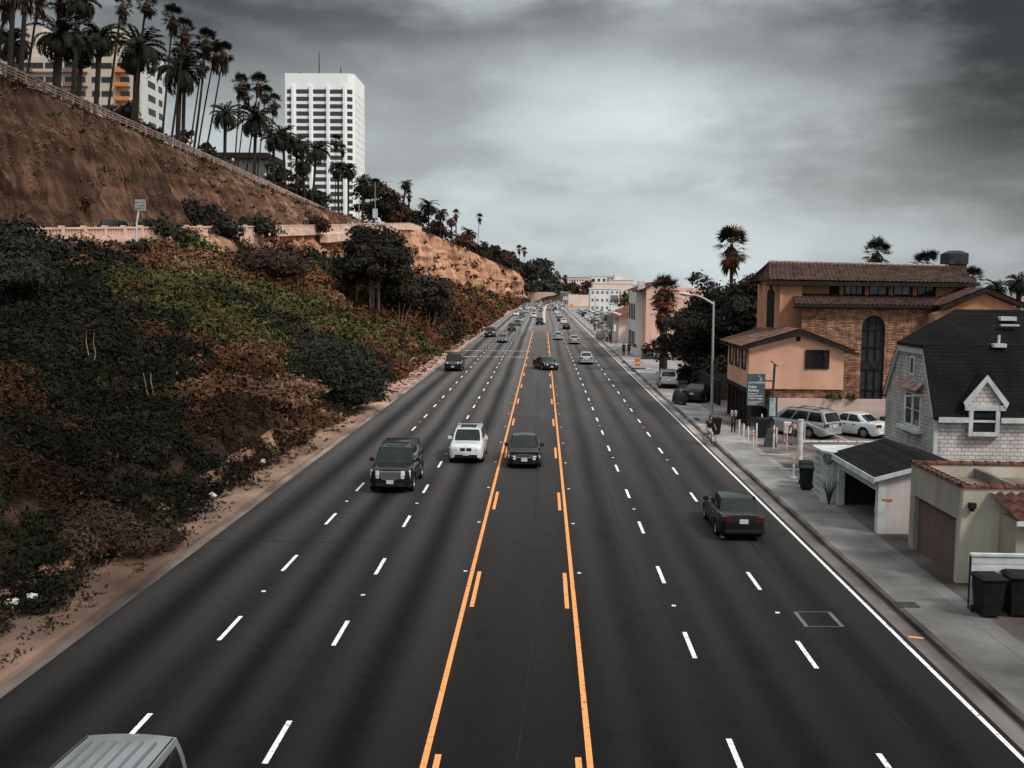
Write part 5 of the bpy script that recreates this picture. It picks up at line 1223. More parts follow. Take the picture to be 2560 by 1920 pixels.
# ---- open white garage
GX, GY0, GY1 = 12.75, 39.7, 45.3
gg = thing('open_garage', 'small white open-fronted garage with a black shallow roof and a car inside', 'garage', (GX, GY0, .15), world_parts=True)
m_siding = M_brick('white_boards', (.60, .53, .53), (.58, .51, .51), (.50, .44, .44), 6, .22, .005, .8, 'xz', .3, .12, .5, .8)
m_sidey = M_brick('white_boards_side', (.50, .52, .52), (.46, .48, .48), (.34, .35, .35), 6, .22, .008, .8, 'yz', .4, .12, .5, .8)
zg = zH(2209, 1190, GY0); XG = 14.7; zgr = zg+(XG-GX)*.27
wn_ = MB().mat(m_siding); wn_.prism([(GX+.14, GY0, .15), (16.5, GY0, .15), (16.5, GY0, zg-.08), (XG, GY0, zgr-.08), (GX+.14, GY0, zg-.08)], (0, .12, 0)); wn_.build('near_wall', gg)
wf_ = MB().mat(m_dark); wf_.prism([(GX+.14, GY1-.12, .15), (16.5, GY1-.12, .15), (16.5, GY1-.12, zg-.08), (XG, GY1-.12, zgr-.08), (GX+.14, GY1-.12, zg-.08)], (0, .12, 0)); wf_.box(16.38, 16.5, GY0+.12, GY1-.12, .15, zg-.1); wf_.build('inner_wall', gg)
for y, lab in ((GY0, 'near'), (GY1-.3, 'far')):
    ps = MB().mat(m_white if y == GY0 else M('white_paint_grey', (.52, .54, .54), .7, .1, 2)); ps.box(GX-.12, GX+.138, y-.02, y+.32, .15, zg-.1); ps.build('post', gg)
hd = MB().mat(m_sidey); hd.box(GX-.1, GX+.1, GY0+.30, GY1-.3, zg-.62, zg-.1); hd.build('header', gg)
rfg = MB().mat(m_felt); rfg.prism([(GX-.35, GY0-.22, zg-.02), (XG, GY0-.22, zgr+.1), (16.75, GY0-.22, zg-.02), (16.75, GY0-.22, zg-.10), (XG, GY0-.22, zgr+.02), (GX-.35, GY0-.22, zg-.10)], (0, GY1-GY0+.5, 0)); rfg.build('roof', gg)
fg = MB().mat(m_white); fg.prism([(GX-.38, GY0-.26, zg-.20), (XG, GY0-.26, zgr-.07), (16.78, GY0-.26, zg-.20), (16.78, GY0-.26, zg-.03), (XG, GY0-.26, zgr+.09), (GX-.38, GY0-.26, zg-.03)], (0, .036, 0)); fg.box(GX-.40, GX-.36, GY0-.24, GY1+.26, zg-.26, zg-.03); fg.build('fascia', gg)
mp_ = MB().mat(M('orange_plate', (.5, .16, .05), .6, .1, 2)); q = P(2218, 1250, GY0-.02); mp_.box(q.x-.20, q.x+.20, GY0-.025, GY0-.002, q.z-.04, q.z+.04); mp_.build('number_plate_sign', gg)
# curved white brick pillar wall with a round plaque
m_wbx = M_brick('white_brick', (.56, .57, .57), (.48, .49, .49), (.34, .34, .34), .42, .14, .01, .85, 'xz', .5, .2, .5, 1)
pw_ = thing('gate_wall', 'curved white painted brick wall end with a round grey plaque beside the open garage', 'wall', (12.3, 46, .15), world_parts=True)
pb = MB().mat(m_wbx); zp = zH(2070, 1127, 46.2)
prof = [(12.66, 45.35), (12.45, 45.34), (12.25, 45.45), (12.12, 45.75), (12.08, 46.2), (12.1, 46.9), (12.2, 47.3), (13.8, 47.3), (13.8, 45.35)]
pb.prism([(a, b, .15) for a, b in prof], (0, 0, zp-.15)); pb.build('wall', pw_)
cpw = MB().mat(m_white); cpw.prism([(12.66, 45.31, zp), (12.4, 45.28, zp), (12.2, 45.4, zp), (12.04, 45.7, zp), (12.0, 46.9, zp), (12.1, 47.36, zp), (13.86, 47.36, zp), (13.86, 45.31, zp)], (0, 0, .10)); cpw.build('coping', pw_)
pq = P(2077, 1144, 45.6); md = MB().mat(M('plaque_stone', (.16, .155, .15), .7, .5, 9)); c0 = Vector((12.28, 45.42, pq.z)); nn_ = Vector((-.75, -.66, 0)).normalized(); sd = Vector((-nn_.y, nn_.x, 0))
md.grid([[c0+nn_*d+sd*r_*math.cos(2*PI*k/20)+Vector((0, 0, r_*math.sin(2*PI*k/20))) for k in range(20)] for d, r_ in ((.0, .24), (.09, .24), (.11, .19), (.08, .16), (.12, .08), (.13, .01))], closed=True, cap1=True); md.build('plaque', pw_, smooth=True)
# bare shrub against it
q = Vector((12.25, 45.0, .15)); tb = MB().mat(M('bare_wood', (.06, .05, .045), .9, .3, 4))
for k in range(9):
    a = -1+k*.25+rnd.uniform(-.1, .1); tb.tube([(q.x, q.y, q.z), (q.x+a*.12, q.y-.02, q.z+.5), (q.x+a*.42, q.y-.05, q.z+1.0+rnd.uniform(0, .3))], [.03, .022, .010], 5)
o = tb.build('bare_shrub', org=tuple(q)); tag(o, 'bare leafless shrub against the white curved wall', 'shrub')
# ---- cream flat-roofed garage
CX, CY0, CY1 = 13.12, 33.0, 37.7; CXR = 26
cg = thing('cream_garage', 'cream flat-roofed garage with a brown door and a red tile coped parapet', 'garage', (CX, CY0, .15), world_parts=True)
m_cream = M('cream_stucco', (.58, .54, .44), .9, .10, .6, bump=.25, bscale=10, dirt=(.42, .37, .29)); m_cream_shaded = M('cream_stucco_shaded', (.36, .32, .27), .9, .12, .6, bump=.25, bscale=10)  # second stucco is the same cream with shade put into its colour
zc0 = P(2418, 1221, CY0).z
bd = MB().mat(m_cream_shaded)
dz = zc0-1.05
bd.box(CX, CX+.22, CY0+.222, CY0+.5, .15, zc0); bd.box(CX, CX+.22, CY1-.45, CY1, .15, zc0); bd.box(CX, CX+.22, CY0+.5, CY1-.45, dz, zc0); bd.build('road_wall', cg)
fr = MB().mat(m_cream); fr.prism([(CX-.10, CY0, .15), (CX+.0, CY0, zc0), (CXR, CY0, zc0), (CXR, CY0, .15)], (0, .22, 0)); fr.box(CX+.22, CXR, CY1-.22, CY1, .15, zc0); fr.build('front_wall', cg)
dr_ = MB().mat(M_brick('garage_door', (.155, .105, .09), (.145, .098, .085), (.10, .065, .055), 8, .6, .012, .75, 'yz', .4, .15, .5, .5)); dr_.box(CX+.16, CX+.2, CY0+.5, CY1-.45, .15, dz); dr_.build('garage_door', cg)
dk_ = MB().mat(M('flat_roof', (.20, .165, .145), .95, .35, .5, dirt=(.10, .085, .08))); dk_.box(CX+.222, CXR, CY0+.222, CY1-.222, zc0-.55, zc0-.42); dk_.box(CX+2.1, CX+2.25, CY0+.222, CY1-.222, zc0-.42, zc0-.10); dk_.build('flat_roof', cg)
ti = MB().mat(m_tile_r)
def caprow(mb, p, q, wd=.34, n_=None):
    p = Vector(p); q = Vector(q); L_ = (q-p).length; n_ = n_ or int(L_/.42); d = (q-p)/n_; s = Vector((-d.y, d.x, 0)).normalized()
    for k in range(n_):
        a = p+d*k; b = p+d*(k+1.12); rows_ = []
        for w_, e_, lift in ((wd/2, a, .035), (wd/2*.88, b, .0)):
            rows_.append([e_+s*w_*math.cos(PI*j/6)+Vector((0, 0, .11*math.sin(PI*j/6)+lift)) for j in range(7)])
        mb.grid(rows_)
caprow(ti, (CX+.10, CY0-.02, zc0), (CX+.10, CY1+.05, zc0)); caprow(ti, (CX-.05, CY0+.10, zc0+.004), (CXR, CY0+.10, zc0+.004)); caprow(ti, (CX-.05, CY1-.10, zc0+.004), (CXR, CY1-.10, zc0+.004)); ti.build('parapet_tiles', cg)
lm = MB().mat(m_dark); q = P(2431, 1265, CY0-.1); lm.box(q.x-.1, q.x+.1, CY0-.2, CY0-.002, q.z-.08, q.z+.10); lm.box(q.x-.06, q.x+.06, CY0-.16, CY0-.002, q.z-.17, q.z-.08); lm.build('wall_lamp', cg, bevel=.02)
# tiled lean-to at the right frame edge
lx0, lx1 = X_at(2500, CY0)-.0, CXR; lz1, lz0 = P(2505, 1238, CY0).z, P(2545, 1300, CY0-1.2).z
lt_ = MB().mat(m_tile_r); tiles(lt_, (lx0+.2, CY0-1.5, lz0), (lx1, CY0-1.5, lz0), (lx1, CY0, lz1+.05), (lx0, CY0, lz1+.05), pitch=.32, amp=.06); lt_.build('lean_to_roof', cg)
lw = MB().mat(m_cream_shaded); lw.box(lx0+.35, lx1, CY0-1.2, CY0-.003, .15, lz0-.05); lw.build('lean_to_wall', cg); lw = MB().mat(m_white); lw.box(lx0+.2, lx1, CY0-1.55, CY0-1.5, lz0-.12, lz0+.02); lw.build('lean_to_gutter', cg)
# white board fence at the frame edge
fy = 30.2; fx0 = P(2431, 1389, fy).x; fz = P(2431, 1389, fy).z
wf = thing('board_fence', 'low white horizontal board fence at the right edge behind two bins', 'fence', (fx0, fy, .15), world_parts=True)
for k in range(7):
    b_ = MB().mat(m_white if k % 2 else M('white_trim_b', (.55, .57, .57), .6, .1, 2)); h0 = .18+k*(fz-.2)/7; b_.box(fx0, fx0+7, fy, fy+.05+.002*k, h0, h0+(fz-.2)/7-.018); b_.build('board', wf)
b_ = MB().mat(m_white); b_.box(fx0-.04, fx0+7, fy-.04, fy+.12, fz-.01, fz+.06); b_.build('cap', wf); b_ = MB().mat(m_dark); b_.box(fx0-.02, fx0+.10, fy+.056, fy+.14, .15, fz-.01); b_.build('post', wf)
# ---- white tower and block on the bluff
TY = 489.0
tx0_, tx1_ = P(717, 700, TY).x, P(886, 700, TY).x; tzt = P(800, 186, TY).z+.5
tw_ = thing('office_tower', 'tall white office tower with dark ribbon windows above the palms', 'tower', (tx0_, TY, 26), world_parts=True)
m_tw = M('tower_white', (.93, .94, .95), .7, .03, .05, dirt=(.88, .90, .92)); m_tg = M_glass('tower_glass', (.035, .037, .04), .25)
bdm = MB().mat(m_tw); ty1 = TY+29; ch_ = 2.6
ring = [(tx0_, TY), (tx1_-ch_, TY), (tx1_-.8, TY+.9), (tx1_, TY+ch_+.5), (tx1_, ty1), (tx0_, ty1)]
bdm.prism([(a, b, 26) for a, b in ring], (0, 0, tzt-26)); bdm.build('shell', tw_)
rowh = (P(800, 243, TY).z-P(800, 261.4, TY).z); zrow = P(800, 223.5, TY).z; nb_w = 0
for bay, (a, b) in enumerate(((718, 731), (741, 773), (783, 815.5), (825, 857), (868, 880.5))):
    xa, xb = P(a, 300, TY).x, P(b, 300, TY).x
    for r_ in range(18):
        zt = zrow-r_*rowh
        if zt-2 < 27: continue
        wn = MB().mat(m_tg)
        if bay < 4: wn.box(xa, xb, TY-.06, TY+.04, zt-1.9, zt)
        else:
            wn.prism([(xa, TY-.06, zt-1.9), (tx1_-ch_+.1, TY-.06, zt-1.9), (tx1_-.75, TY+.80, zt-1.9), (tx1_-.75, TY+.9, zt-1.9), (tx1_-ch_, TY+.03, zt-1.9), (xa, TY+.03, zt-1.9)], (0, 0, 1.9))
        wn.build('window', tw_); nb_w += 1
for a in (733, 777, 820, 861.5):
    pl_ = MB().mat(m_tw); xa = P(a, 300, TY).x; pl_.box(xa-.55, xa+.55, TY-1.0, TY+.01, 26, P(800, 214, TY).z); pl_.build('pilaster', tw_)
sl = MB().mat(m_tg)
sl_rows = [TY+5+k*5.0 for k in range(5)]
for y in sl_rows: 
    for r_ in range(18):
        zt = zrow-r_*rowh; sl.box(tx1_-.03, tx1_+.05, y, y+.55, zt-1.8, zt-.2)
sl.build('slit_windows', tw_)
an = MB().mat(m_dark)
for sx, sy0, h_, r_ in ((798, 186, 62, .30), (786, 186, 8, .3), (852, 186, 24, .35), (751, 186, 12, .5)):
    p_ = P(sx, 192, TY+8); hh = h_/FOC*TY; an.tube([(p_.x, TY+8, p_.z), (p_.x, TY+8, p_.z+hh)], [r_, r_*.5], 5)
an.build('roof_mast', tw_)
AY = 236.0; az_top = P(351, 108, AY).z
ax1_ = P(351, 300, AY).x
ap = thing('apartment_block', 'beige balcony apartment block with an orange bay and white end wall behind the left palms', 'apartment block', (ax1_-30, AY, 31), world_parts=True)
m_beige = M('block_beige', (.62, .52, .44), .85, .08, .2); m_or = M('block_orange', (.62, .27, .10), .85, .1, .3); m_awh = M('block_white', (.68, .68, .68), .8, .05, .2); m_asl = M('slab_dark', (.25, .17, .14), .85, .1, .3)
bb = MB().mat(m_beige); bb.box(ax1_-30, ax1_-.02, AY, AY+16, 31, az_top-3); bb.build('front_wall', ap)
bw = MB().mat(m_awh); ax1e = P(416, 300, AY+16).x
bw.prism([(ax1_-.018, AY-.1, 31), (ax1_-.018+.5, AY-.1, 31), (ax1e+.0, AY+16, 31), (ax1e-.5, AY+16, 31)], (0, 0, az_top-31)); bw.build('end_wall', ap)
pe = MB().mat(m_beige); p_ = P(295, 72, AY+3); pe.box(P(272, 80, AY+3).x, P(326, 80, AY+3).x, AY+3, AY+10, az_top-4, p_.z); pe.build('penthouse', ap); pe = MB().mat(m_beige); pe.box(P(68, 70, AY+3).x, P(104, 70, AY+3).x, AY+3, AY+10, az_top-4, P(86, 66, AY+3).z); pe.build('penthouse', ap)
fl = 34/FOC*AY
for f_ in range(9):
    z = P(340, 322, AY).z+fl*(f_-1)
    if z > az_top-4: break
    for sx0, sx1, kind in ((40, 112, 'b'), (117, 141, 'w'), (165, 216, 'b'), (232, 252, 'w'), (256, 283, 'w'), (296, 326, 'o')):
        xa, xb = P(sx0, 300, AY).x, P(sx1, 300, AY).x; f2 = MB().mat(m_glass); f2.box(xa, xb, AY-.08, AY+.05, z+.9, z+2.1); f2.build('window', ap)
    sb = MB().mat(m_asl); sb.box(ax1_-29.5, ax1_-11.5, AY-.5, AY-.01, z-.15, z+.15); sb.build('floor_band', ap)
    bl = MB().mat(m_or); bl.box(P(293, 300, AY).x-.3, P(326, 300, AY).x+.2, AY-1.3, AY-.01, z-.1, z+.12); bl.box(P(293, 300, AY).x-.3, P(326, 300, AY).x+.2, AY-1.32, AY-1.22, z+.125, z+.75); bl.build('balcony', ap)
    for s0 in (165, 40):
        b3 = MB().mat(m_asl); b3.box(P(s0, 300, AY).x, P(s0+51, 300, AY).x, AY-1.2, AY-.5, z-.12, z+.1); b3.box(P(s0, 300, AY).x, P(s0+51, 300, AY).x, AY-1.21, AY-1.13, z+.102, z+.8); b3.build('balcony', ap)
    for sx0, sx1 in ((367, 386), (395, 405)):
        q0, q1 = (sx0-351)/(416-351), (sx1-351)/(416-351)
        def pw3(t, zz): return (ax1_+.5+(ax1e-ax1_-.5)*t+.06, AY-.1+16.1*t, zz)
        w3 = MB().mat(m_glass); w3.prism([pw3(q0, z+.8), pw3(q1, z+.8), pw3(q1, z+2.2), pw3(q0, z+2.2)], (-.1, 0, 0)); w3.build('end_window', ap)
orr = MB().mat(m_or); orr.box(P(293, 300, AY).x, P(303, 300, AY).x, AY-.12, AY-.003, 31, az_top-5); orr.build('orange_bay', ap)
LY = 330.0; lowb = thing('low_building', 'long low dark building with a flat roof behind the free-standing date palm', 'building', (P(500, 460, LY).x, LY, 27), world_parts=True)
lb = MB().mat(M('low_block', (.12, .12, .125), .8, .2, .2)); lb.box(P(536, 460, LY).x, P(668, 460, LY).x, LY, LY+20, 26, P(600, 396, LY).z); lb.build('wall', lowb)
lr = MB().mat(m_dark); lr.box(P(530, 460, LY).x, P(672, 460, LY).x, LY-1, LY+21, P(600, 396, LY).z, P(600, 382, LY).z); lr.build('roof', lowb)
for k in range(7):
    x = P(545+k*17, 400, LY).x; w4 = MB().mat(m_glassl); w4.box(x, x+1.3, LY-.08, LY+.02, P(600, 412, LY).z, P(600, 400, LY).z); w4.build('window', lowb)
# ---- far right: pink house, white house and buildings beyond the car park
def block(name, label, x0, x1, y0, y1, z1, m_, roof=None, roofz=.5, z0=.1, cat='building', rowsw=None, colsw=None, wm=None, group=None, wz=(0.35, .7), inset=.1):
    t = thing(name, label, cat, (x0, y0, z0), group=group, world_parts=True)
    b = MB().mat(m_); b.box(x0, x1, y0, y1, z0, z1); b.build('wall', t)
    if roof: r_ = MB().mat(roof); r_.box(x0-.3, x1+.3, y0-.3, y1+.3, z1, z1+roofz); r_.build('roof', t)
    if rowsw:
        fh = (z1-z0)/rowsw; wd = (x1-x0)/colsw
        for r_ in range(rowsw):
            for c in range(colsw):
                w_ = MB().mat(wm or m_glass); w_.box(x0+wd*(c+.28), x0+wd*(c+.72), y0-.07, y0+.02, z0+fh*(r_+wz[0]), z0+fh*(r_+wz[1])); w_.build('window', t)
    return t
m_pink = M('pink_stucco', (.80, .50, .41), .9, .06, .3); m_lp = M('pale_pink', (.78, .64, .58), .9, .06, .2); m_w2 = M('white_stucco', (.80, .80, .78), .9, .05, .2); m_bt = M('brown_tile', (.20, .095, .075), .9, .25, 1.5)
PY = 141.0; q = P(1616, 724, PY); pk = thing('pink_house', 'two storey salmon pink house with a flat blind end wall and red tiled left roof', 'house', (q.x, PY, .15), world_parts=True)
b = MB().mat(m_pink); b.box(q.x, q.x+8, PY, PY+22, .15, q.z+.3); b.build('wall', pk)
r_ = MB().mat(m_tile_r); tiles(r_, (q.x-1.0, PY+22, q.z-.2), (q.x-1.0, PY-.3, q.z-.2), (q.x+2.2, PY-.3, q.z+1.0), (q.x+2.2, PY+22, q.z+1.0), pitch=.5, amp=.06); r_.build('roof', pk)
b = MB().mat(m_white); b.box(q.x-1.0, q.x-.1, PY+1, PY+2.2, q.z-.1, q.z+1.1); b.build('roof_box', pk)
b = MB().mat(m_w2); b.box(q.x-.9, q.x-.01, PY+5, PY+17, .15, q.z-.3); b.build('side_bay', pk)
for k in range(4):
    for z in (1.2, 5.0): w_ = MB().mat(m_dark); w_.box(q.x-.96, q.x-.89, PY+6+k*2.8, PY+7.3+k*2.8, z, z+2.2); w_.build('window', pk)
b = MB().mat(m_w2); b.box(q.x+1.0, q.x+6.5, PY-1.2, PY-1.0, .15, 2.2); b.build('white_screen_wall', pk)
q = P(1560, 700, 190); b2 = thing('brown_roof_house', 'low house with a steep brown tiled roof left of the pink house', 'house', (q.x-2, 188, .15), world_parts=True)
b = MB().mat(m_lp); b.box(q.x-1.5, q.x+9, 180, 200, .15, 5.0); b.build('wall', b2)
r_ = MB().mat(m_bt); a0, a1 = (q.x-2.2, q.x+9); r_.prism([(a0, 179, 4.4), (q.x+4, 179, P(1600, 741, 180).z-.6), (a1, 179, 5)], (0, 22, 0)); r_.build('roof', b2)
b = MB().mat(m_w2); b.box(q.x+.4, q.x+2.8, 178, 179.9, .15, 3.6); b.build('porch', b2)
for sx0, sx1, sy0, Y, d, lab, m_, rs_, cs_, wm in [
    (1476, 1549, 722, 430, 14, 'bright white three storey building behind the full car park', m_w2, 3, 6, m_glassl),
    (1482, 1580, 708, 520, 14, 'low pink building with a row of small dark openings behind the white one', m_lp, 1, 8, m_dark),
    (1408, 1474, 694, 900, 20, 'wide white hotel with a regular grid of windows far beyond the bridge', m_lp, 4, 10, m_dark),
    (1478, 1517, 690, 800, 20, 'pale grey office building with strip windows on the skyline', m_w2, 3, 3, m_glass),
    (1517, 1534, 691, 830, 20, 'narrow blue grey building between two pale blocks on the skyline', M('bluegrey', (.35, .42, .43), .8, .08, .2), 4, 2, m_glass),
    (1537, 1556, 688, 760, 16, 'pink square stair tower, highest on the skyline', m_lp, None, None, None),
    (1522, 1583, 700, 750, 20, 'long pink apartment block on the skyline beneath the square tower', m_lp, 2, 9, m_dark),
    (1553, 1600, 712, 640, 16, 'pale apartment block right of the pink one, partly behind the green tree', m_lp, 2, 5, m_glassl)]:
    a, c = P(sx0, sy0, Y), P(sx1, sy0, Y); block('far_building', lab, a.x, c.x, Y, Y+d, a.z, m_, m_w2 if 'hotel' not in lab else m_glassl, .4, rowsw=rs_, colsw=cs_, wm=wm, group='buildings on the skyline')
t = block('billboard_wall', 'white box building with a big pale grey panel facing the car park', P(1526, 735, 410).x, P(1548, 735, 410).x, 410, 415, P(1526, 734, 410).z, m_w2, group=None); b = MB().mat(m_glassl); b.box(P(1528, 740, 410).x, P(1546, 740, 410).x, 409.8, 409.99, P(1528, 755, 410).z, P(1528, 738, 410).z); b.build('panel', t)
# low wall and second bridge wing right of the arch
b = block('retaining_wall', 'long pinkish retaining wall beyond the bridge beside the car park', P(1420, 745, 560).x, P(1476, 745, 560).x, 560, 562, P(1450, 737, 560).z, m_lp, cat='wall')
# arched footbridge over the road
BY = 690.0; ba, bb2 = P(1331, 735, BY), P(1412, 735, BY); ztop, zlow = P(1370, 730, BY).z, P(1370, 738, BY).z
br = thing('arched_bridge', 'pale concrete arched bridge over the far end of the road', 'bridge', (ba.x, BY, 0), world_parts=True)
m_bc = M('bridge_concrete', (.70, .50, .41), .9, .1, .2)
n_ = 16; zs0 = P(1345, 757, BY).z; xA, xB = P(1342, 750, BY).x, P(1440, 750, BY).x
dk2 = MB().mat(m_bc)
for k in range(n_):
    t0, t1 = k/n_, (k+1)/n_; f = lambda t: zs0+(zlow-zs0)*math.sin(PI*min(max(t, 0), 1))**.55
    x0_, x1_ = xA+(xB-xA)*t0, xA+(xB-xA)*t1; dk2.prism([(x0_, BY, f(t0)), (x1_, BY, f(t1)), (x1_, BY, ztop), (x0_, BY, ztop)], (0, 9, 0))
dk2.box(ba.x-3, xA, BY, BY+9, -.2, ztop); dk2.build('arch_span', br)
rl2 = MB().mat(m_dark); rl2.box(ba.x-8, xB+10, BY-.1, BY+.05, ztop+.005, ztop+.9); rl2.build('railing', br)
bh = MB().mat(M('abutment_brown', (.17, .085, .05), .95, .3, .2)); bh.box(xA+1, xB-8, BY+30, BY+32, 0, zlow-.3); o = bh.build('embankment', org=(xA, BY+30, 0)); structure(o)
# big yellow-green tree mass left of the shaggy palm and dark ficus trees
tree('broadleaf_tree', 'sunlit yellow-green rounded tree behind the brown roof', Vector((P(1600, 745, 230).x, 230, .1)), 11, 7, 'olive', 2, bark=m_barkd, nb=16, low=.2, dens=.7)
PAL['ficus'] = (.020, .017, .013)
for x, y, h_, s_, lab in ((15.2, 102, 8.2, 4.2, 'dark ficus tree nearest the pavement behind the parked cars'), (17.4, 98, 12.0, 4.8, 'tall dark ficus tree with reddish new leaves behind the street lamp'), (20.4, 96, 12.2, 4.4, 'dark ficus tree against the left side of the villa'), (16.2, 108, 9.0, 4.4, 'dark ficus tree behind the other two'), (23.5, 100, 12.2, 4.4, 'dark tree between ficus and villa roof')):
    tree('ficus_tree', lab, Vector((x, y, .15)), h_, s_, 'ficus', 3, group='dark ficus trees beside the villa', bark=m_barkd, nb=34, low=.2, dens=1.2)
hb_ = MB().mat(m_dark); hb_.box(13.9, 14.1, 84, 95, .15, 2.1); hb_.box(14.1, 22, 88, 88.2, .15, 2.3); o = hb_.build('dark_fence', org=(13.9, 84, .15)); tag(o, 'dark board fence behind the parked cars under the ficus trees', 'fence')
for sx, sy, bx, Y, cr, lab, wm_ in [(1829, 610, 1829, 118, 44, 'fan palm with sunlit fronds standing alone above the dark ficus trees', True), (2193, 628, 2196, 112, 34, 'fan palm behind the long villa roof, left of three', False), (2318, 656, 2318, 116, 34, 'fan palm behind the villa roof beside the chimney', False), (2430, 690, 2430, 112, 26, 'fan palm right of the villa chimney', False), (2490, 722, 2490, 105, 26, 'dark palm above the villa gable, left of two at the right edge', False), (2548, 708, 2545, 104, 30, 'dark palm above the villa gable at the right edge', False)]:
    b = Vector((P(bx, 721, Y).x, Y, .15)); palm_at('F' if bx < 2450 else 'D', b, P(sx, sy, Y), cr/FOC*Y*1.08, lab, 'palms behind the villa', .2, warm=wm_, skirt_s=.8)
Y = 118; b = Vector((P(1662, 740, Y).x, Y, .15)); sp_ = palm_at('F', b, P(1660, 724, Y), 40/FOC*Y, 'stout shaggy fan palm with a thick skirt before the pink house', None, .35, warm=True, skirt_s=1.3)
st_ = []
for k in range(16): add_clump(b.x+rnd.uniform(-.5, .5), Y+rnd.uniform(-.5, .5), P(1660, 735+k*5.4, Y).z, 1.0-.025*k+rnd.uniform(-.1, .1), .8, (.11, .055, .032) if k % 3 else (.20, .075, .03), .8, store=st_)
crown_obj(sp_, st_, 'shaggy_skirt')

for x, y, r_, h_, lab in ((16.4, 95.5, 2.8, 4.2, 'dark hedge mass below the nearest ficus, behind the parked coupe'), (20.5, 93.5, 2.8, 4.6, 'dark hedge mass between the ficus and the villa wing'), (14.4, 103.5, 1.8, 3.2, 'dark low shrub beyond the parked silver SUV')):
    bush('dark_hedge', lab, 0, 0, r_, h_, 'ficus', 'hedge', n=14, base=Vector((x, y, .15)), group='dark hedges under the ficus trees')

for nm, a in (('stucco_orange', .25), ('stucco_salmon', .16), ('cream_stucco', .30), ('cream_stucco_shaded', .32), ('pink_wall', .14), ('white_boards', .16), ('shingles_front', .22), ('shingles_side_shaded', .25), ('ledge_stone', .30), ('white_trim', .18), ('pink_stucco', .14), ('white_brick', .22), ('balustrade_concrete', .25), ('garage_door', .25)): weather(MATS[nm], a*.62, .45 if 'stucco' in nm or 'wall' in nm else 1.0)

for bx, by, Y, h_, s_, pal, lab in ((1422, 742, 640, 10, 6, 'eucr', 'russet tree at the foot of the white hotel'), (1446, 744, 620, 9, 6, 'olive', 'green tree between hotel and retaining wall'), (1470, 744, 600, 11, 6, 'eucr', 'brownish tree beside the white three storey building'), (1404, 744, 660, 8, 5, 'far', 'small dark tree behind the green road sign')):
    p_ = P(bx, by, Y); tree('broadleaf_tree', lab, Vector((p_.x, Y, max(p_.z, .1))), h_, s_, pal, 2, bark=m_barkd, nb=12, low=.15, dens=.8, group='small trees before the far hotel')
# ------------------------------------------------------------------ vehicles (nose towards local -Y)
m_tyre = M('tyre', (.022, .021, .021), .85, .2, 9); m_rim = M('rim_metal', (.42, .42, .43), .35, .1, 8, metal=.7); m_cg = M_glass('car_glass', (.010, .011, .012), .08); m_cg.node_tree.nodes['Principled BSDF'].inputs['Specular IOR Level'].default_value = .3
m_under = M('underbody', (.012, .012, .012), .9, .1, 4, spec=.1); m_chrome = M('chrome', (.62, .62, .63), .18, .05, 4, metal=.9); m_lampc = M('headlamp_glass', (.72, .74, .76), .12, .25, 14, metal=.2, coat=.6)
m_tail = M('tail_lamp', (.085, .011, .013), .35, .2, 9, coat=.1); m_plate = M('plate', (.62, .63, .64), .6, .15, 25); m_blackp = M('black_plastic', (.020, .020, .021), .55, .1, 5); m_amber = M('amber_lamp', (.6, .16, .04), .3, .2, 9)
PAINT = dict(black=(.012, .0125, .013), white=(.68, .69, .69), silver=(.36, .38, .385), grey=(.14, .15, .155), darkgrey=(.045, .047, .05), green=(.14, .165, .155), gold=(.42, .29, .23), maroon=(.17, .018, .028), red=(.42, .03, .04), blue=(.05, .08, .14), charcoal=(.018, .019, .021), champagne=(.42, .36, .31), lightgrey=(.42, .45, .46), van=(.22, .23, .235))
def paint(c):
    dk = c in ('black', 'charcoal', 'darkgrey', 'maroon', 'blue')
    return M('paint_'+c, PAINT[c], .20 if dk else .32, .04, 1.2, spec=.22 if dk else .5, metal=.25 if c in ('silver', 'grey', 'green', 'gold', 'champagne', 'lightgrey') else 0, coat=.12 if dk else .8)
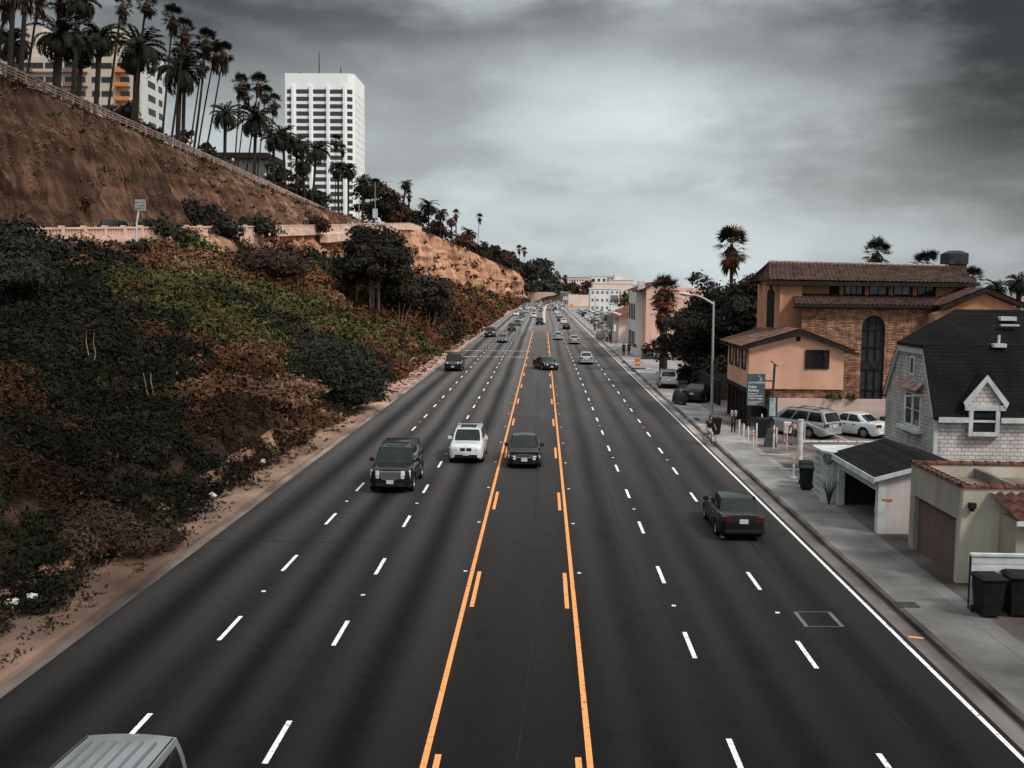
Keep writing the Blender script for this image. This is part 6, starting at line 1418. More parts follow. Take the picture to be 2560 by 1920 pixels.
SPEC = {
 # L, half width, wheel radius, ground clearance, front axle, rear axle, top profile [(y frac, z)], cabin A,B,C,D fracs, belt z, roof z, half width at belt/roof
 'sedan': dict(L=4.8, W=.90, wr=.33, gc=.20, fa=.19, ra=.79, top=[(0, .62), (.02, .70), (.10, .80), (.27, .93), (.30, .96), (.80, 1.0), (.84, 1.03), (.96, 1.0), (.99, .90), (1, .80)], cab=(.27, .42, .67, .83), belt=.93, roof=1.44, wb=.80, wt=.58, side=[(.10, .46), (.49, .86)]),
 'coupe': dict(L=4.9, W=.94, wr=.36, gc=.18, fa=.18, ra=.79, top=[(0, .66), (.015, .80), (.08, .86), (.30, .98), (.33, 1.0), (.80, 1.04), (.86, 1.06), (.97, 1.03), (.99, .92), (1, .82)], cab=(.30, .45, .66, .86), belt=.97, roof=1.42, wb=.83, wt=.58, side=[(.10, .46), (.49, .84)]),
 'boxsedan': dict(L=4.75, W=.88, wr=.32, gc=.20, fa=.18, ra=.77, top=[(0, .66), (.01, .80), (.06, .86), (.28, .93), (.80, .96), (.84, .99), (.985, .98), (.995, .94), (1, .84)], cab=(.29, .40, .69, .82), belt=.90, roof=1.36, wb=.78, wt=.60, side=[(.08, .46), (.49, .88)]),
 'suv': dict(L=4.6, W=.93, wr=.37, gc=.26, fa=.18, ra=.79, top=[(0, .78), (.015, .92), (.07, 1.0), (.25, 1.08), (.28, 1.10), (.90, 1.12), (.97, 1.12), (.99, 1.06), (1, .92)], cab=(.25, .38, .90, .985), belt=1.06, roof=1.66, wb=.84, wt=.66, side=[(.09, .36), (.385, .64), (.665, .93)]),
 'fullsuv': dict(L=5.15, W=1.0, wr=.40, gc=.27, fa=.17, ra=.79, top=[(0, .86), (.01, 1.06), (.05, 1.14), (.24, 1.20), (.27, 1.22), (.92, 1.24), (.975, 1.24), (.99, 1.16), (1, 1.0)], cab=(.24, .35, .95, .99), belt=1.18, roof=1.86, wb=.93, wt=.78, side=[(.07, .32), (.345, .60), (.625, .95)]),
 'van': dict(L=5.1, W=.97, wr=.35, gc=.20, fa=.18, ra=.77, top=[(0, .68), (.015, .80), (.06, .90), (.20, 1.03), (.23, 1.05), (.90, 1.10), (.975, 1.10), (.99, 1.0), (1, .85)], cab=(.19, .36, .93, .99), belt=1.02, roof=1.70, wb=.88, wt=.68, side=[(.12, .36), (.385, .66), (.69, .95)]),
 'hatch': dict(L=4.1, W=.86, wr=.31, gc=.19, fa=.18, ra=.80, top=[(0, .62), (.02, .72), (.10, .83), (.27, .95), (.30, .97), (.88, 1.02), (.96, 1.02), (.99, .92), (1, .80)], cab=(.26, .42, .80, .98), belt=.95, roof=1.46, wb=.77, wt=.58, side=[(.12, .46), (.49, .88)]),
}
def interp(pts, x):
    if x <= pts[0][0]: return pts[0][1]
    for (a, b), (c, d) in zip(pts, pts[1:]):
        if a <= x <= c: t = (x-a)/(c-a); return b*(1-t)+d*t
    return pts[-1][1]
def plan(x): return interp([(0, .70), (.008, .80), (.025, .88), (.06, .945), (.12, .985), (.22, 1), (.75, 1), (.88, .985), (.95, .94), (.985, .87), (1, .76)], x)
def car_body(s, mb):
    L_, W = s['L'], s['W']; fa, ra = s['fa']*L_, s['ra']*L_; R = s['wr']*1.20; zw = s['wr']
    ys = {0, .012*L_, .03*L_, .06*L_, .1*L_, .975*L_, .99*L_, L_, .95*L_}
    for c in (fa, ra):
        for k in range(-8, 9): ys.add(c+R*math.sin(k/8*PI/2)*.999)
    for k in range(1, 20): ys.add(L_*k/20)
    ys = sorted(y for y in ys if 0 <= y <= L_)
    rows_ = []
    for y in ys:
        f = y/L_; w = W*plan(f); zt = interp(s['top'], f); zb = s['gc']+ (.10 if f < .01 or f > .99 else .04 if f < .03 or f > .97 else 0)
        za = zb
        for c in (fa, ra):
            if abs(y-c) < R: za = max(za, zw+math.sqrt(R*R-(y-c)**2)*.98)
        H_ = zt-zb; sec = []
        prof = [(.93, 0), (.985, .10), (1.0, .32), (.995, .58), (.965, .80), (.91, .93), (.80, .99)]
        for px_, pz in prof: sec.append((w*px_, max(za, zb+H_*pz)))
        half = [(-x, z) for x, z in sec]+[(-w*.4, zt+.018), (0, zt+.028), (w*.4, zt+.018)]+[(x, z) for x, z in reversed(sec)]
        rows_.append([(x, y-L_/2, z) for x, z in half])
    mb.grid(rows_, cap0=True, cap1=True)
class Cab:
    def __init__(s, sp):
        s.sp = sp; L_ = sp['L']; s.A, s.B, s.C, s.D = [c*L_-L_/2 for c in sp['cab']]; s.L = L_
    def zr(s, y):
        t = (y-s.B)/(s.C-s.B); return s.sp['roof']+.035*math.sin(PI*max(0, min(1, t)))-.02*t
    def half(s, u, v):
        e = 1-.10*(abs(u-.5)*2)**3
        return (s.sp['wb']*e*(1-v)+s.sp['wt']*(1-.03*(abs(u-.5)*2)**3)*v)+.035*math.sin(PI*v)
    def side(s, u, v, sg=1, off=0):
        yb = s.A+(s.D-s.A)*u; yt = s.B+(s.C-s.B)*u; y = yb+(yt-yb)*v
        z = s.sp['belt']-.01+(s.zr(yt)-s.sp['belt'])*v
        return (sg*(s.half(u, v)+off), y, z+off*.4)
    def end(s, t, v, u, off=0):
        w = s.half(u, v); x, y, z = s.side(u, v); bow = (.11*(1-t*t))*(1-.3*v); sg = -1 if u < .5 else 1
        return (t*w, y+sg*(bow+off), z+.015*(1-t*t)+off*.5)
def patch(mb, fn, u0, u1, v0, v1, nu=6, nv=4): mb.grid([[fn(u0+(u1-u0)*i/nu, v0+(v1-v0)*j/nv) for i in range(nu+1)] for j in range(nv+1)])
def cabin_shell(c, mb):
    for sg in (-1, 1): patch(mb, lambda u, v: c.side(u, v, sg), 0, 1, 0, 1, 14, 4)
    patch(mb, lambda t, v: c.end(t, v, 0), -1, 1, 0, 1, 8, 4); patch(mb, lambda t, v: c.end(t, v, 1), -1, 1, 0, 1, 8, 4)
    rows_ = []
    for j in range(9):
        u = j/8; row = []
        for i in range(9):
            t = -1+2*i/8; a = c.side(u, 1); bow = 0
            y = a[1]
            if u == 0: y = c.end(t, 1, 0)[1]; 
            if u == 1: y = c.end(t, 1, 1)[1]
            row.append((t*c.half(u, 1), y, a[2]+.015*(1-t*t)+(.03*(1-t*t) if 0 < u < 1 else 0)))
        rows_.append(row)
    mb.grid(rows_)
WHEEL = {}
def wheel_meshes(r):
    if r in WHEEL: return WHEEL[r]
    t = MB().mat(m_tyre); w = .11; n = 20
    prof = [(r*.66, -w), (r*.93, -w), (r, -w*.7), (r, w*.7), (r*.93, w), (r*.66, w), (r*.62, w*.6)]
    t.grid([[(x, rr*math.cos(2*PI*k/n), rr*math.sin(2*PI*k/n)) for k in range(n)] for rr, x in prof], closed=True)
    rim = MB().mat(m_rim)
    rim.grid([[(x, rr*math.cos(2*PI*k/n), rr*math.sin(2*PI*k/n)) for k in range(n)] for rr, x in [(r*.66, w*.95), (r*.60, w*.5), (r*.56, w*.2), (.01, w*.2)]], closed=True)
    for k in range(5):
        a = 2*PI*k/5; d = Vector((0, math.cos(a), math.sin(a))); s_ = Vector((0, -math.sin(a), math.cos(a)))*r*.10; p0 = Vector((w*.75, 0, 0)); rim.prism([p0-s_, p0+s_, p0+d*r*.60+s_*1.2, p0+d*r*.60-s_*1.2], (-.04, 0, 0))
    rim.prism([(w*.8, r*.14*math.cos(2*PI*k/10), r*.14*math.sin(2*PI*k/10)) for k in range(10)], (-.05, 0, 0))
    to = t.build('tyre', smooth=True, ang=40); ro = rim.build('rim', smooth=True, ang=30); WHEEL[r] = (to.data, ro.data)
    bpy.data.objects.remove(to); bpy.data.objects.remove(ro); return WHEEL[r]
def put(name, me, parent, loc=(0, 0, 0), rz=0):
    o = bpy.data.objects.new(name, me); col.objects.link(o); o.parent = parent; o.location = loc; o.rotation_euler = (0, 0, rz); return o
def car_full(kind, colr, label, loc, rz=0, group=None, cat='car', grille='dark', rails=False, sunroof=False, plate=True, lamps='std', trimchrome=False, name=None, tailred=True):
    s = dict(SPEC[kind]); L_, W = s['L'], s['W']; c = Cab(s); pm_ = paint(colr)
    t = thing(name or {'sedan': 'sedan', 'boxsedan': 'sedan', 'coupe': 'coupe', 'suv': 'suv', 'fullsuv': 'suv', 'van': 'minivan', 'hatch': 'hatchback'}[kind], label, cat, loc, rz, group)
    b = MB().mat(pm_); car_body(s, b); b.build('body', t, smooth=True, ang=32)
    u_ = MB().mat(m_under); u_.box(-W*.80, W*.80, -L_/2+.25, L_/2-.25, s['gc']-.06, s['belt']-.12); u_.build('underbody', t)
    cb_ = MB().mat(pm_); cabin_shell(c, cb_); cb_.build('cabin', t, smooth=True, ang=38)
    g1 = MB().mat(m_cg); patch(g1, lambda tt, v: c.end(tt, v, 0, .006), -.90, .90, .05, .93, 8, 4); g1.build('windshield', t, smooth=True)
    g1 = MB().mat(m_cg); patch(g1, lambda tt, v: c.end(tt, v, 1, .006), -.86, .86, .08 if kind not in ('van', 'suv', 'fullsuv') else .12, .90, 8, 4); g1.build('rear_window', t, smooth=True)
    for sg in (-1, 1):
        for (a, b_) in s['side']:
            g1 = MB().mat(m_cg); patch(g1, lambda u, v: c.side(u, v, sg, .006), a, b_, .10, .88, 5, 3); g1.build('side_window', t, smooth=True)
    # lamps follow the rounded nose and tail
    zt0 = interp(s['top'], .02); zl0, zl1 = {'std': (zt0-.22, zt0-.03), 'tall': (zt0-.38, zt0-.04), 'thin': (zt0-.17, zt0-.08)}[lamps]
    for sg in (-1, 1):
        lm_ = MB().mat(m_lampc); x0, x1 = W*.48, W*.90
        f_ = lambda x: -L_/2+max(0, (abs(x)/W-.62))*.62-.012
        lm_.grid([[(sg*x, f_(x)+dy, z) for x in (x0, (x0*2+x1)/3, (x0+2*x1)/3, x1)] for dy, z in ((.10, zl0-.01), (0, zl0), (0.0, (zl0+zl1)/2), (.05, zl1), (.14, zl1+.015))]); lm_.build('headlight', t, smooth=True)
        tl = MB().mat(m_tail); zt1 = s['belt'] if kind in ('van', 'suv', 'fullsuv') else interp(s['top'], .97); z0_, z1_ = (zt1-.32, zt1+.02) if kind in ('suv', 'fullsuv') else (zt1-.25, zt1-.06); x0 = W*(.52 if kind not in ('suv', 'fullsuv') else .72); x1 = W*.90
        g_ = lambda x: L_/2-max(0, (abs(x)/W-.70))*.55+.012
        tl.grid([[(sg*x, g_(x)-dy, z) for x in (x0, (x0+x1)/2, x1)] for dy, z in ((.08, z0_-.01), (0, z0_), (0.0, z1_), (.08, z1_+.01))]); tl.build('tail_light', t, smooth=True)
        m3 = MB().mat(m_blackp if colr in ('black', 'charcoal', 'darkgrey') else pm_); p_ = c.side(.06, .12, sg); m3.box(min(p_[0]+sg*.10, p_[0]+sg*.30), max(p_[0]+sg*.10, p_[0]+sg*.30), p_[1]-.02, p_[1]+.10, p_[2]-.02, p_[2]+.15); m3.box(min(p_[0]-sg*.02, p_[0]+sg*.12), max(p_[0]-sg*.02, p_[0]+sg*.12), p_[1]+.02, p_[1]+.07, p_[2]-.0, p_[2]+.05); m3.build('mirror', t, bevel=.03)
        for u in (.42, .68): hd_ = MB().mat(m_chrome if trimchrome else m_blackp); p_ = c.side(u, 0, sg); hd_.box(sg*W*.985-.012, sg*W*.985+.012, p_[1]-.10, p_[1]+.08, s['belt']-.16, s['belt']-.125); hd_.build('door_handle', t)
    gl_ = MB().mat(m_blackp); y0 = -L_/2-.015
    if grille == 'chrome':      # deep chrome-edged grille
        ring = [(-.46, zl1-.02), (.46, zl1-.02), (.42, zl0-.02), (.22, zl0-.09), (-.22, zl0-.09), (-.42, zl0-.02)]; gm = MB().mat(m_chrome); gm.prism([(x, y0-.01, z) for x, z in ring], (0, .06, 0)); gm.build('grille_surround', t, bevel=.012)
        gi = MB().mat(M('grille_mesh', (.20, .20, .205), .4, .4, 60, metal=.6)); gi.prism([(x*.90, y0-.018, (z-(zl0+zl1)/2)*.82+(zl0+zl1)/2) for x, z in ring], (0, .05, 0)); gi.build('grille', t)
    elif grille == 'twin':
        for sg in (-1, 1): gm = MB().mat(m_chrome); gm.box(min(sg*.03, sg*.30), max(sg*.03, sg*.30), y0-.01, y0+.06, zl0-.02, zl1-.03); go = gm.build('grille_surround', t, bevel=.02); gi = MB().mat(m_blackp); gi.box(min(sg*.055, sg*.275), max(sg*.055, sg*.275), y0-.018, y0+.05, zl0+.005, zl1-.055); gi.build('grille', t, bevel=.01)
        emb = MB().mat(m_rim); emb.ball((0, -L_/2+.12, zt0+.035), .04, 8, 5); emb.build('badge', t, smooth=True)
    elif grille == 'bar':
        gl_.box(-.34, .34, y0, y0+.05, zl0-.03, zl1-.09); gl_.build('grille', t, bevel=.01); gm = MB().mat(m_chrome); gm.box(-.40, .40, y0-.012, y0+.05, zl1-.10, zl1-.06); gm.prism([(-.10, y0-.02, zl1-.05), (.10, y0-.02, zl1-.05), (.045, y0-.02, zl0+.0), (-.045, y0-.02, zl0+.0)], (0, .05, 0)); gm.build('chrome_bar', t, bevel=.01)
    else: gl_.box(-.42, .42, y0, y0+.05, zl0, zl1-.03); gl_.build('grille', t, bevel=.015)
    bi = MB().mat(m_blackp); bi.box(-W*.64, W*.64, -L_/2-.012, -L_/2+.06, s['gc']+.06, s['gc']+.24); bi.build('lower_intake', t, bevel=.02)
    for sg in (-1, 1): fl_ = MB().mat(m_lampc); fl_.box(sg*W*.66-.05, sg*W*.66+.05, -L_/2+.02, -L_/2+.09, s['gc']+.15, s['gc']+.22); fl_.build('fog_lamp', t, bevel=.02)
    bb_ = MB().mat(m_blackp if kind in ('suv', 'fullsuv', 'boxsedan') else pm_); bb_.box(-W*.80, W*.80, L_/2-.04, L_/2+.035, s['gc']+.10, s['gc']+.24); bb_.build('rear_bumper', t, bevel=.03)
    if plate:
        pl_ = MB().mat(m_plate); pl_.box(-.155, .155, -L_/2-.055, -L_/2-.02, s['gc']+.20, s['gc']+.36); pl_.build('number_plate', t)
        pl_ = MB().mat(m_plate); z_ = interp(s['top'], .98)-.22 if kind in ('sedan', 'boxsedan', 'coupe') else .82; pl_.box(-.155, .155, L_/2+.012, L_/2+.045, z_-.08, z_+.08); pl_.build('number_plate', t)
    tm, rm = wheel_meshes(s['wr'])
    for fy in (s['fa'], s['ra']):
        for sg in (-1, 1):
            wh = bpy.data.objects.new('wheel', None); col.objects.link(wh); wh.empty_display_size = .2; wh.parent = t; wh.location = (sg*(W-.125), fy*L_-L_/2, s['wr']); wh.rotation_euler = (0, 0, 0 if sg > 0 else PI)
            put('tyre', tm, wh); put('rim', rm, wh)
    if rails:
        for sg in (-1, 1):
            r_ = MB().mat(m_chrome if rails == 'chrome' else m_blackp); pts = [(sg*(c.half(u, 1)-.05), c.side(u, 1)[1], c.side(u, 1)[2]+.02+.06*(0 < i < 5)) for i, u in enumerate((.08, .14, .35, .6, .85, .92))]; r_.tube(pts, .02, 6); r_.build('roof_rail', t)
        for u in (.3, .72): r_ = MB().mat(m_blackp); p_ = c.side(u, 1); r_.box(-c.half(u, 1)+.06, c.half(u, 1)-.06, p_[1]-.03, p_[1]+.03, p_[2]+.065, p_[2]+.09); r_.build('cross_bar', t)
    if sunroof: r_ = MB().mat(m_cg); p_, q_ = c.side(.06, 1), c.side(.55, 1); r_.grid([[(x, y, z+.052-.012*abs(x)) for x in (-.42, 0, .42)] for y, z in ((p_[1], p_[2]-.004), ((p_[1]+q_[1])/2, (p_[2]+q_[2])/2+.012), (q_[1], q_[2]+.006))]); r_.build('sunroof', t)
    return t
FARM = {}
def car_far(kind, colr, label, loc, rz, group, cat='car'):
    key = (kind, colr)
    nm = {'sedan': 'sedan', 'boxsedan': 'sedan', 'coupe': 'coupe', 'suv': 'suv', 'fullsuv': 'suv', 'van': 'minivan', 'hatch': 'hatchback'}[kind]
    if key not in FARM:
        s = SPEC[kind]; c = Cab(s); L_, W = s['L'], s['W']; mb = MB().mat(paint(colr)); car_body(s, mb); cabin_shell(c, mb)
        mb.mat(m_cg); patch(mb, lambda tt, v: c.end(tt, v, 0, .01), -.88, .88, .06, .92, 4, 2); patch(mb, lambda tt, v: c.end(tt, v, 1, .01), -.84, .84, .12, .9, 4, 2)
        for sg in (-1, 1):
            for a, b_ in s['side']: patch(mb, lambda u, v: c.side(u, v, sg, .01), a, b_, .1, .88, 3, 2)
        mb.mat(m_under); mb.box(-W*.8, W*.8, -L_/2+.3, L_/2-.3, s['gc']-.05, s['belt']-.15)
        mb.box(-.4, .4, -L_/2-.01, -L_/2+.05, .50, .66)
        for sg in (-1, 1):
            z = interp(s['top'], .02); mb.mat(m_lampc); mb.box(min(sg*.5*W, sg*.8*W), max(sg*.5*W, sg*.8*W), -L_/2+.02, -L_/2+.2, z-.2, z-.05)
            mb.mat(m_tail); mb.box(min(sg*.62*W, sg*.86*W), max(sg*.62*W, sg*.86*W), L_/2-.12, L_/2-.01, .72, .92)
            mb.mat(m_tyre)
            for fy in (s['fa'], s['ra']): mb.grid([[(sg*(W-.02-dx), fy*L_-L_/2+s['wr']*math.cos(2*PI*k/12)*q, s['wr']+s['wr']*math.sin(2*PI*k/12)*q) for k in range(12)] for dx, q in ((.2, 1), (0, 1), (0, .02))], closed=True)
        mb.mat(m_plate); mb.box(-.16, .16, L_/2+.0, L_/2+.03, .68, .82); mb.box(-.16, .16, -L_/2-.03, -L_/2, .38, .5)
        o = mb.build(nm, smooth=True, ang=35); FARM[key] = o.data; bpy.data.objects.remove(o)
    o = bpy.data.objects.new(nm, FARM[key]); col.objects.link(o); o.location = loc; o.rotation_euler = (0, 0, rz)
    return tag(o, label, cat, group)
ONG = 'cars driving towards the camera'; OUT = 'cars driving away'
def ctr(x, yfront, kind, away=False): return (x+xo(yfront), yfront+SPEC[kind]['L']/2, 0.0)
car_full('fullsuv', 'black', 'large black SUV with chrome grille and roof rack, nearest whole oncoming car', ctr(-6.72, 46.6, 'fullsuv'), 0, ONG, grille='chrome', rails=True, lamps='tall', sunroof=True)
car_full('suv', 'white', 'white SUV with twin dark grilles and glass sunroof, left of the black sedan', ctr(-3.95, 55.0, 'suv'), 0, ONG, grille='twin', sunroof=True, rails='chrome')
car_full('sedan', 'black', 'black sedan with a chrome V-shaped grille bar straddling the left yellow line', ctr(-.93, 53.7, 'sedan'), math.radians(1.5), ONG, grille='bar')
car_full('coupe', 'charcoal', 'black sedan turning across the centre lane at an angle', (0.35, 121.6, 0), math.radians(17), None)
car_full('fullsuv', 'black', 'dark SUV in the outer lane just before the dotted rows', ctr(-9.85, 116.2, 'fullsuv'), 0, ONG, grille='chrome', rails=True)
car_full('sedan', 'green', 'grey-green sedan just beyond the dotted rows', ctr(-6.8, 178.4, 'sedan'), 0, ONG)
car_full('fullsuv', 'darkgrey', 'dark pickup-like SUV at the verge beyond the dotted rows', ctr(-9.9, 198, 'fullsuv'), 0, ONG)
car_full('boxsedan', 'black', 'dark grey old box-shaped sedan driving away in the right lane, seen from behind', (7.45, 41.0, 0), PI, OUT, trimchrome=True)
car_full('sedan', 'silver', 'silver sedan driving away in the right lane, well beyond the cyclist', (5.35, 131.6, 0), PI, OUT)
car_full('sedan', 'gold', 'pinkish gold sedan driving away, farther than the silver one', (5.25, 178.6, 0), PI, OUT)
car_full('hatch', 'lightgrey', 'pale silver hatchback driving away beside the yellow line', (2.75, 192.2, 0), PI, OUT)
# van whose roof enters the bottom left corner of the picture
vz = 1.9; vp = G(330, 1850, vz)
SPEC['bigvan'] = dict(L=5.3, W=1.0, wr=.36, gc=.2, fa=.18, ra=.77, top=[(0, .8), (.015, .95), (.06, 1.05), (.20, 1.15), (.23, 1.17), (.90, 1.2), (.975, 1.2), (.99, 1.1), (1, .9)], cab=(.17, .32, .95, .99), belt=1.15, roof=1.88, wb=.93, wt=.76, side=[(.10, .34), (.37, .64), (.67, .95)])
bv = None
def bigvan(loc):
    s = SPEC['bigvan']
    t = car_full_named('bigvan', 'van', 'silver van with a ribbed roof cut off by the bottom left corner', loc, 0, None)
    c = Cab(s)
    for k in range(6):
        x = -.52+k*.208; r_ = MB().mat(paint('grey')); r_.tube([(x, c.side(u, 1)[1], c.side(u, 1)[2]+.050-.02*abs(x)) for u in (.12, .3, .5, .7, .9)], .022, 6); r_.build('roof_rib', t)
    for sg in (-1, 1):
        r_ = MB().mat(m_blackp); r_.tube([(sg*(c.half(u, 1)-.04), c.side(u, 1)[1], c.side(u, 1)[2]+.012) for u in (.02, .3, .5, .7, .98)], .012, 5); r_.build('roof_gutter', t)
    return t
def car_full_named(kind, *a, **k):
    return car_full(kind, *a, name='van', **k)
q = G(318, 1846, 1.9); bigvan((q.x, q.y-2.2+0, 0))
# parked cars right of the road
car_full('van', 'silver', 'silver minivan with roof rails parked before the pink wall', (16.3, 67.2, .15), math.radians(-141), None, rails=True)
car_full('sedan', 'white', 'white sedan parked between the silver minivan and the shingled house', (19.7, 67.6, .15), math.radians(-141), None)
car_full('sedan', 'darkgrey', 'dark sedan parked last in the row, half hidden by the shingled house', (22.9, 68.0, .15), math.radians(-141), None)
car_full('sedan', 'lightgrey', 'pale car nosing out of the white open garage', (15.6, 41.4, .15), math.radians(-84), None)
car_full('coupe', 'charcoal', 'dark coupe parked tail out beneath the ficus trees beside the covered motorcycle', (12.9, 87.6, .15), math.radians(158), None)
car_full('suv', 'silver', 'silver SUV parked under the ficus tree beyond the dark coupe', (11.7, 99.5, .15), math.radians(176), None)
# farther traffic, smaller in the picture
far = [('suv', 'darkgrey', 1279, 828, 0, 'dark SUV in the middle oncoming lane where the centre lines end'), ('sedan', 'darkgrey', 1293, 815, 0, 'dark sedan close behind the SUV where the centre lines end'), ('sedan', 'silver', 1300, 806, 0, 'silver sedan third of the short file in the middle oncoming lane'),
 ('fullsuv', 'black', 1349, 813, 0, 'black SUV in the inner oncoming lane beside the concrete island'), ('suv', 'white', 1334, 795, 0, 'white SUV left of the black one near the concrete island'), ('van', 'white', 1290, 790, 0, 'white van at the verge side of the far queue'), ('sedan', 'darkgrey', 1304, 793, 0, 'dark sedan beside the white van in the far queue'),
 ('sedan', 'silver', 1316, 783, 0, 'silver sedan ahead of the dark one in the far queue'), ('suv', 'green', 1353, 780, 0, 'grey-green SUV beside the island in the far queue'), ('sedan', 'white', 1327, 772, 0, 'white sedan in the middle of the far queue'), ('suv', 'white', 1300, 776, 0, 'white SUV nearest the cliff foot in the far queue'),
 ('sedan', 'black', 1416, 824, 1, 'black sedan driving away, second past the gold one'), ('sedan', 'white', 1409, 811, 1, 'white sedan driving away just ahead of the black one'), ('sedan', 'darkgrey', 1401, 804, 1, 'dark sedan beside the white one driving away'), ('sedan', 'lightgrey', 1397, 794, 1, 'pale grey sedan driving away towards the bridge'),
 ('sedan', 'white', 1392, 786, 1, 'white hatch-backed car driving away towards the bridge'), ('suv', 'darkgrey', 1388, 778, 1, 'dark SUV driving away towards the bridge'), ('suv', 'maroon', 1408, 772, 1, 'brownish red SUV driving away in the outer lane'), ('sedan', 'gold', 1377, 776, 1, 'orange-tinted car beside the island driving away')]
for kd, cl_, sx, sy, aw, lab in far:
    p_ = G(sx, sy); L_ = SPEC[kd]['L']; car_far(kd, cl_, lab, (p_.x, p_.y+L_/2, 0), PI if aw else 0, OUT if aw else ONG)
cols_ = ['white', 'silver', 'black', 'darkgrey', 'silver', 'white', 'maroon', 'lightgrey', 'grey', 'green']
def colname(c): return {'darkgrey': 'dark grey', 'lightgrey': 'pale grey', 'green': 'grey-green'}.get(c, c)
for li, x in enumerate((-9.9, -6.8, -3.8, 2.5, 5.4, 8.1)):
    y = 455+rnd.uniform(0, 12)
    while y < 740:
        kd = rnd.choice(['sedan', 'sedan', 'suv', 'hatch', 'van']); cl_ = rnd.choice(cols_); inb = x < 0
        car_far(kd, cl_, f'{colname(cl_)} {"oncoming" if inb else "departing"} car in the dense queue before the bridge', (x+rnd.uniform(-.3, .3)+xo(y), y, 0), 0 if inb else PI, f'{colname(cl_)} {"oncoming" if inb else "departing"} cars queued before the bridge')
        y += rnd.uniform(9, 17)
# rows of cars in the beach car park
for ri, (x0, x1, y) in enumerate([(13.6, 20, 214), (13.4, 34, 228), (13.4, 38, 246), (13.3, 40, 262), (13.3, 44, 281), (13.3, 44, 300), (13.3, 46, 322), (13.3, 48, 346), (13.3, 50, 374), (13.3, 50, 400)]):
    x = x0
    while x < x1:
        if rnd.random() < .86:
            kd = rnd.choice(['sedan', 'suv', 'hatch', 'van', 'sedan']); cl_ = rnd.choice(cols_+['red'] if ri < 3 else cols_)
            car_far(kd, cl_, f'{colname(cl_)} car parked in the rows of the beach car park', (x, y, .15), rnd.choice((0, PI))+rnd.uniform(-.04, .04), f'{colname(cl_)} cars parked in the beach car park', 'parked car')
        x += rnd.uniform(2.7, 3.0)
q = G(1557, 905, .15); car_far('fullsuv', 'white', 'white pickup-like car parked beside the pink house forecourt', (17.6, 138, .15), 1.2, None, 'parked car')
# cars on the ramp road behind the wall
for Y, kd, cl_, lab in ((122, 'fullsuv', 'black', 'black car on the ramp road half hidden by the balustrade'), (205, 'sedan', 'silver', 'silver car on the ramp road just showing above the parapet'), (240, 'sedan', 'white', 'white car on the ramp road above the overhanging deck'), (268, 'sedan', 'green', 'grey-green car near the top of the ramp by the lamp poles'), (312, 'sedan', 'silver', 'silver car at the top end of the ramp parapet')):
    s = station(Y); s2 = station(Y+3); car_far(kd, cl_, lab, (s[4][0]-2.6, Y, s[4][1]+.05), math.atan2(-(s2[4][0]-s[4][0]), 3)+0, 'cars on the ramp road')
# covered motorcycle
mq = Vector((10.95, 84.5, .15)); mc = thing('motorcycle', 'motorcycle parked on the pavement edge under a dark cover', 'motorcycle', tuple(mq), math.radians(200))
cv = MB().mat(M('cover_cloth', (.045, .05, .055), .75, .3, 3, bump=.5, bscale=5)); rows_ = []
for y, w_, z0, z1 in ((-1.05, .14, .25, .65), (-.85, .25, .12, .95), (-.55, .33, .10, 1.22), (-.30, .36, .10, 1.15), (.0, .32, .12, .92), (.35, .33, .15, .90), (.75, .26, .2, .95), (1.0, .16, .35, .80)):
    rows_.append([(w_*math.cos(PI*k/10)*(1 if k not in (0, 10) else 1.12), y, z0+(z1-z0)*math.sin(PI*k/10)**.7) for k in range(11)])
cv.grid(rows_, cap0=True, cap1=True); cv.build('cover', mc, smooth=True, ang=60)
tm, rm = wheel_meshes(.31)
for y in (-.78, .72):
    wh = bpy.data.objects.new('wheel', None); col.objects.link(wh); wh.parent = mc; wh.location = (0, y, .31); wh.scale = (.6, 1, 1); put('tyre', tm, wh); put('rim', rm, wh)
hb_ = MB().mat(m_chrome); hb_.tube([(-.38, -.42, 1.12), (-.15, -.55, 1.10), (.15, -.55, 1.10), (.38, -.42, 1.12)], .018, 6); hb_.build('handlebar', mc)
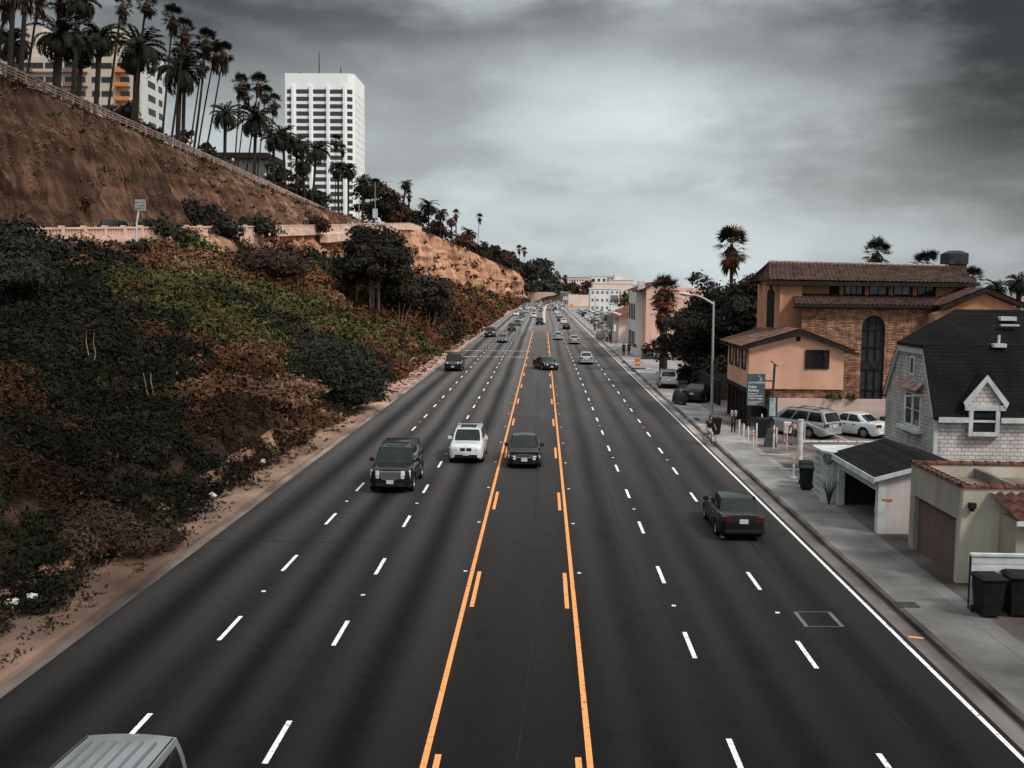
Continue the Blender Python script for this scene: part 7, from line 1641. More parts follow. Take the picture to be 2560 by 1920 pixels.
# ------------------------------------------------------------------ street furniture
m_gal = M('galvanised', (.42, .42, .42), .5, .12, 2, metal=.3); m_bol = M('bollard_white', (.72, .72, .71), .55, .10, 3, dirt=(.50, .47, .45)); m_orange = M('orange_band', (.85, .22, .04), .5, .1, 3); m_gp = M('green_pole', (.05, .07, .07), .5, .2, 3)
def lamp(label, base, top, arm, head_end, r=.11, group=None):
    t = thing('street_lamp', label, 'street lamp', tuple(base), group=group, world_parts=True)
    b = Vector(base); tp = Vector(top); a = MB().mat(m_gal); a.tube([b, b.lerp(tp, .5), tp, tp+Vector((0, 0, .12))], [r, r*.82, r*.66, r*.5], 10); a.build('pole', t, smooth=True)
    bs = MB().mat(m_gal); bs.box(b.x-r*1.7, b.x+r*1.7, b.y-r*1.7, b.y+r*1.7, b.z, b.z+.35); bs.build('base', t, bevel=.03)
    ar_ = MB().mat(m_gal); e = Vector(arm); pts = [tp-Vector((0, 0, .1))]
    for k in range(1, 9):
        f = k/8; pts.append(Vector((tp.x+(e.x-tp.x)*f, tp.y+(e.y-tp.y)*f, tp.z-.1+(e.z-tp.z+.1)*math.sin(f*PI/2))))
    ar_.tube(pts, [.085-.004*k for k in range(9)], 8); ar_.build('arm', t, smooth=True)
    h = Vector(head_end); hd = MB().mat(M('lamp_head', (.50, .53, .53), .45, .1, 3)); d = h-e; rows_ = []
    for f, w_, hh in ((0, .06, .06), (.15, .17, .12), (.45, .26, .16), (.8, .22, .13), (1, .07, .05)):
        c = e+d*f; rows_.append([(c.x, c.y+w_*math.cos(2*PI*k/10), c.z+hh*math.sin(2*PI*k/10)) for k in range(10)])
    hd.grid(rows_, closed=True, cap0=True, cap1=True); hd.build('lamp_head', t, smooth=True)
    return t
YL = 75.4; b = P(1779, 1045.7, YL); b.z = .15; tp = P(1784, 757, YL)
lamp('tall grey street lamp with a curved arm at the pavement beside the cyclist', b, tp, P(1727, 737, YL), P(1696, 733, YL))
for sx, by, ty, Y, ax, hx, lab in ((1420, 790, 735, 330, 1408, 1402, 'street lamp with curved arm far down the right kerb beside the orange sign'),):
    b = P(sx, by, Y); b.z = .15; lamp(lab, b, P(sx+.3, ty, Y), P(ax, ty-5, Y), P(hx, ty-5, Y), .14)
for sx, sy0, sy1, Y, lab in ((1486.5, 828, 741, 230, 'slim dark pole standing by the car park entrance'), (1533, 813, 776, 240, 'slim dark pole between the parked car rows')):
    b = P(sx, sy0, Y); mb = MB().mat(m_gp); mb.tube([(b.x, Y, .1), (b.x, Y, P(sx, sy1, Y).z)], [.09, .06], 6); mb.box(b.x-.15, b.x+.15, Y-.15, Y+.15, .1, .3); o = mb.build('pole', org=(b.x, Y, .1)); tag(o, lab, 'pole')
# lamp poles and signs up on the ramp
def rp(sx, Y, off=1.0): return Vector((station(Y)[4][0]-off, Y, station(Y)[4][1]))
for sx, syt, lab, sign in ((898, 482, 'thin lamp pole on the ramp nearest the white tower', False), (938, 455, 'thin pole with a pale blue rectangular sign at the ramp top', True)):
    lo, hi = 120., 320.
    for _ in range(40):
        md = (lo+hi)/2; 
        if P(sx, 600, md).x < station(md)[4][0]+.2: hi = md
        else: lo = md
    Y = min((lo+hi)/2, 306); x, z = P(sx, 600, Y).x, station(Y)[4][1]; t = thing('sign_pole' if sign else 'street_lamp', lab, 'sign' if sign else 'street lamp', (x, Y, z), world_parts=True)
    mb = MB().mat(m_gal); mb.tube([(x, Y, z), (x, Y, P(sx, syt, Y).z)], [.10, .06], 6); mb.build('pole', t)
    if sign: mb = MB().mat(M('pale_sign', (.50, .58, .62), .5, .1, 1)); mb.box(x-.6, x+.6, Y-.1, Y-.05, P(sx, 545, Y).z, P(sx, 522, Y).z); mb.build('sign_panel', t)
    else: mb = MB().mat(m_gal); mb.tube([(x, Y, P(sx, syt, Y).z), (x-.9, Y, P(sx, syt, Y).z+.2)], .05, 5); mb.build('arm', t)
# roadside sign seen from behind, left
q = P(345, 570, 112); bq = Vector((station(112)[4][0]+.6, 112, station(112)[4][1]-.5)); x = P(345, 560, 112).x
t = thing('road_sign', 'small grey square road sign on a bent pale pole above the balustrade', 'sign', (x, 112, bq.z), world_parts=True)
mb = MB().mat(m_bol); mb.tube([(x-.2, 112, P(342, 580, 112).z-1.0), (x-.15, 112, P(342, 560, 112).z), (x+.1, 112, P(349, 525, 112).z)], .10, 6); mb.build('pole', t)
mb = MB().mat(M('sign_back', (.34, .36, .36), .6, .35, 4)); c = P(351, 512, 112); mb.box(c.x-.55, c.x+.6, 111.9, 111.95, c.z-.62, c.z+.55); mb.build('sign_panel', t)
fr_ = MB().mat(m_gal)
for z in (-.3, .0, .3): fr_.box(c.x-.45, c.x+.48, 111.86, 111.898, c.z+z-.035, c.z+z+.035)
fr_.build('bracket', t)
# little path lamps along the park fence
for sx, sy, off in ((364, 300, 4), (480, 356, 4), (586, 403, 4), (666, 440, 4)):
    Y = on_line(sx, off, lambda y: fedge(y)[0]); X = P(sx, 700, Y).x; z = terr(X, Y); t = thing('path_lamp', {364: 'small globe path lamp before the white end wall of the block', 480: 'small globe path lamp under the leaning palms', 586: 'small globe path lamp right of the free-standing date palm', 666: 'small globe path lamp before the palm thicket'}[sx], 'path lamp', (X, Y, z), group='globe lamps along the park path', world_parts=True)
    tz = P(sx, sy, Y).z; mb = MB().mat(m_gp); mb.tube([(X, Y, z), (X, Y, tz)], [.09, .06], 6); mb.build('post', t); mb = MB().mat(M('lamp_globe', (.75, .52, .42), .4, .1, 2)); mb.ball((X, Y, tz+.25), .3, 8, 6, (1, 1, 1.3)); mb.build('globe', t, smooth=True)
# bollards round the forecourt
def bollard(p_, h_, label, bands=False, r=.055, base=False, grp='white bollards round the forecourt'):
    t = thing('bollard' if not base else 'delineator_post', label, 'bollard', (p_.x, p_.y, .15), group=grp); mb = MB().mat(m_bol); mb.tube([(0, 0, 0), (0, 0, h_*.97), (0, 0, h_)], [r, r, r*.7], 10); mb.build('post', t, smooth=True)
    if bands:
        for z in ((.62, .72), (.80, .88)) if bands is True else bands: b_ = MB().mat(m_orange); b_.tube([(0, 0, h_*z[0]), (0, 0, h_*z[1])], r+.006, 10); b_.build('orange_band', t)
    if base: b_ = MB().mat(m_blackp if base == 'dark' else m_bol); b_.tube([(0, 0, 0), (0, 0, .05)], .17, 10); b_.build('base', t)
def d2(x, y): return G(1740+x*.1537, 890+y*.1537, .15)
for (x, y), h_, lab, bd in [((700, 1290), 1.0, 'white bollard nearest the parking meter', False), ((770, 1365), 1.0, 'second white bollard from the parking meter', False), ((845, 1410), .98, 'third white bollard from the parking meter', False), ((930, 1480), 1.0, 'white bollard with orange bands at the corner of the forecourt', True), ((978, 1465), 1.35, 'taller white bollard right behind the orange-banded corner one', False),
        ((1260, 1510), 1.35, 'white bollard with an orange band in front of the pay machine pedestal', ((.68, .84),)), ((1306, 1420), .95, 'short white bollard between pedestal and minivan', False), ((1440, 1390), .9, 'white bollard beneath the white ticket box', False), ((1475, 1525), .95, 'thin striped post beside the stooping person', ((.5, .6), (.7, .8), (.88, .95))),
        ((1066, 1190), 1.0, 'white bollard behind the dark cabinet, left', False), ((1376, 1190), 1.0, 'white bollard behind the dark cabinet, right', False)]: bollard(d2(x, y), h_, lab, bd, r=.05 if 'thin' not in lab else .03)
def bz(x, y): return G(1860+x*.31646, 1000+y*.31646, .15)
bollard(bz(390, 615), .98, 'white delineator with an orange top in front of the barrier post', ((.72, .80), (.86, .93)), .05, True)
bollard(bz(455, 658), 1.05, 'plain white post beside the green bins', False, .05); bollard(bz(510, 705), 1.05, 'white post in front of the green bins', False, .045); bollard(Vector((14.2, 49.6, 0)), 1.0, 'striped post behind the curved white wall', ((.3, .42), (.55, .67), (.8, .92)), .04); bollard(bz(575, 745), .95, 'white post against the curved white wall', False, .045)
# swing gate with a long white arm
gp = bz(440, 470); t = thing('barrier_gate', 'white swing barrier with a thick post and a long horizontal arm reaching over the entrance', 'barrier', (gp.x, gp.y, .15), world_parts=True)
Yg = gp.y; pt = P(2003, 1051, Yg); mb = MB().mat(m_bol); mb.tube([(gp.x, Yg, .15), (gp.x, Yg, pt.z)], .15, 12); mb.build('post', t, smooth=True); mb = MB().mat(m_bol); mb.tube([(gp.x, Yg, pt.z), (gp.x, Yg, pt.z+.05)], .17, 12); mb.build('cap', t)
az = P(2010, 1104, Yg).z; ax1b = P(2189, 1100, Yg).x; mb = MB().mat(m_bol); mb.tube([(gp.x+.1, Yg, az), (ax1b, Yg, az+.03)], .055, 8); mb.tube([(gp.x+.22, Yg, az), (gp.x+.22, Yg, pt.z-.05)], .03, 6); mb.tube([(gp.x+.22, Yg, pt.z-.08), (ax1b-1.4, Yg, az+.05)], .018, 6); mb.build('arm', t, smooth=True)
for k in range(1, 4): b_ = MB().mat(m_gal); x = gp.x+(ax1b-gp.x)*k/4; b_.box(x-.04, x+.04, Yg-.07, Yg+.07, az-.07, az+.07); b_.build('clamp', t)
# parking sign: pedestal, pole, big panel with lettering, small panel, solar arm
def text(body, size, x, y, z, parent, mat, name='lettering', align='LEFT', bold=0):
    cu = bpy.data.curves.new(name, 'FONT'); cu.body = body; cu.size = size; cu.align_x = align; cu.offset = bold; cu.extrude = .004
    o = bpy.data.objects.new(name, cu); col.objects.link(o); dg = bpy.context.evaluated_depsgraph_get(); me = bpy.data.meshes.new_from_object(o.evaluated_get(dg)); bpy.data.objects.remove(o)
    me.materials.clear(); me.materials.append(mat); o = bpy.data.objects.new(name, me); col.objects.link(o); o.parent = parent; org = parent['_org'] if '_org' in parent.keys() else (0, 0, 0)
    o.rotation_euler = (PI/2, 0, 0); o.location = (x-org[0], y-org[1], z-org[2]); return o
m_signg = M('sign_green', (.085, .115, .125), .55, .08, 1); m_letter = M('sign_lettering', (.75, .78, .78), .5, .05, 5)
YS_ = 62.4
def park_sign(base, Y, label, scale_px=1.0, pano=None):
    t = thing('parking_sign', label, 'sign', (base.x, Y, .15), group='car park entrance signs', world_parts=True); return t
bs = d2(1205, 1470); t = park_sign(bs, bs.y, 'dark green public parking sign with white lettering on a pole at the forecourt'); Y = bs.y; x = bs.x
mb = MB().mat(m_gp); mb.grid([[(x+sx_*w_, Y+sy_*w_, z) for sx_, sy_ in ((-1, -1), (1, -1), (1, 1), (-1, 1))] for w_, z in ((.32, .15), (.30, .3), (.20, 1.1), (.16, 1.2))], closed=True, cap0=True, cap1=True); mb.build('pedestal', t)
ptop = P(1930, 911, Y); mb = MB().mat(m_gp); mb.tube([(x+.02, Y+.1, 1.1), (x+.14, Y+.1, ptop.z)], .07, 8); mb.build('pole', t); mb = MB().mat(m_gp); mb.prism([(x-.05, Y+.1, ptop.z+.20), (x+.35, Y+.1, ptop.z-.1), (x+.35, Y+.1, ptop.z-.15), (x-.05, Y+.1, ptop.z+.14)], (0, .25, 0)); mb.build('solar_arm', t)
pa, pb_ = P(1866, 1014.5, Y-.1), P(1913.7, 934.6, Y-.1); px0_, px1_, pz0, pz1 = pa.x, pb_.x, pa.z, pb_.z
mb = MB().mat(m_signg); mb.box(px0_, px1_, Y-.14, Y-.08, pz0, pz1); sp1 = mb.build('sign_panel', t, bevel=.02); mb = MB().mat(m_gp); mb.box(px1_-.1, x+.15, Y-.07, Y+.05, pz1-.45, pz1-.38); mb.box(px1_-.1, x+.1, Y-.07, Y+.05, pz0+.3, pz0+.37); mb.build('bracket', t)
w_ = px1_-px0_; hgt = pz1-pz0
for body, sz, f in (('LOT 8 NORTH', .145, .30), ('Public', .21, .44), ('Parking', .21, .55), ('Welcome to', .105, .635), ('Santa Monica Beach', .105, .70), ('$7.00 Per Entry', .135, .79)): text(body, sz, px0_+.06, Y-.146, pz1-hgt*f, t, m_letter, bold=.004)
mb = MB().mat(m_letter)
for k in range(4): mb.box(px0_+.06, px0_+w_*(.9-.12*k % .4), Y-.147, Y-.141, pz1-hgt*(.845+.033*k), pz1-hgt*(.853+.033*k)-.004)
mb.build('small_print', t)
mb = MB().mat(m_letter); cx_ = px0_+w_*.70; cz_ = pz1-hgt*.16
mb.prism([(cx_+.10*math.cos(a), Y-.147, cz_+.10*math.sin(a)) for a in [(-120+k*15)*PI/180 for k in range(15)]]+[(cx_-.02+.075*math.cos(a), Y-.147, cz_+.075*math.sin(a)) for a in [(90-k*15)*PI/180 for k in range(15)]], (0, .004, 0)); mb.prism([(cx_-.04+.035*math.cos(k*PI/4), Y-.147, cz_+.17+.035*math.sin(k*PI/4)) for k in range(8)], (0, .004, 0)); mb.build('crescent_logo', t)
pa, pb_ = P(1923, 1040, Y-.25), P(1940, 995, Y-.25); mb = MB().mat(m_gp); mb.box(pa.x-.04, pb_.x+.10, Y-.26, Y+.06, pa.z-.05, pb_.z+.05); mb.build('notice_case', t); mb = MB().mat(M('notice_pale', (.42, .50, .52), .5, .3, 12)); mb.box(pa.x, pb_.x, Y-.27, Y-.262, pa.z, pb_.z); mb.build('notice', t)
text('PAY', .11, pa.x+.03, Y-.276, pb_.z-.14, t, m_gp); text('HERE', .09, pa.x+.03, Y-.276, pb_.z-.26, t, m_gp) if False else None
# dark cabinet and crates behind it
c0 = d2(1000, 1330); mb = MB().mat(m_blackp); mb.box(c0.x-.05, c0.x+1.0, c0.y, c0.y+.8, .15, 1.35); o = mb.build('cabinet', org=(c0.x, c0.y, .15), bevel=.04); tag(o, 'big dark utility cabinet behind the sign pedestal', 'cabinet')
# pale ticket box on the bollard
tb_ = d2(1480, 1395); mb = MB().mat(m_bol); zb_ = P(1967, 1083, tb_.y).z; mb.box(tb_.x-.22, tb_.x+.22, tb_.y-.15, tb_.y+.15, zb_, zb_+.68); o = mb.build('ticket_box', org=(tb_.x, tb_.y, zb_), bevel=.03); tag(o, 'white ticket machine box on a white post by the silver minivan', 'ticket machine')
# twin-headed parking meter
pm = d2(602, 1240); t = thing('parking_meter', 'twin-headed parking meter beside the pavement left of the bollards', 'parking meter', (pm.x, pm.y, .15)); mb = MB().mat(m_blackp); mb.tube([(-.08, 0, 0), (-.08, 0, 1.05)], .05, 7); mb.tube([(.10, 0, 0), (.10, 0, 1.05)], .05, 7); mb.tube([(-.1, 0, .55), (.12, 0, .55)], .09, 7); mb.build('post', t)
for x in (-.11, .13):
    mb = MB().mat(m_gal); mb.tube([(x, 0, 1.02), (x, 0, 1.1), (x, 0, 1.28), (x, 0, 1.38), (x, 0, 1.42)], [.06, .09, .10, .09, .03], 9); mb.build('meter_head', t, smooth=True)
# wheelie bins
m_bin = M('bin_dark', (.012, .013, .013), .6, .2, 4); m_bing = M('bin_green', (.014, .019, .018), .6, .2, 4)
def bin_(label, loc, rz, mt_, s_=1.0, grp=None):
    t = thing('wheelie_bin', label, 'wheelie bin', loc, rz, grp); t.scale = (s_,)*3; mb = MB().mat(mt_)
    mb.grid([[(x*w_, y*d_, z) for x, y in ((-1, -1), (1, -1), (1, 1), (-1, 1))] for w_, d_, z in ((.24, .26, .05), (.30, .34, .95), (.32, .36, .97), (.32, .36, 1.0))], closed=True, cap0=True, cap1=True); mb.build('body', t, bevel=.02)
    mb = MB().mat(mt_); mb.grid([[(x*w_, y*d_+o_, z) for x, y in ((-1, -1), (1, -1), (1, 1), (-1, 1))] for w_, d_, o_, z in ((.34, .39, -.0, 1.005), (.34, .39, 0, 1.04), (.26, .28, .02, 1.10))], closed=True, cap0=True, cap1=True); mb.build('lid', t, bevel=.015)
    mb = MB().mat(m_blackp); mb.tube([(-.26, .42, .93), (.26, .42, .93)], .025, 6); mb.build('handle', t)
    for sx_ in (-1, 1): mb = MB().mat(m_tyre); mb.tube([(sx_*.24, .30, .10), (sx_*.29, .30, .10)], .10, 10); mb.build('wheel', t)
q = d2(310, 1275); bin_('black wheelie bin on the pavement behind the cyclist', (q.x, q.y, .15), .2, m_bin, .98)
q = bz(540, 700); bin_('green wheelie bin beside the curved white wall, front one', (12.15, 48.5, .15), -.3, m_bing, 1.0, 'green bins by the white wall'); bin_('green wheelie bin behind the front one, its lid tilted over the road side', (12.4, 49.7, .15), -.2, m_bing, 1.02, 'green bins by the white wall')
q = G(2481, 1548, .15); bin_('left dark bin in front of the white board fence', (q.x, q.y+.35, .15), .05, m_bin, 1.08, 'dark bins before the board fence'); bin_('right dark bin in front of the white board fence, cut by the frame', (q.x+.88, q.y+.45, .15), -.1, m_bin, 1.12, 'dark bins before the board fence'); 
# planter and far entrance sign
q = G(1611, 896, .15); mb = MB().mat(m_gp); mb.box(13.0, 14.4, 138.5, 139.6, .15, 1.5); o = mb.build('planter', org=(13, 138.5, .15), bevel=.05); tag(o, 'square dark green planter by the corner of the pink house', 'planter')
Y = 178.0; x = P(1526, 850, Y).x; t = thing('parking_sign', 'distant dark green parking sign before the maroon hedge', 'sign', (x, Y, .15), group='car park entrance signs', world_parts=True)
mb = MB().mat(m_gp); mb.tube([(x+.2, Y, .15), (x+.2, Y, P(1526, 788, Y).z)], .11, 6); mb.build('pole', t); mb = MB().mat(m_signg); mb.box(P(1517, 800, Y).x, P(1533, 800, Y).x, Y-.12, Y-.04, P(1520, 818, Y).z, P(1520, 789, Y).z); mb.build('sign_panel', t); mb = MB().mat(m_w2); mb.box(P(1535, 800, Y).x, P(1540, 800, Y).x, Y-.1, Y-.04, P(1520, 828, Y).z, P(1520, 811, Y).z); mb.build('notice', t)
PAL['maroon'] = (.055, .016, .022)
for x, y, r_, lab in ((17.0, 196, 3.4, 'deep maroon bush behind the distant parking sign, left'), (20.5, 194, 3.0, 'deep maroon bush by the brown roofed house'), (13.9, 200, 1.8, 'low maroon bush at the kerb')): bush('maroon_bush', lab, 0, 0, r_, 4.2 if r_ > 2 else 2.4, 'maroon', n=12, base=Vector((x, y, .15)), group='maroon bushes')
mb = MB().mat(M('boulder', (.45, .36, .31), .9, .25, 2)); q = G(1494, 848, .15); mb.ball((q.x+.5, q.y, .9), .9, 10, 7, (1, .8, 1.1)); o = mb.build('boulder', org=(q.x, q.y, .15), smooth=True); tag(o, 'rounded pale boulder at the pavement edge below the maroon bush', 'boulder')
for i, (x, y) in enumerate(((1094, 905), (1278, 900), (1225, 955), (1245, 955), (1290, 950))): q = G(1260+x*.22604, 640+y*.22604, .15); bollard(q, 1.9 if i == 1 else 1.5, ['white bollard left of the distant sign', 'tall white post right of the distant sign', 'white bollard beneath the distant sign', 'white bollard next to the one beneath the distant sign', 'white bollard by the far dark bin'][i], False, .10, grp='white bollards by the distant sign')
# orange works sign, barricade, gantry sign
Y = 410.; x = P(1428, 765, Y).x; t = thing('works_sign', 'orange diamond road works sign beside the far kerb', 'sign', (x, Y, .1), world_parts=True); c = P(1428, 764, Y); mb = MB().mat(M('works_orange', (.95, .30, .02), .5, .05, 1)); mb.prism([(c.x, Y, c.z+.85), (c.x+.85, Y, c.z), (c.x, Y, c.z-.85), (c.x-.85, Y, c.z)], (0, .05, 0)); mb.build('sign_panel', t); mb = MB().mat(m_gal); mb.tube([(x, Y+.08, .1), (x, Y+.08, c.z)], .08, 5); mb.build('post', t)
Y = 600.; a = P(1400, 728, Y); b_ = P(1421, 738, Y); t = thing('gantry_sign', 'green overhead road sign beside the arched bridge', 'sign', (b_.x, Y, 0), world_parts=True); mb = MB().mat(M('gantry_green', (.09, .16, .14), .5, .1, 1)); mb.box(a.x, b_.x, Y, Y+.2, b_.z-.5, a.z); mb.build('sign_panel', t); mb = MB().mat(m_gal); mb.tube([(b_.x+.2, Y+.3, 0), (b_.x+.2, Y+.3, a.z+.3)], .22, 6); mb.tube([(a.x, Y+.3, a.z-.6), (b_.x+.2, Y+.3, a.z-.6)], .15, 6); mb.build('gantry', t)
q = G(1594, 922, .15); t = thing('works_barrier', 'small orange and white works barrier standing on the pavement', 'barrier', (q.x, q.y, .15)); mb = MB().mat(m_orange); mb.box(-.3, .3, -.05, .05, .35, 1.2); mb.build('panel', t, bevel=.02); mb = MB().mat(m_bol); mb.box(-.31, .31, -.06, .06, .62, .76); mb.build('white_band', t); mb = MB().mat(m_blackp); mb.box(-.7, .9, -.25, .25, 0, .08); mb.build('base', t)
# iron grates in the pavement
for i, (sx, sy, dx, dy) in enumerate(((1742, 1048, .35, 1.9), (1560, 903, .4, 3.0), (1584, 925, .4, 2.4))): q = G(sx, sy, .15); mb = MB().mat(M('iron', (.05, .048, .046), .6, .3, 8)); mb.box(q.x-dx/2, q.x+dx/2, q.y-dy/2, q.y+dy/2, .10, .156); o = mb.build('pavement_grate', org=(q.x, q.y, .15)); tag(o, ['long dark tree grate in the pavement beside the tall street lamp', 'long dark grate in the pavement far along, beyond the works barrier', 'long dark grate in the pavement beside the works barrier'][i], 'pavement grate')
# ------------------------------------------------------------------ people and the bicycle
m_skin = M('skin', (.38, .20, .14), .6, .08, 6); m_hair = M('hair_dark', (.020, .014, .011), .7, .3, 12); m_clB = M('cloth_black', (.022, .022, .025), .9, .2, 9); m_clW = M('cloth_white', (.62, .60, .58), .9, .12, 7); m_clG = M('cloth_grey', (.09, .095, .105), .9, .2, 8); m_clO = M('cloth_coral', (.55, .22, .14), .9, .2, 8)
def skin(name, verts, edges, rad, mat, parent, root=0, sub=2):
    me = bpy.data.meshes.new(name); me.from_pydata([tuple(v) for v in verts], edges, []); me.materials.append(mat); o = bpy.data.objects.new(name, me); col.objects.link(o); o.parent = parent
    sk_ = o.modifiers.new('skin', 'SKIN'); sk_.use_smooth_shade = True
    for i, v in enumerate(me.skin_vertices[0].data if me.skin_vertices else []): pass
    return o
def person(label, loc, rz, J, shirt, legs, legkind='trousers', hair=m_hair, group=None, scale=1.0):
    """J: joint positions in the figure's own frame (facing -Y)"""
    t = thing('person', label, 'person', loc, rz, group); t.scale = (scale,)*3
    def chain(mb, pts, rads, n=10): 
        P_ = [Vector(p) for p in pts]; fine, fr2 = [], []
        for k in range(len(P_)-1):
            for s_ in range(4):
                f = s_/4; fine.append(P_[k].lerp(P_[k+1], f)); fr2.append(rads[k]*(1-f)+rads[k+1]*f)
        fine.append(P_[-1]); fr2.append(rads[-1]); mb.tube(fine, fr2, n)
    # body: one continuous remeshed surface
    mb = MB().mat(m_skin); hip, chest, neck, head = [Vector(J[k]) for k in ('hip', 'chest', 'neck', 'head')]
    chain(mb, [hip-(chest-hip)*.15, hip, (hip+chest)/2, chest, neck], [.10, .145, .125, .15, .06]); chain(mb, [neck-(head-neck)*.3, neck, head-(head-neck)*.1], [.055, .052, .06])
    mb.ball(tuple(head), .105, 12, 9, (.82, .98, 1.15)); d = Vector(J.get('face', (0, -1, 0))).normalized(); nz_ = head+d*.10-Vector((0, 0, .01)); mb.ball(tuple(nz_), .022, 6, 5); 
    for s_ in (-1, 1):
        sd_ = Vector((s_*.088, 0, 0)); mb.ball(tuple(head+sd_), .024, 6, 5, (.5, .8, 1.3))
        S, E, Wd = [Vector(J[k][0 if s_ < 0 else 1]) for k in ('sh', 'el', 'wr')]; hd_dir = (Wd-E).normalized()
        chain(mb, [chest+(S-chest)*.4, S, E, Wd], [.075, .062, .042, .028]); chain(mb, [Wd, Wd+hd_dir*.09], [.030, .036])
        for q in range(4): o_ = Vector(((q-1.5)*.018, 0, 0)); tip = Wd+hd_dir*(.155-.012*abs(q-1.4))+o_+Vector((0, -.02, -.01)); chain(mb, [Wd+hd_dir*.07+o_, Wd+hd_dir*.12+o_, tip], [.011, .010, .007], 6)
        chain(mb, [Wd+hd_dir*.02+Vector((-s_*.02, -.01, 0)), Wd+hd_dir*.07+Vector((-s_*.05, -.025, 0))], [.013, .009], 6)
        Hp, K, A = [Vector(J[k][0 if s_ < 0 else 1]) for k in ('hp', 'kn', 'an')]
        chain(mb, [Hp+(hip-Hp)*.4, Hp, K, K.lerp(A, .35), A], [.10, .092, .06, .058, .036]); chain(mb, [A+Vector((0, .03, -.03)), A+Vector((0, -.08, -.06)), A+Vector((0, -.16, -.07))], [.042, .042, .028])
    bo = mb.build('body', t, smooth=True, ang=180); r_ = bo.modifiers.new('fuse', 'REMESH'); r_.mode = 'VOXEL'; r_.voxel_size = .014; r_.use_smooth_shade = True
    sh_ = MB().mat(shirt); chain(sh_, [hip, (hip+chest)/2, chest, chest.lerp(neck, .72)], [.160, .145, .170, .075])
    for s_ in (-1, 1):
        S, E, Wd = [Vector(J[k][0 if s_ < 0 else 1]) for k in ('sh', 'el', 'wr')]; chain(sh_, [chest+(S-chest)*.3, S, S.lerp(E, .55 if J.get('short', 1) else .98)]+([] if J.get('short', 1) else [Wd]), [.085, .078, .066]+([] if J.get('short', 1) else [.045]))
    if shirt is not m_skin:
        so = sh_.build('shirt', t, smooth=True, ang=180); r_ = so.modifiers.new('fuse', 'REMESH'); r_.mode = 'VOXEL'; r_.voxel_size = .016; r_.use_smooth_shade = True
    tr_ = MB().mat(legs)
    for s_ in (-1, 1):
        Hp, K, A = [Vector(J[k][0 if s_ < 0 else 1]) for k in ('hp', 'kn', 'an')]
        if legkind == 'trousers': chain(tr_, [Hp+(hip-Hp)*.5, Hp, K, A], [.12, .108, .08, .062])
        else: chain(tr_, [Hp+(hip-Hp)*.5, Hp, Hp.lerp(K, .9)], [.12, .112, .092])
    chain(tr_, [hip-Vector((0, 0, .05)), hip+(chest-hip)*.2], [.15, .155]); to = tr_.build(legkind, t, smooth=True, ang=180); r_ = to.modifiers.new('fuse', 'REMESH'); r_.mode = 'VOXEL'; r_.voxel_size = .016; r_.use_smooth_shade = True
    hr = MB().mat(hair); back = Vector((0, .025, .03)); hr.ball(tuple(head+Vector((-d.x*.022, -d.y*.022, .028))), .112, 12, 8, (.86, .96, 1.06)); hr.build('hair', t, smooth=True, ang=180)
    for s_ in (-1, 1):
        A = Vector(J['an'][0 if s_ < 0 else 1]); b2 = MB().mat(m_clB); chain(b2, [A+Vector((0, .045, -.045)), A+Vector((0, -.08, -.065)), A+Vector((0, -.18, -.075))], [.048, .046, .036]); b2.build('shoe', t, smooth=True, ang=180)
    return t
STAND = dict(hip=(0, 0, .93), chest=(0, 0, 1.30), neck=(0, 0, 1.48), head=(0, -.02, 1.62), sh=((-.19, 0, 1.40), (.19, 0, 1.40)), el=((-.25, .02, 1.12), (.25, .02, 1.12)), wr=((-.26, -.06, .88), (.26, -.06, .88)), hp=((-.09, 0, .90), (.09, 0, .90)), kn=((-.10, -.02, .50), (.10, -.02, .50)), an=((-.10, 0, .09), (.10, 0, .09)))
WALK = dict(STAND, kn=((-.10, -.16, .52), (.10, .06, .50)), an=((-.10, -.26, .10), (.10, .30, .16)), el=((-.25, .14, 1.14), (.25, -.08, 1.13)), wr=((-.25, .10, .90), (.25, -.24, .95)))
STOOP = dict(hip=(0, .18, .90), chest=(0, -.12, 1.10), neck=(0, -.28, 1.12), head=(0, -.40, 1.08), face=(0, -.7, -.7), sh=((-.19, -.20, 1.10), (.19, -.20, 1.10)), el=((-.22, -.26, .84), (.22, -.26, .84)), wr=((-.20, -.42, .68), (.20, -.42, .68)), hp=((-.10, .18, .88), (.10, .18, .88)), kn=((-.14, .10, .50), (.14, .10, .50)), an=((-.20, .14, .09), (.20, .14, .09)))
q = d2(1590, 1440); person('bare-backed person in dark shorts stooping beside the silver minivan', (q.x, q.y, .15), math.radians(185), STOOP, m_skin, m_clG, 'shorts')
for sx, sy, J, sc_, lab, rz_, tp_ in ((1559, 888, WALK, 1.0, 'left one of two people in dark clothes walking on the pavement', 0, m_clB), (1572, 887, WALK, 1.0, 'right one of two people in dark clothes walking on the pavement', PI, m_clB), (1517, 856, STAND, 1.0, 'person in a white top standing under the distant parking sign', 0, m_clW), (1525, 857, STAND, 1.02, 'dark-clothed person beside the distant parking sign', PI, m_clB), (1487, 826, STAND, 1.0, 'distant person standing by the slim dark pole', 0, m_clG)):
    q = G(sx, sy, .15); person(lab, (q.x, q.y, .15), rz_, J, tp_, m_clB, group='people on the far pavement')
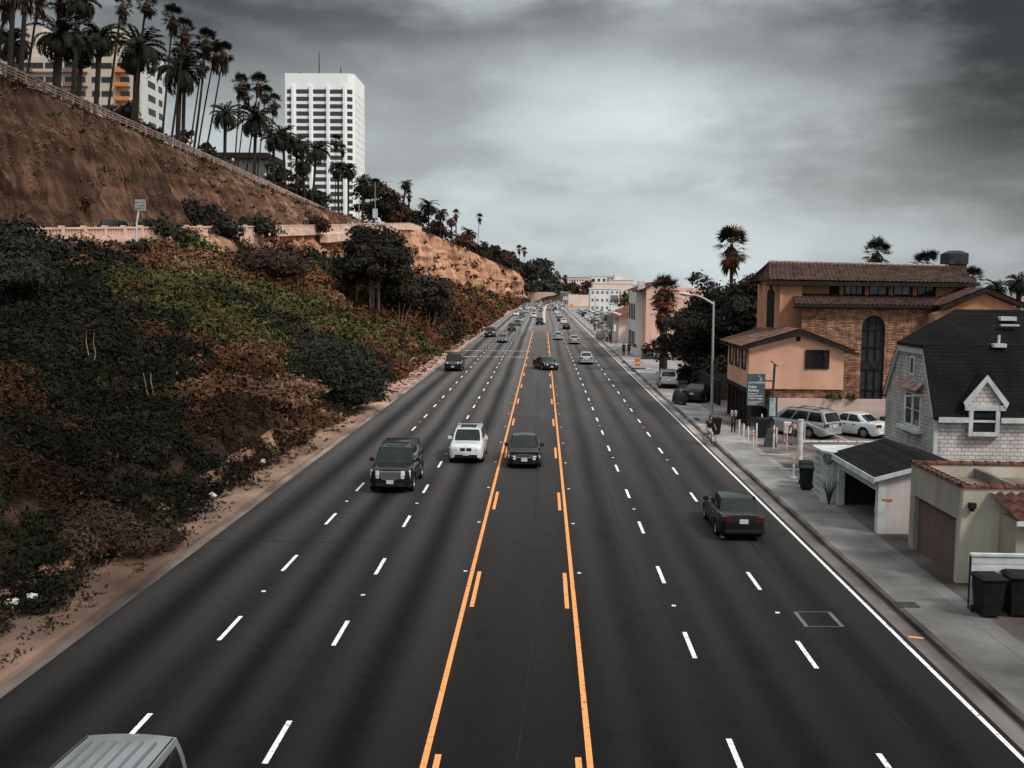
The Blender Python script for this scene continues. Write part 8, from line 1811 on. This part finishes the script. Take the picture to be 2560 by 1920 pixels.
# bicycle and rider, heading towards the camera
bq = Vector((9.98, 63.0, 0)); brz = math.radians(16)
bk = thing('bicycle', 'white bicycle ridden along the gutter towards the camera', 'bicycle', tuple(bq), brz)
m_bw = M('bike_white', (.70, .72, .72), .35, .05, 3, coat=.5)
for y, nm in ((-.54, 'front_wheel'), (.52, 'rear_wheel')):
    wh = bpy.data.objects.new('wheel', None); col.objects.link(wh); wh.parent = bk; wh.location = (0, y, .34)
    mb = MB().mat(m_tyre); n = 28; mb.grid([[(dx, rr*math.cos(2*PI*k/n), rr*math.sin(2*PI*k/n)) for k in range(n)] for rr, dx in ((.315, -.018), (.34, 0), (.315, .018), (.30, 0), (.315, -.018))], closed=True); mb.build('tyre', wh, smooth=True)
    mb = MB().mat(m_rim)
    for k in range(16): a = 2*PI*k/16; mb.tube([(0, 0, 0), (0, .305*math.cos(a), .305*math.sin(a))], .0035, 3)
    mb.tube([(-.05, 0, 0), (.05, 0, 0)], .025, 6); mb.build('spokes', wh)
mb = MB().mat(m_bw); F_, R_, BB, ST_, HT, HB = (0, -.54, .34), (0, .52, .34), (0, .08, .29), (0, .22, .80), (0, -.34, .86), (0, -.40, .62)
for a, b_, r_ in ((HB, BB, .02), (HT, ST_, .018), (BB, ST_, .018), (BB, R_, .012), (ST_, R_, .011), (HB, HT, .022)): mb.tube([a, b_], r_, 7)
mb.tube([HB, (.04, -.46, .5), (.045, -.54, .34)], .013, 6); mb.tube([HB, (-.04, -.46, .5), (-.045, -.54, .34)], .013, 6); mb.build('frame', bk, smooth=True)
mb = MB().mat(m_blackp); mb.tube([HT, (0, -.36, 1.0), (.0, -.36, 1.02)], .014, 6); mb.tube([(-.29, -.22, 1.02), (-.18, -.36, 1.04), (.18, -.36, 1.04), (.29, -.22, 1.02)], .014, 6); mb.build('handlebar', bk)
mb = MB().mat(m_blackp); mb.tube([ST_, (0, .24, .92)], .013, 6); mb.grid([[(x*w_, y, .93+dz) for x in (-1, -.5, 0, .5, 1)] for y, w_, dz in ((.10, .02, 0), (.18, .04, .01), (.30, .09, .015), (.36, .09, .02))]); mb.build('saddle', bk)
mb = MB().mat(m_rim); mb.tube([(.06, .08, .29), (.08, .08, .29)], .09, 10); mb.tube([(.08, .08, .29), (.10, .02, .13)], .012, 5); mb.tube([(-.08, .08, .29), (-.10, .14, .45)], .012, 5); mb.build('crank', bk)
RIDE = dict(hip=(0, .25, 1.0), chest=(0, .08, 1.34), neck=(0, -.02, 1.50), head=(0, -.08, 1.64), sh=((-.18, .02, 1.42), (.18, .02, 1.42)), el=((-.27, -.05, 1.20), (.27, -.05, 1.20)), wr=((-.27, -.20, 1.06), (.27, -.20, 1.06)), hp=((-.10, .22, .97), (.10, .22, .97)), kn=((-.13, -.16, .88), (.13, -.10, .66)), an=((-.11, .08, .52), (.11, -.02, .22)))
person('cyclist in a black top and white shorts riding a white bicycle', tuple(bq), brz, RIDE, m_clB, m_clW, 'shorts')
for o in bpy.data.objects:
    if '_org' in o.keys(): del o['_org']
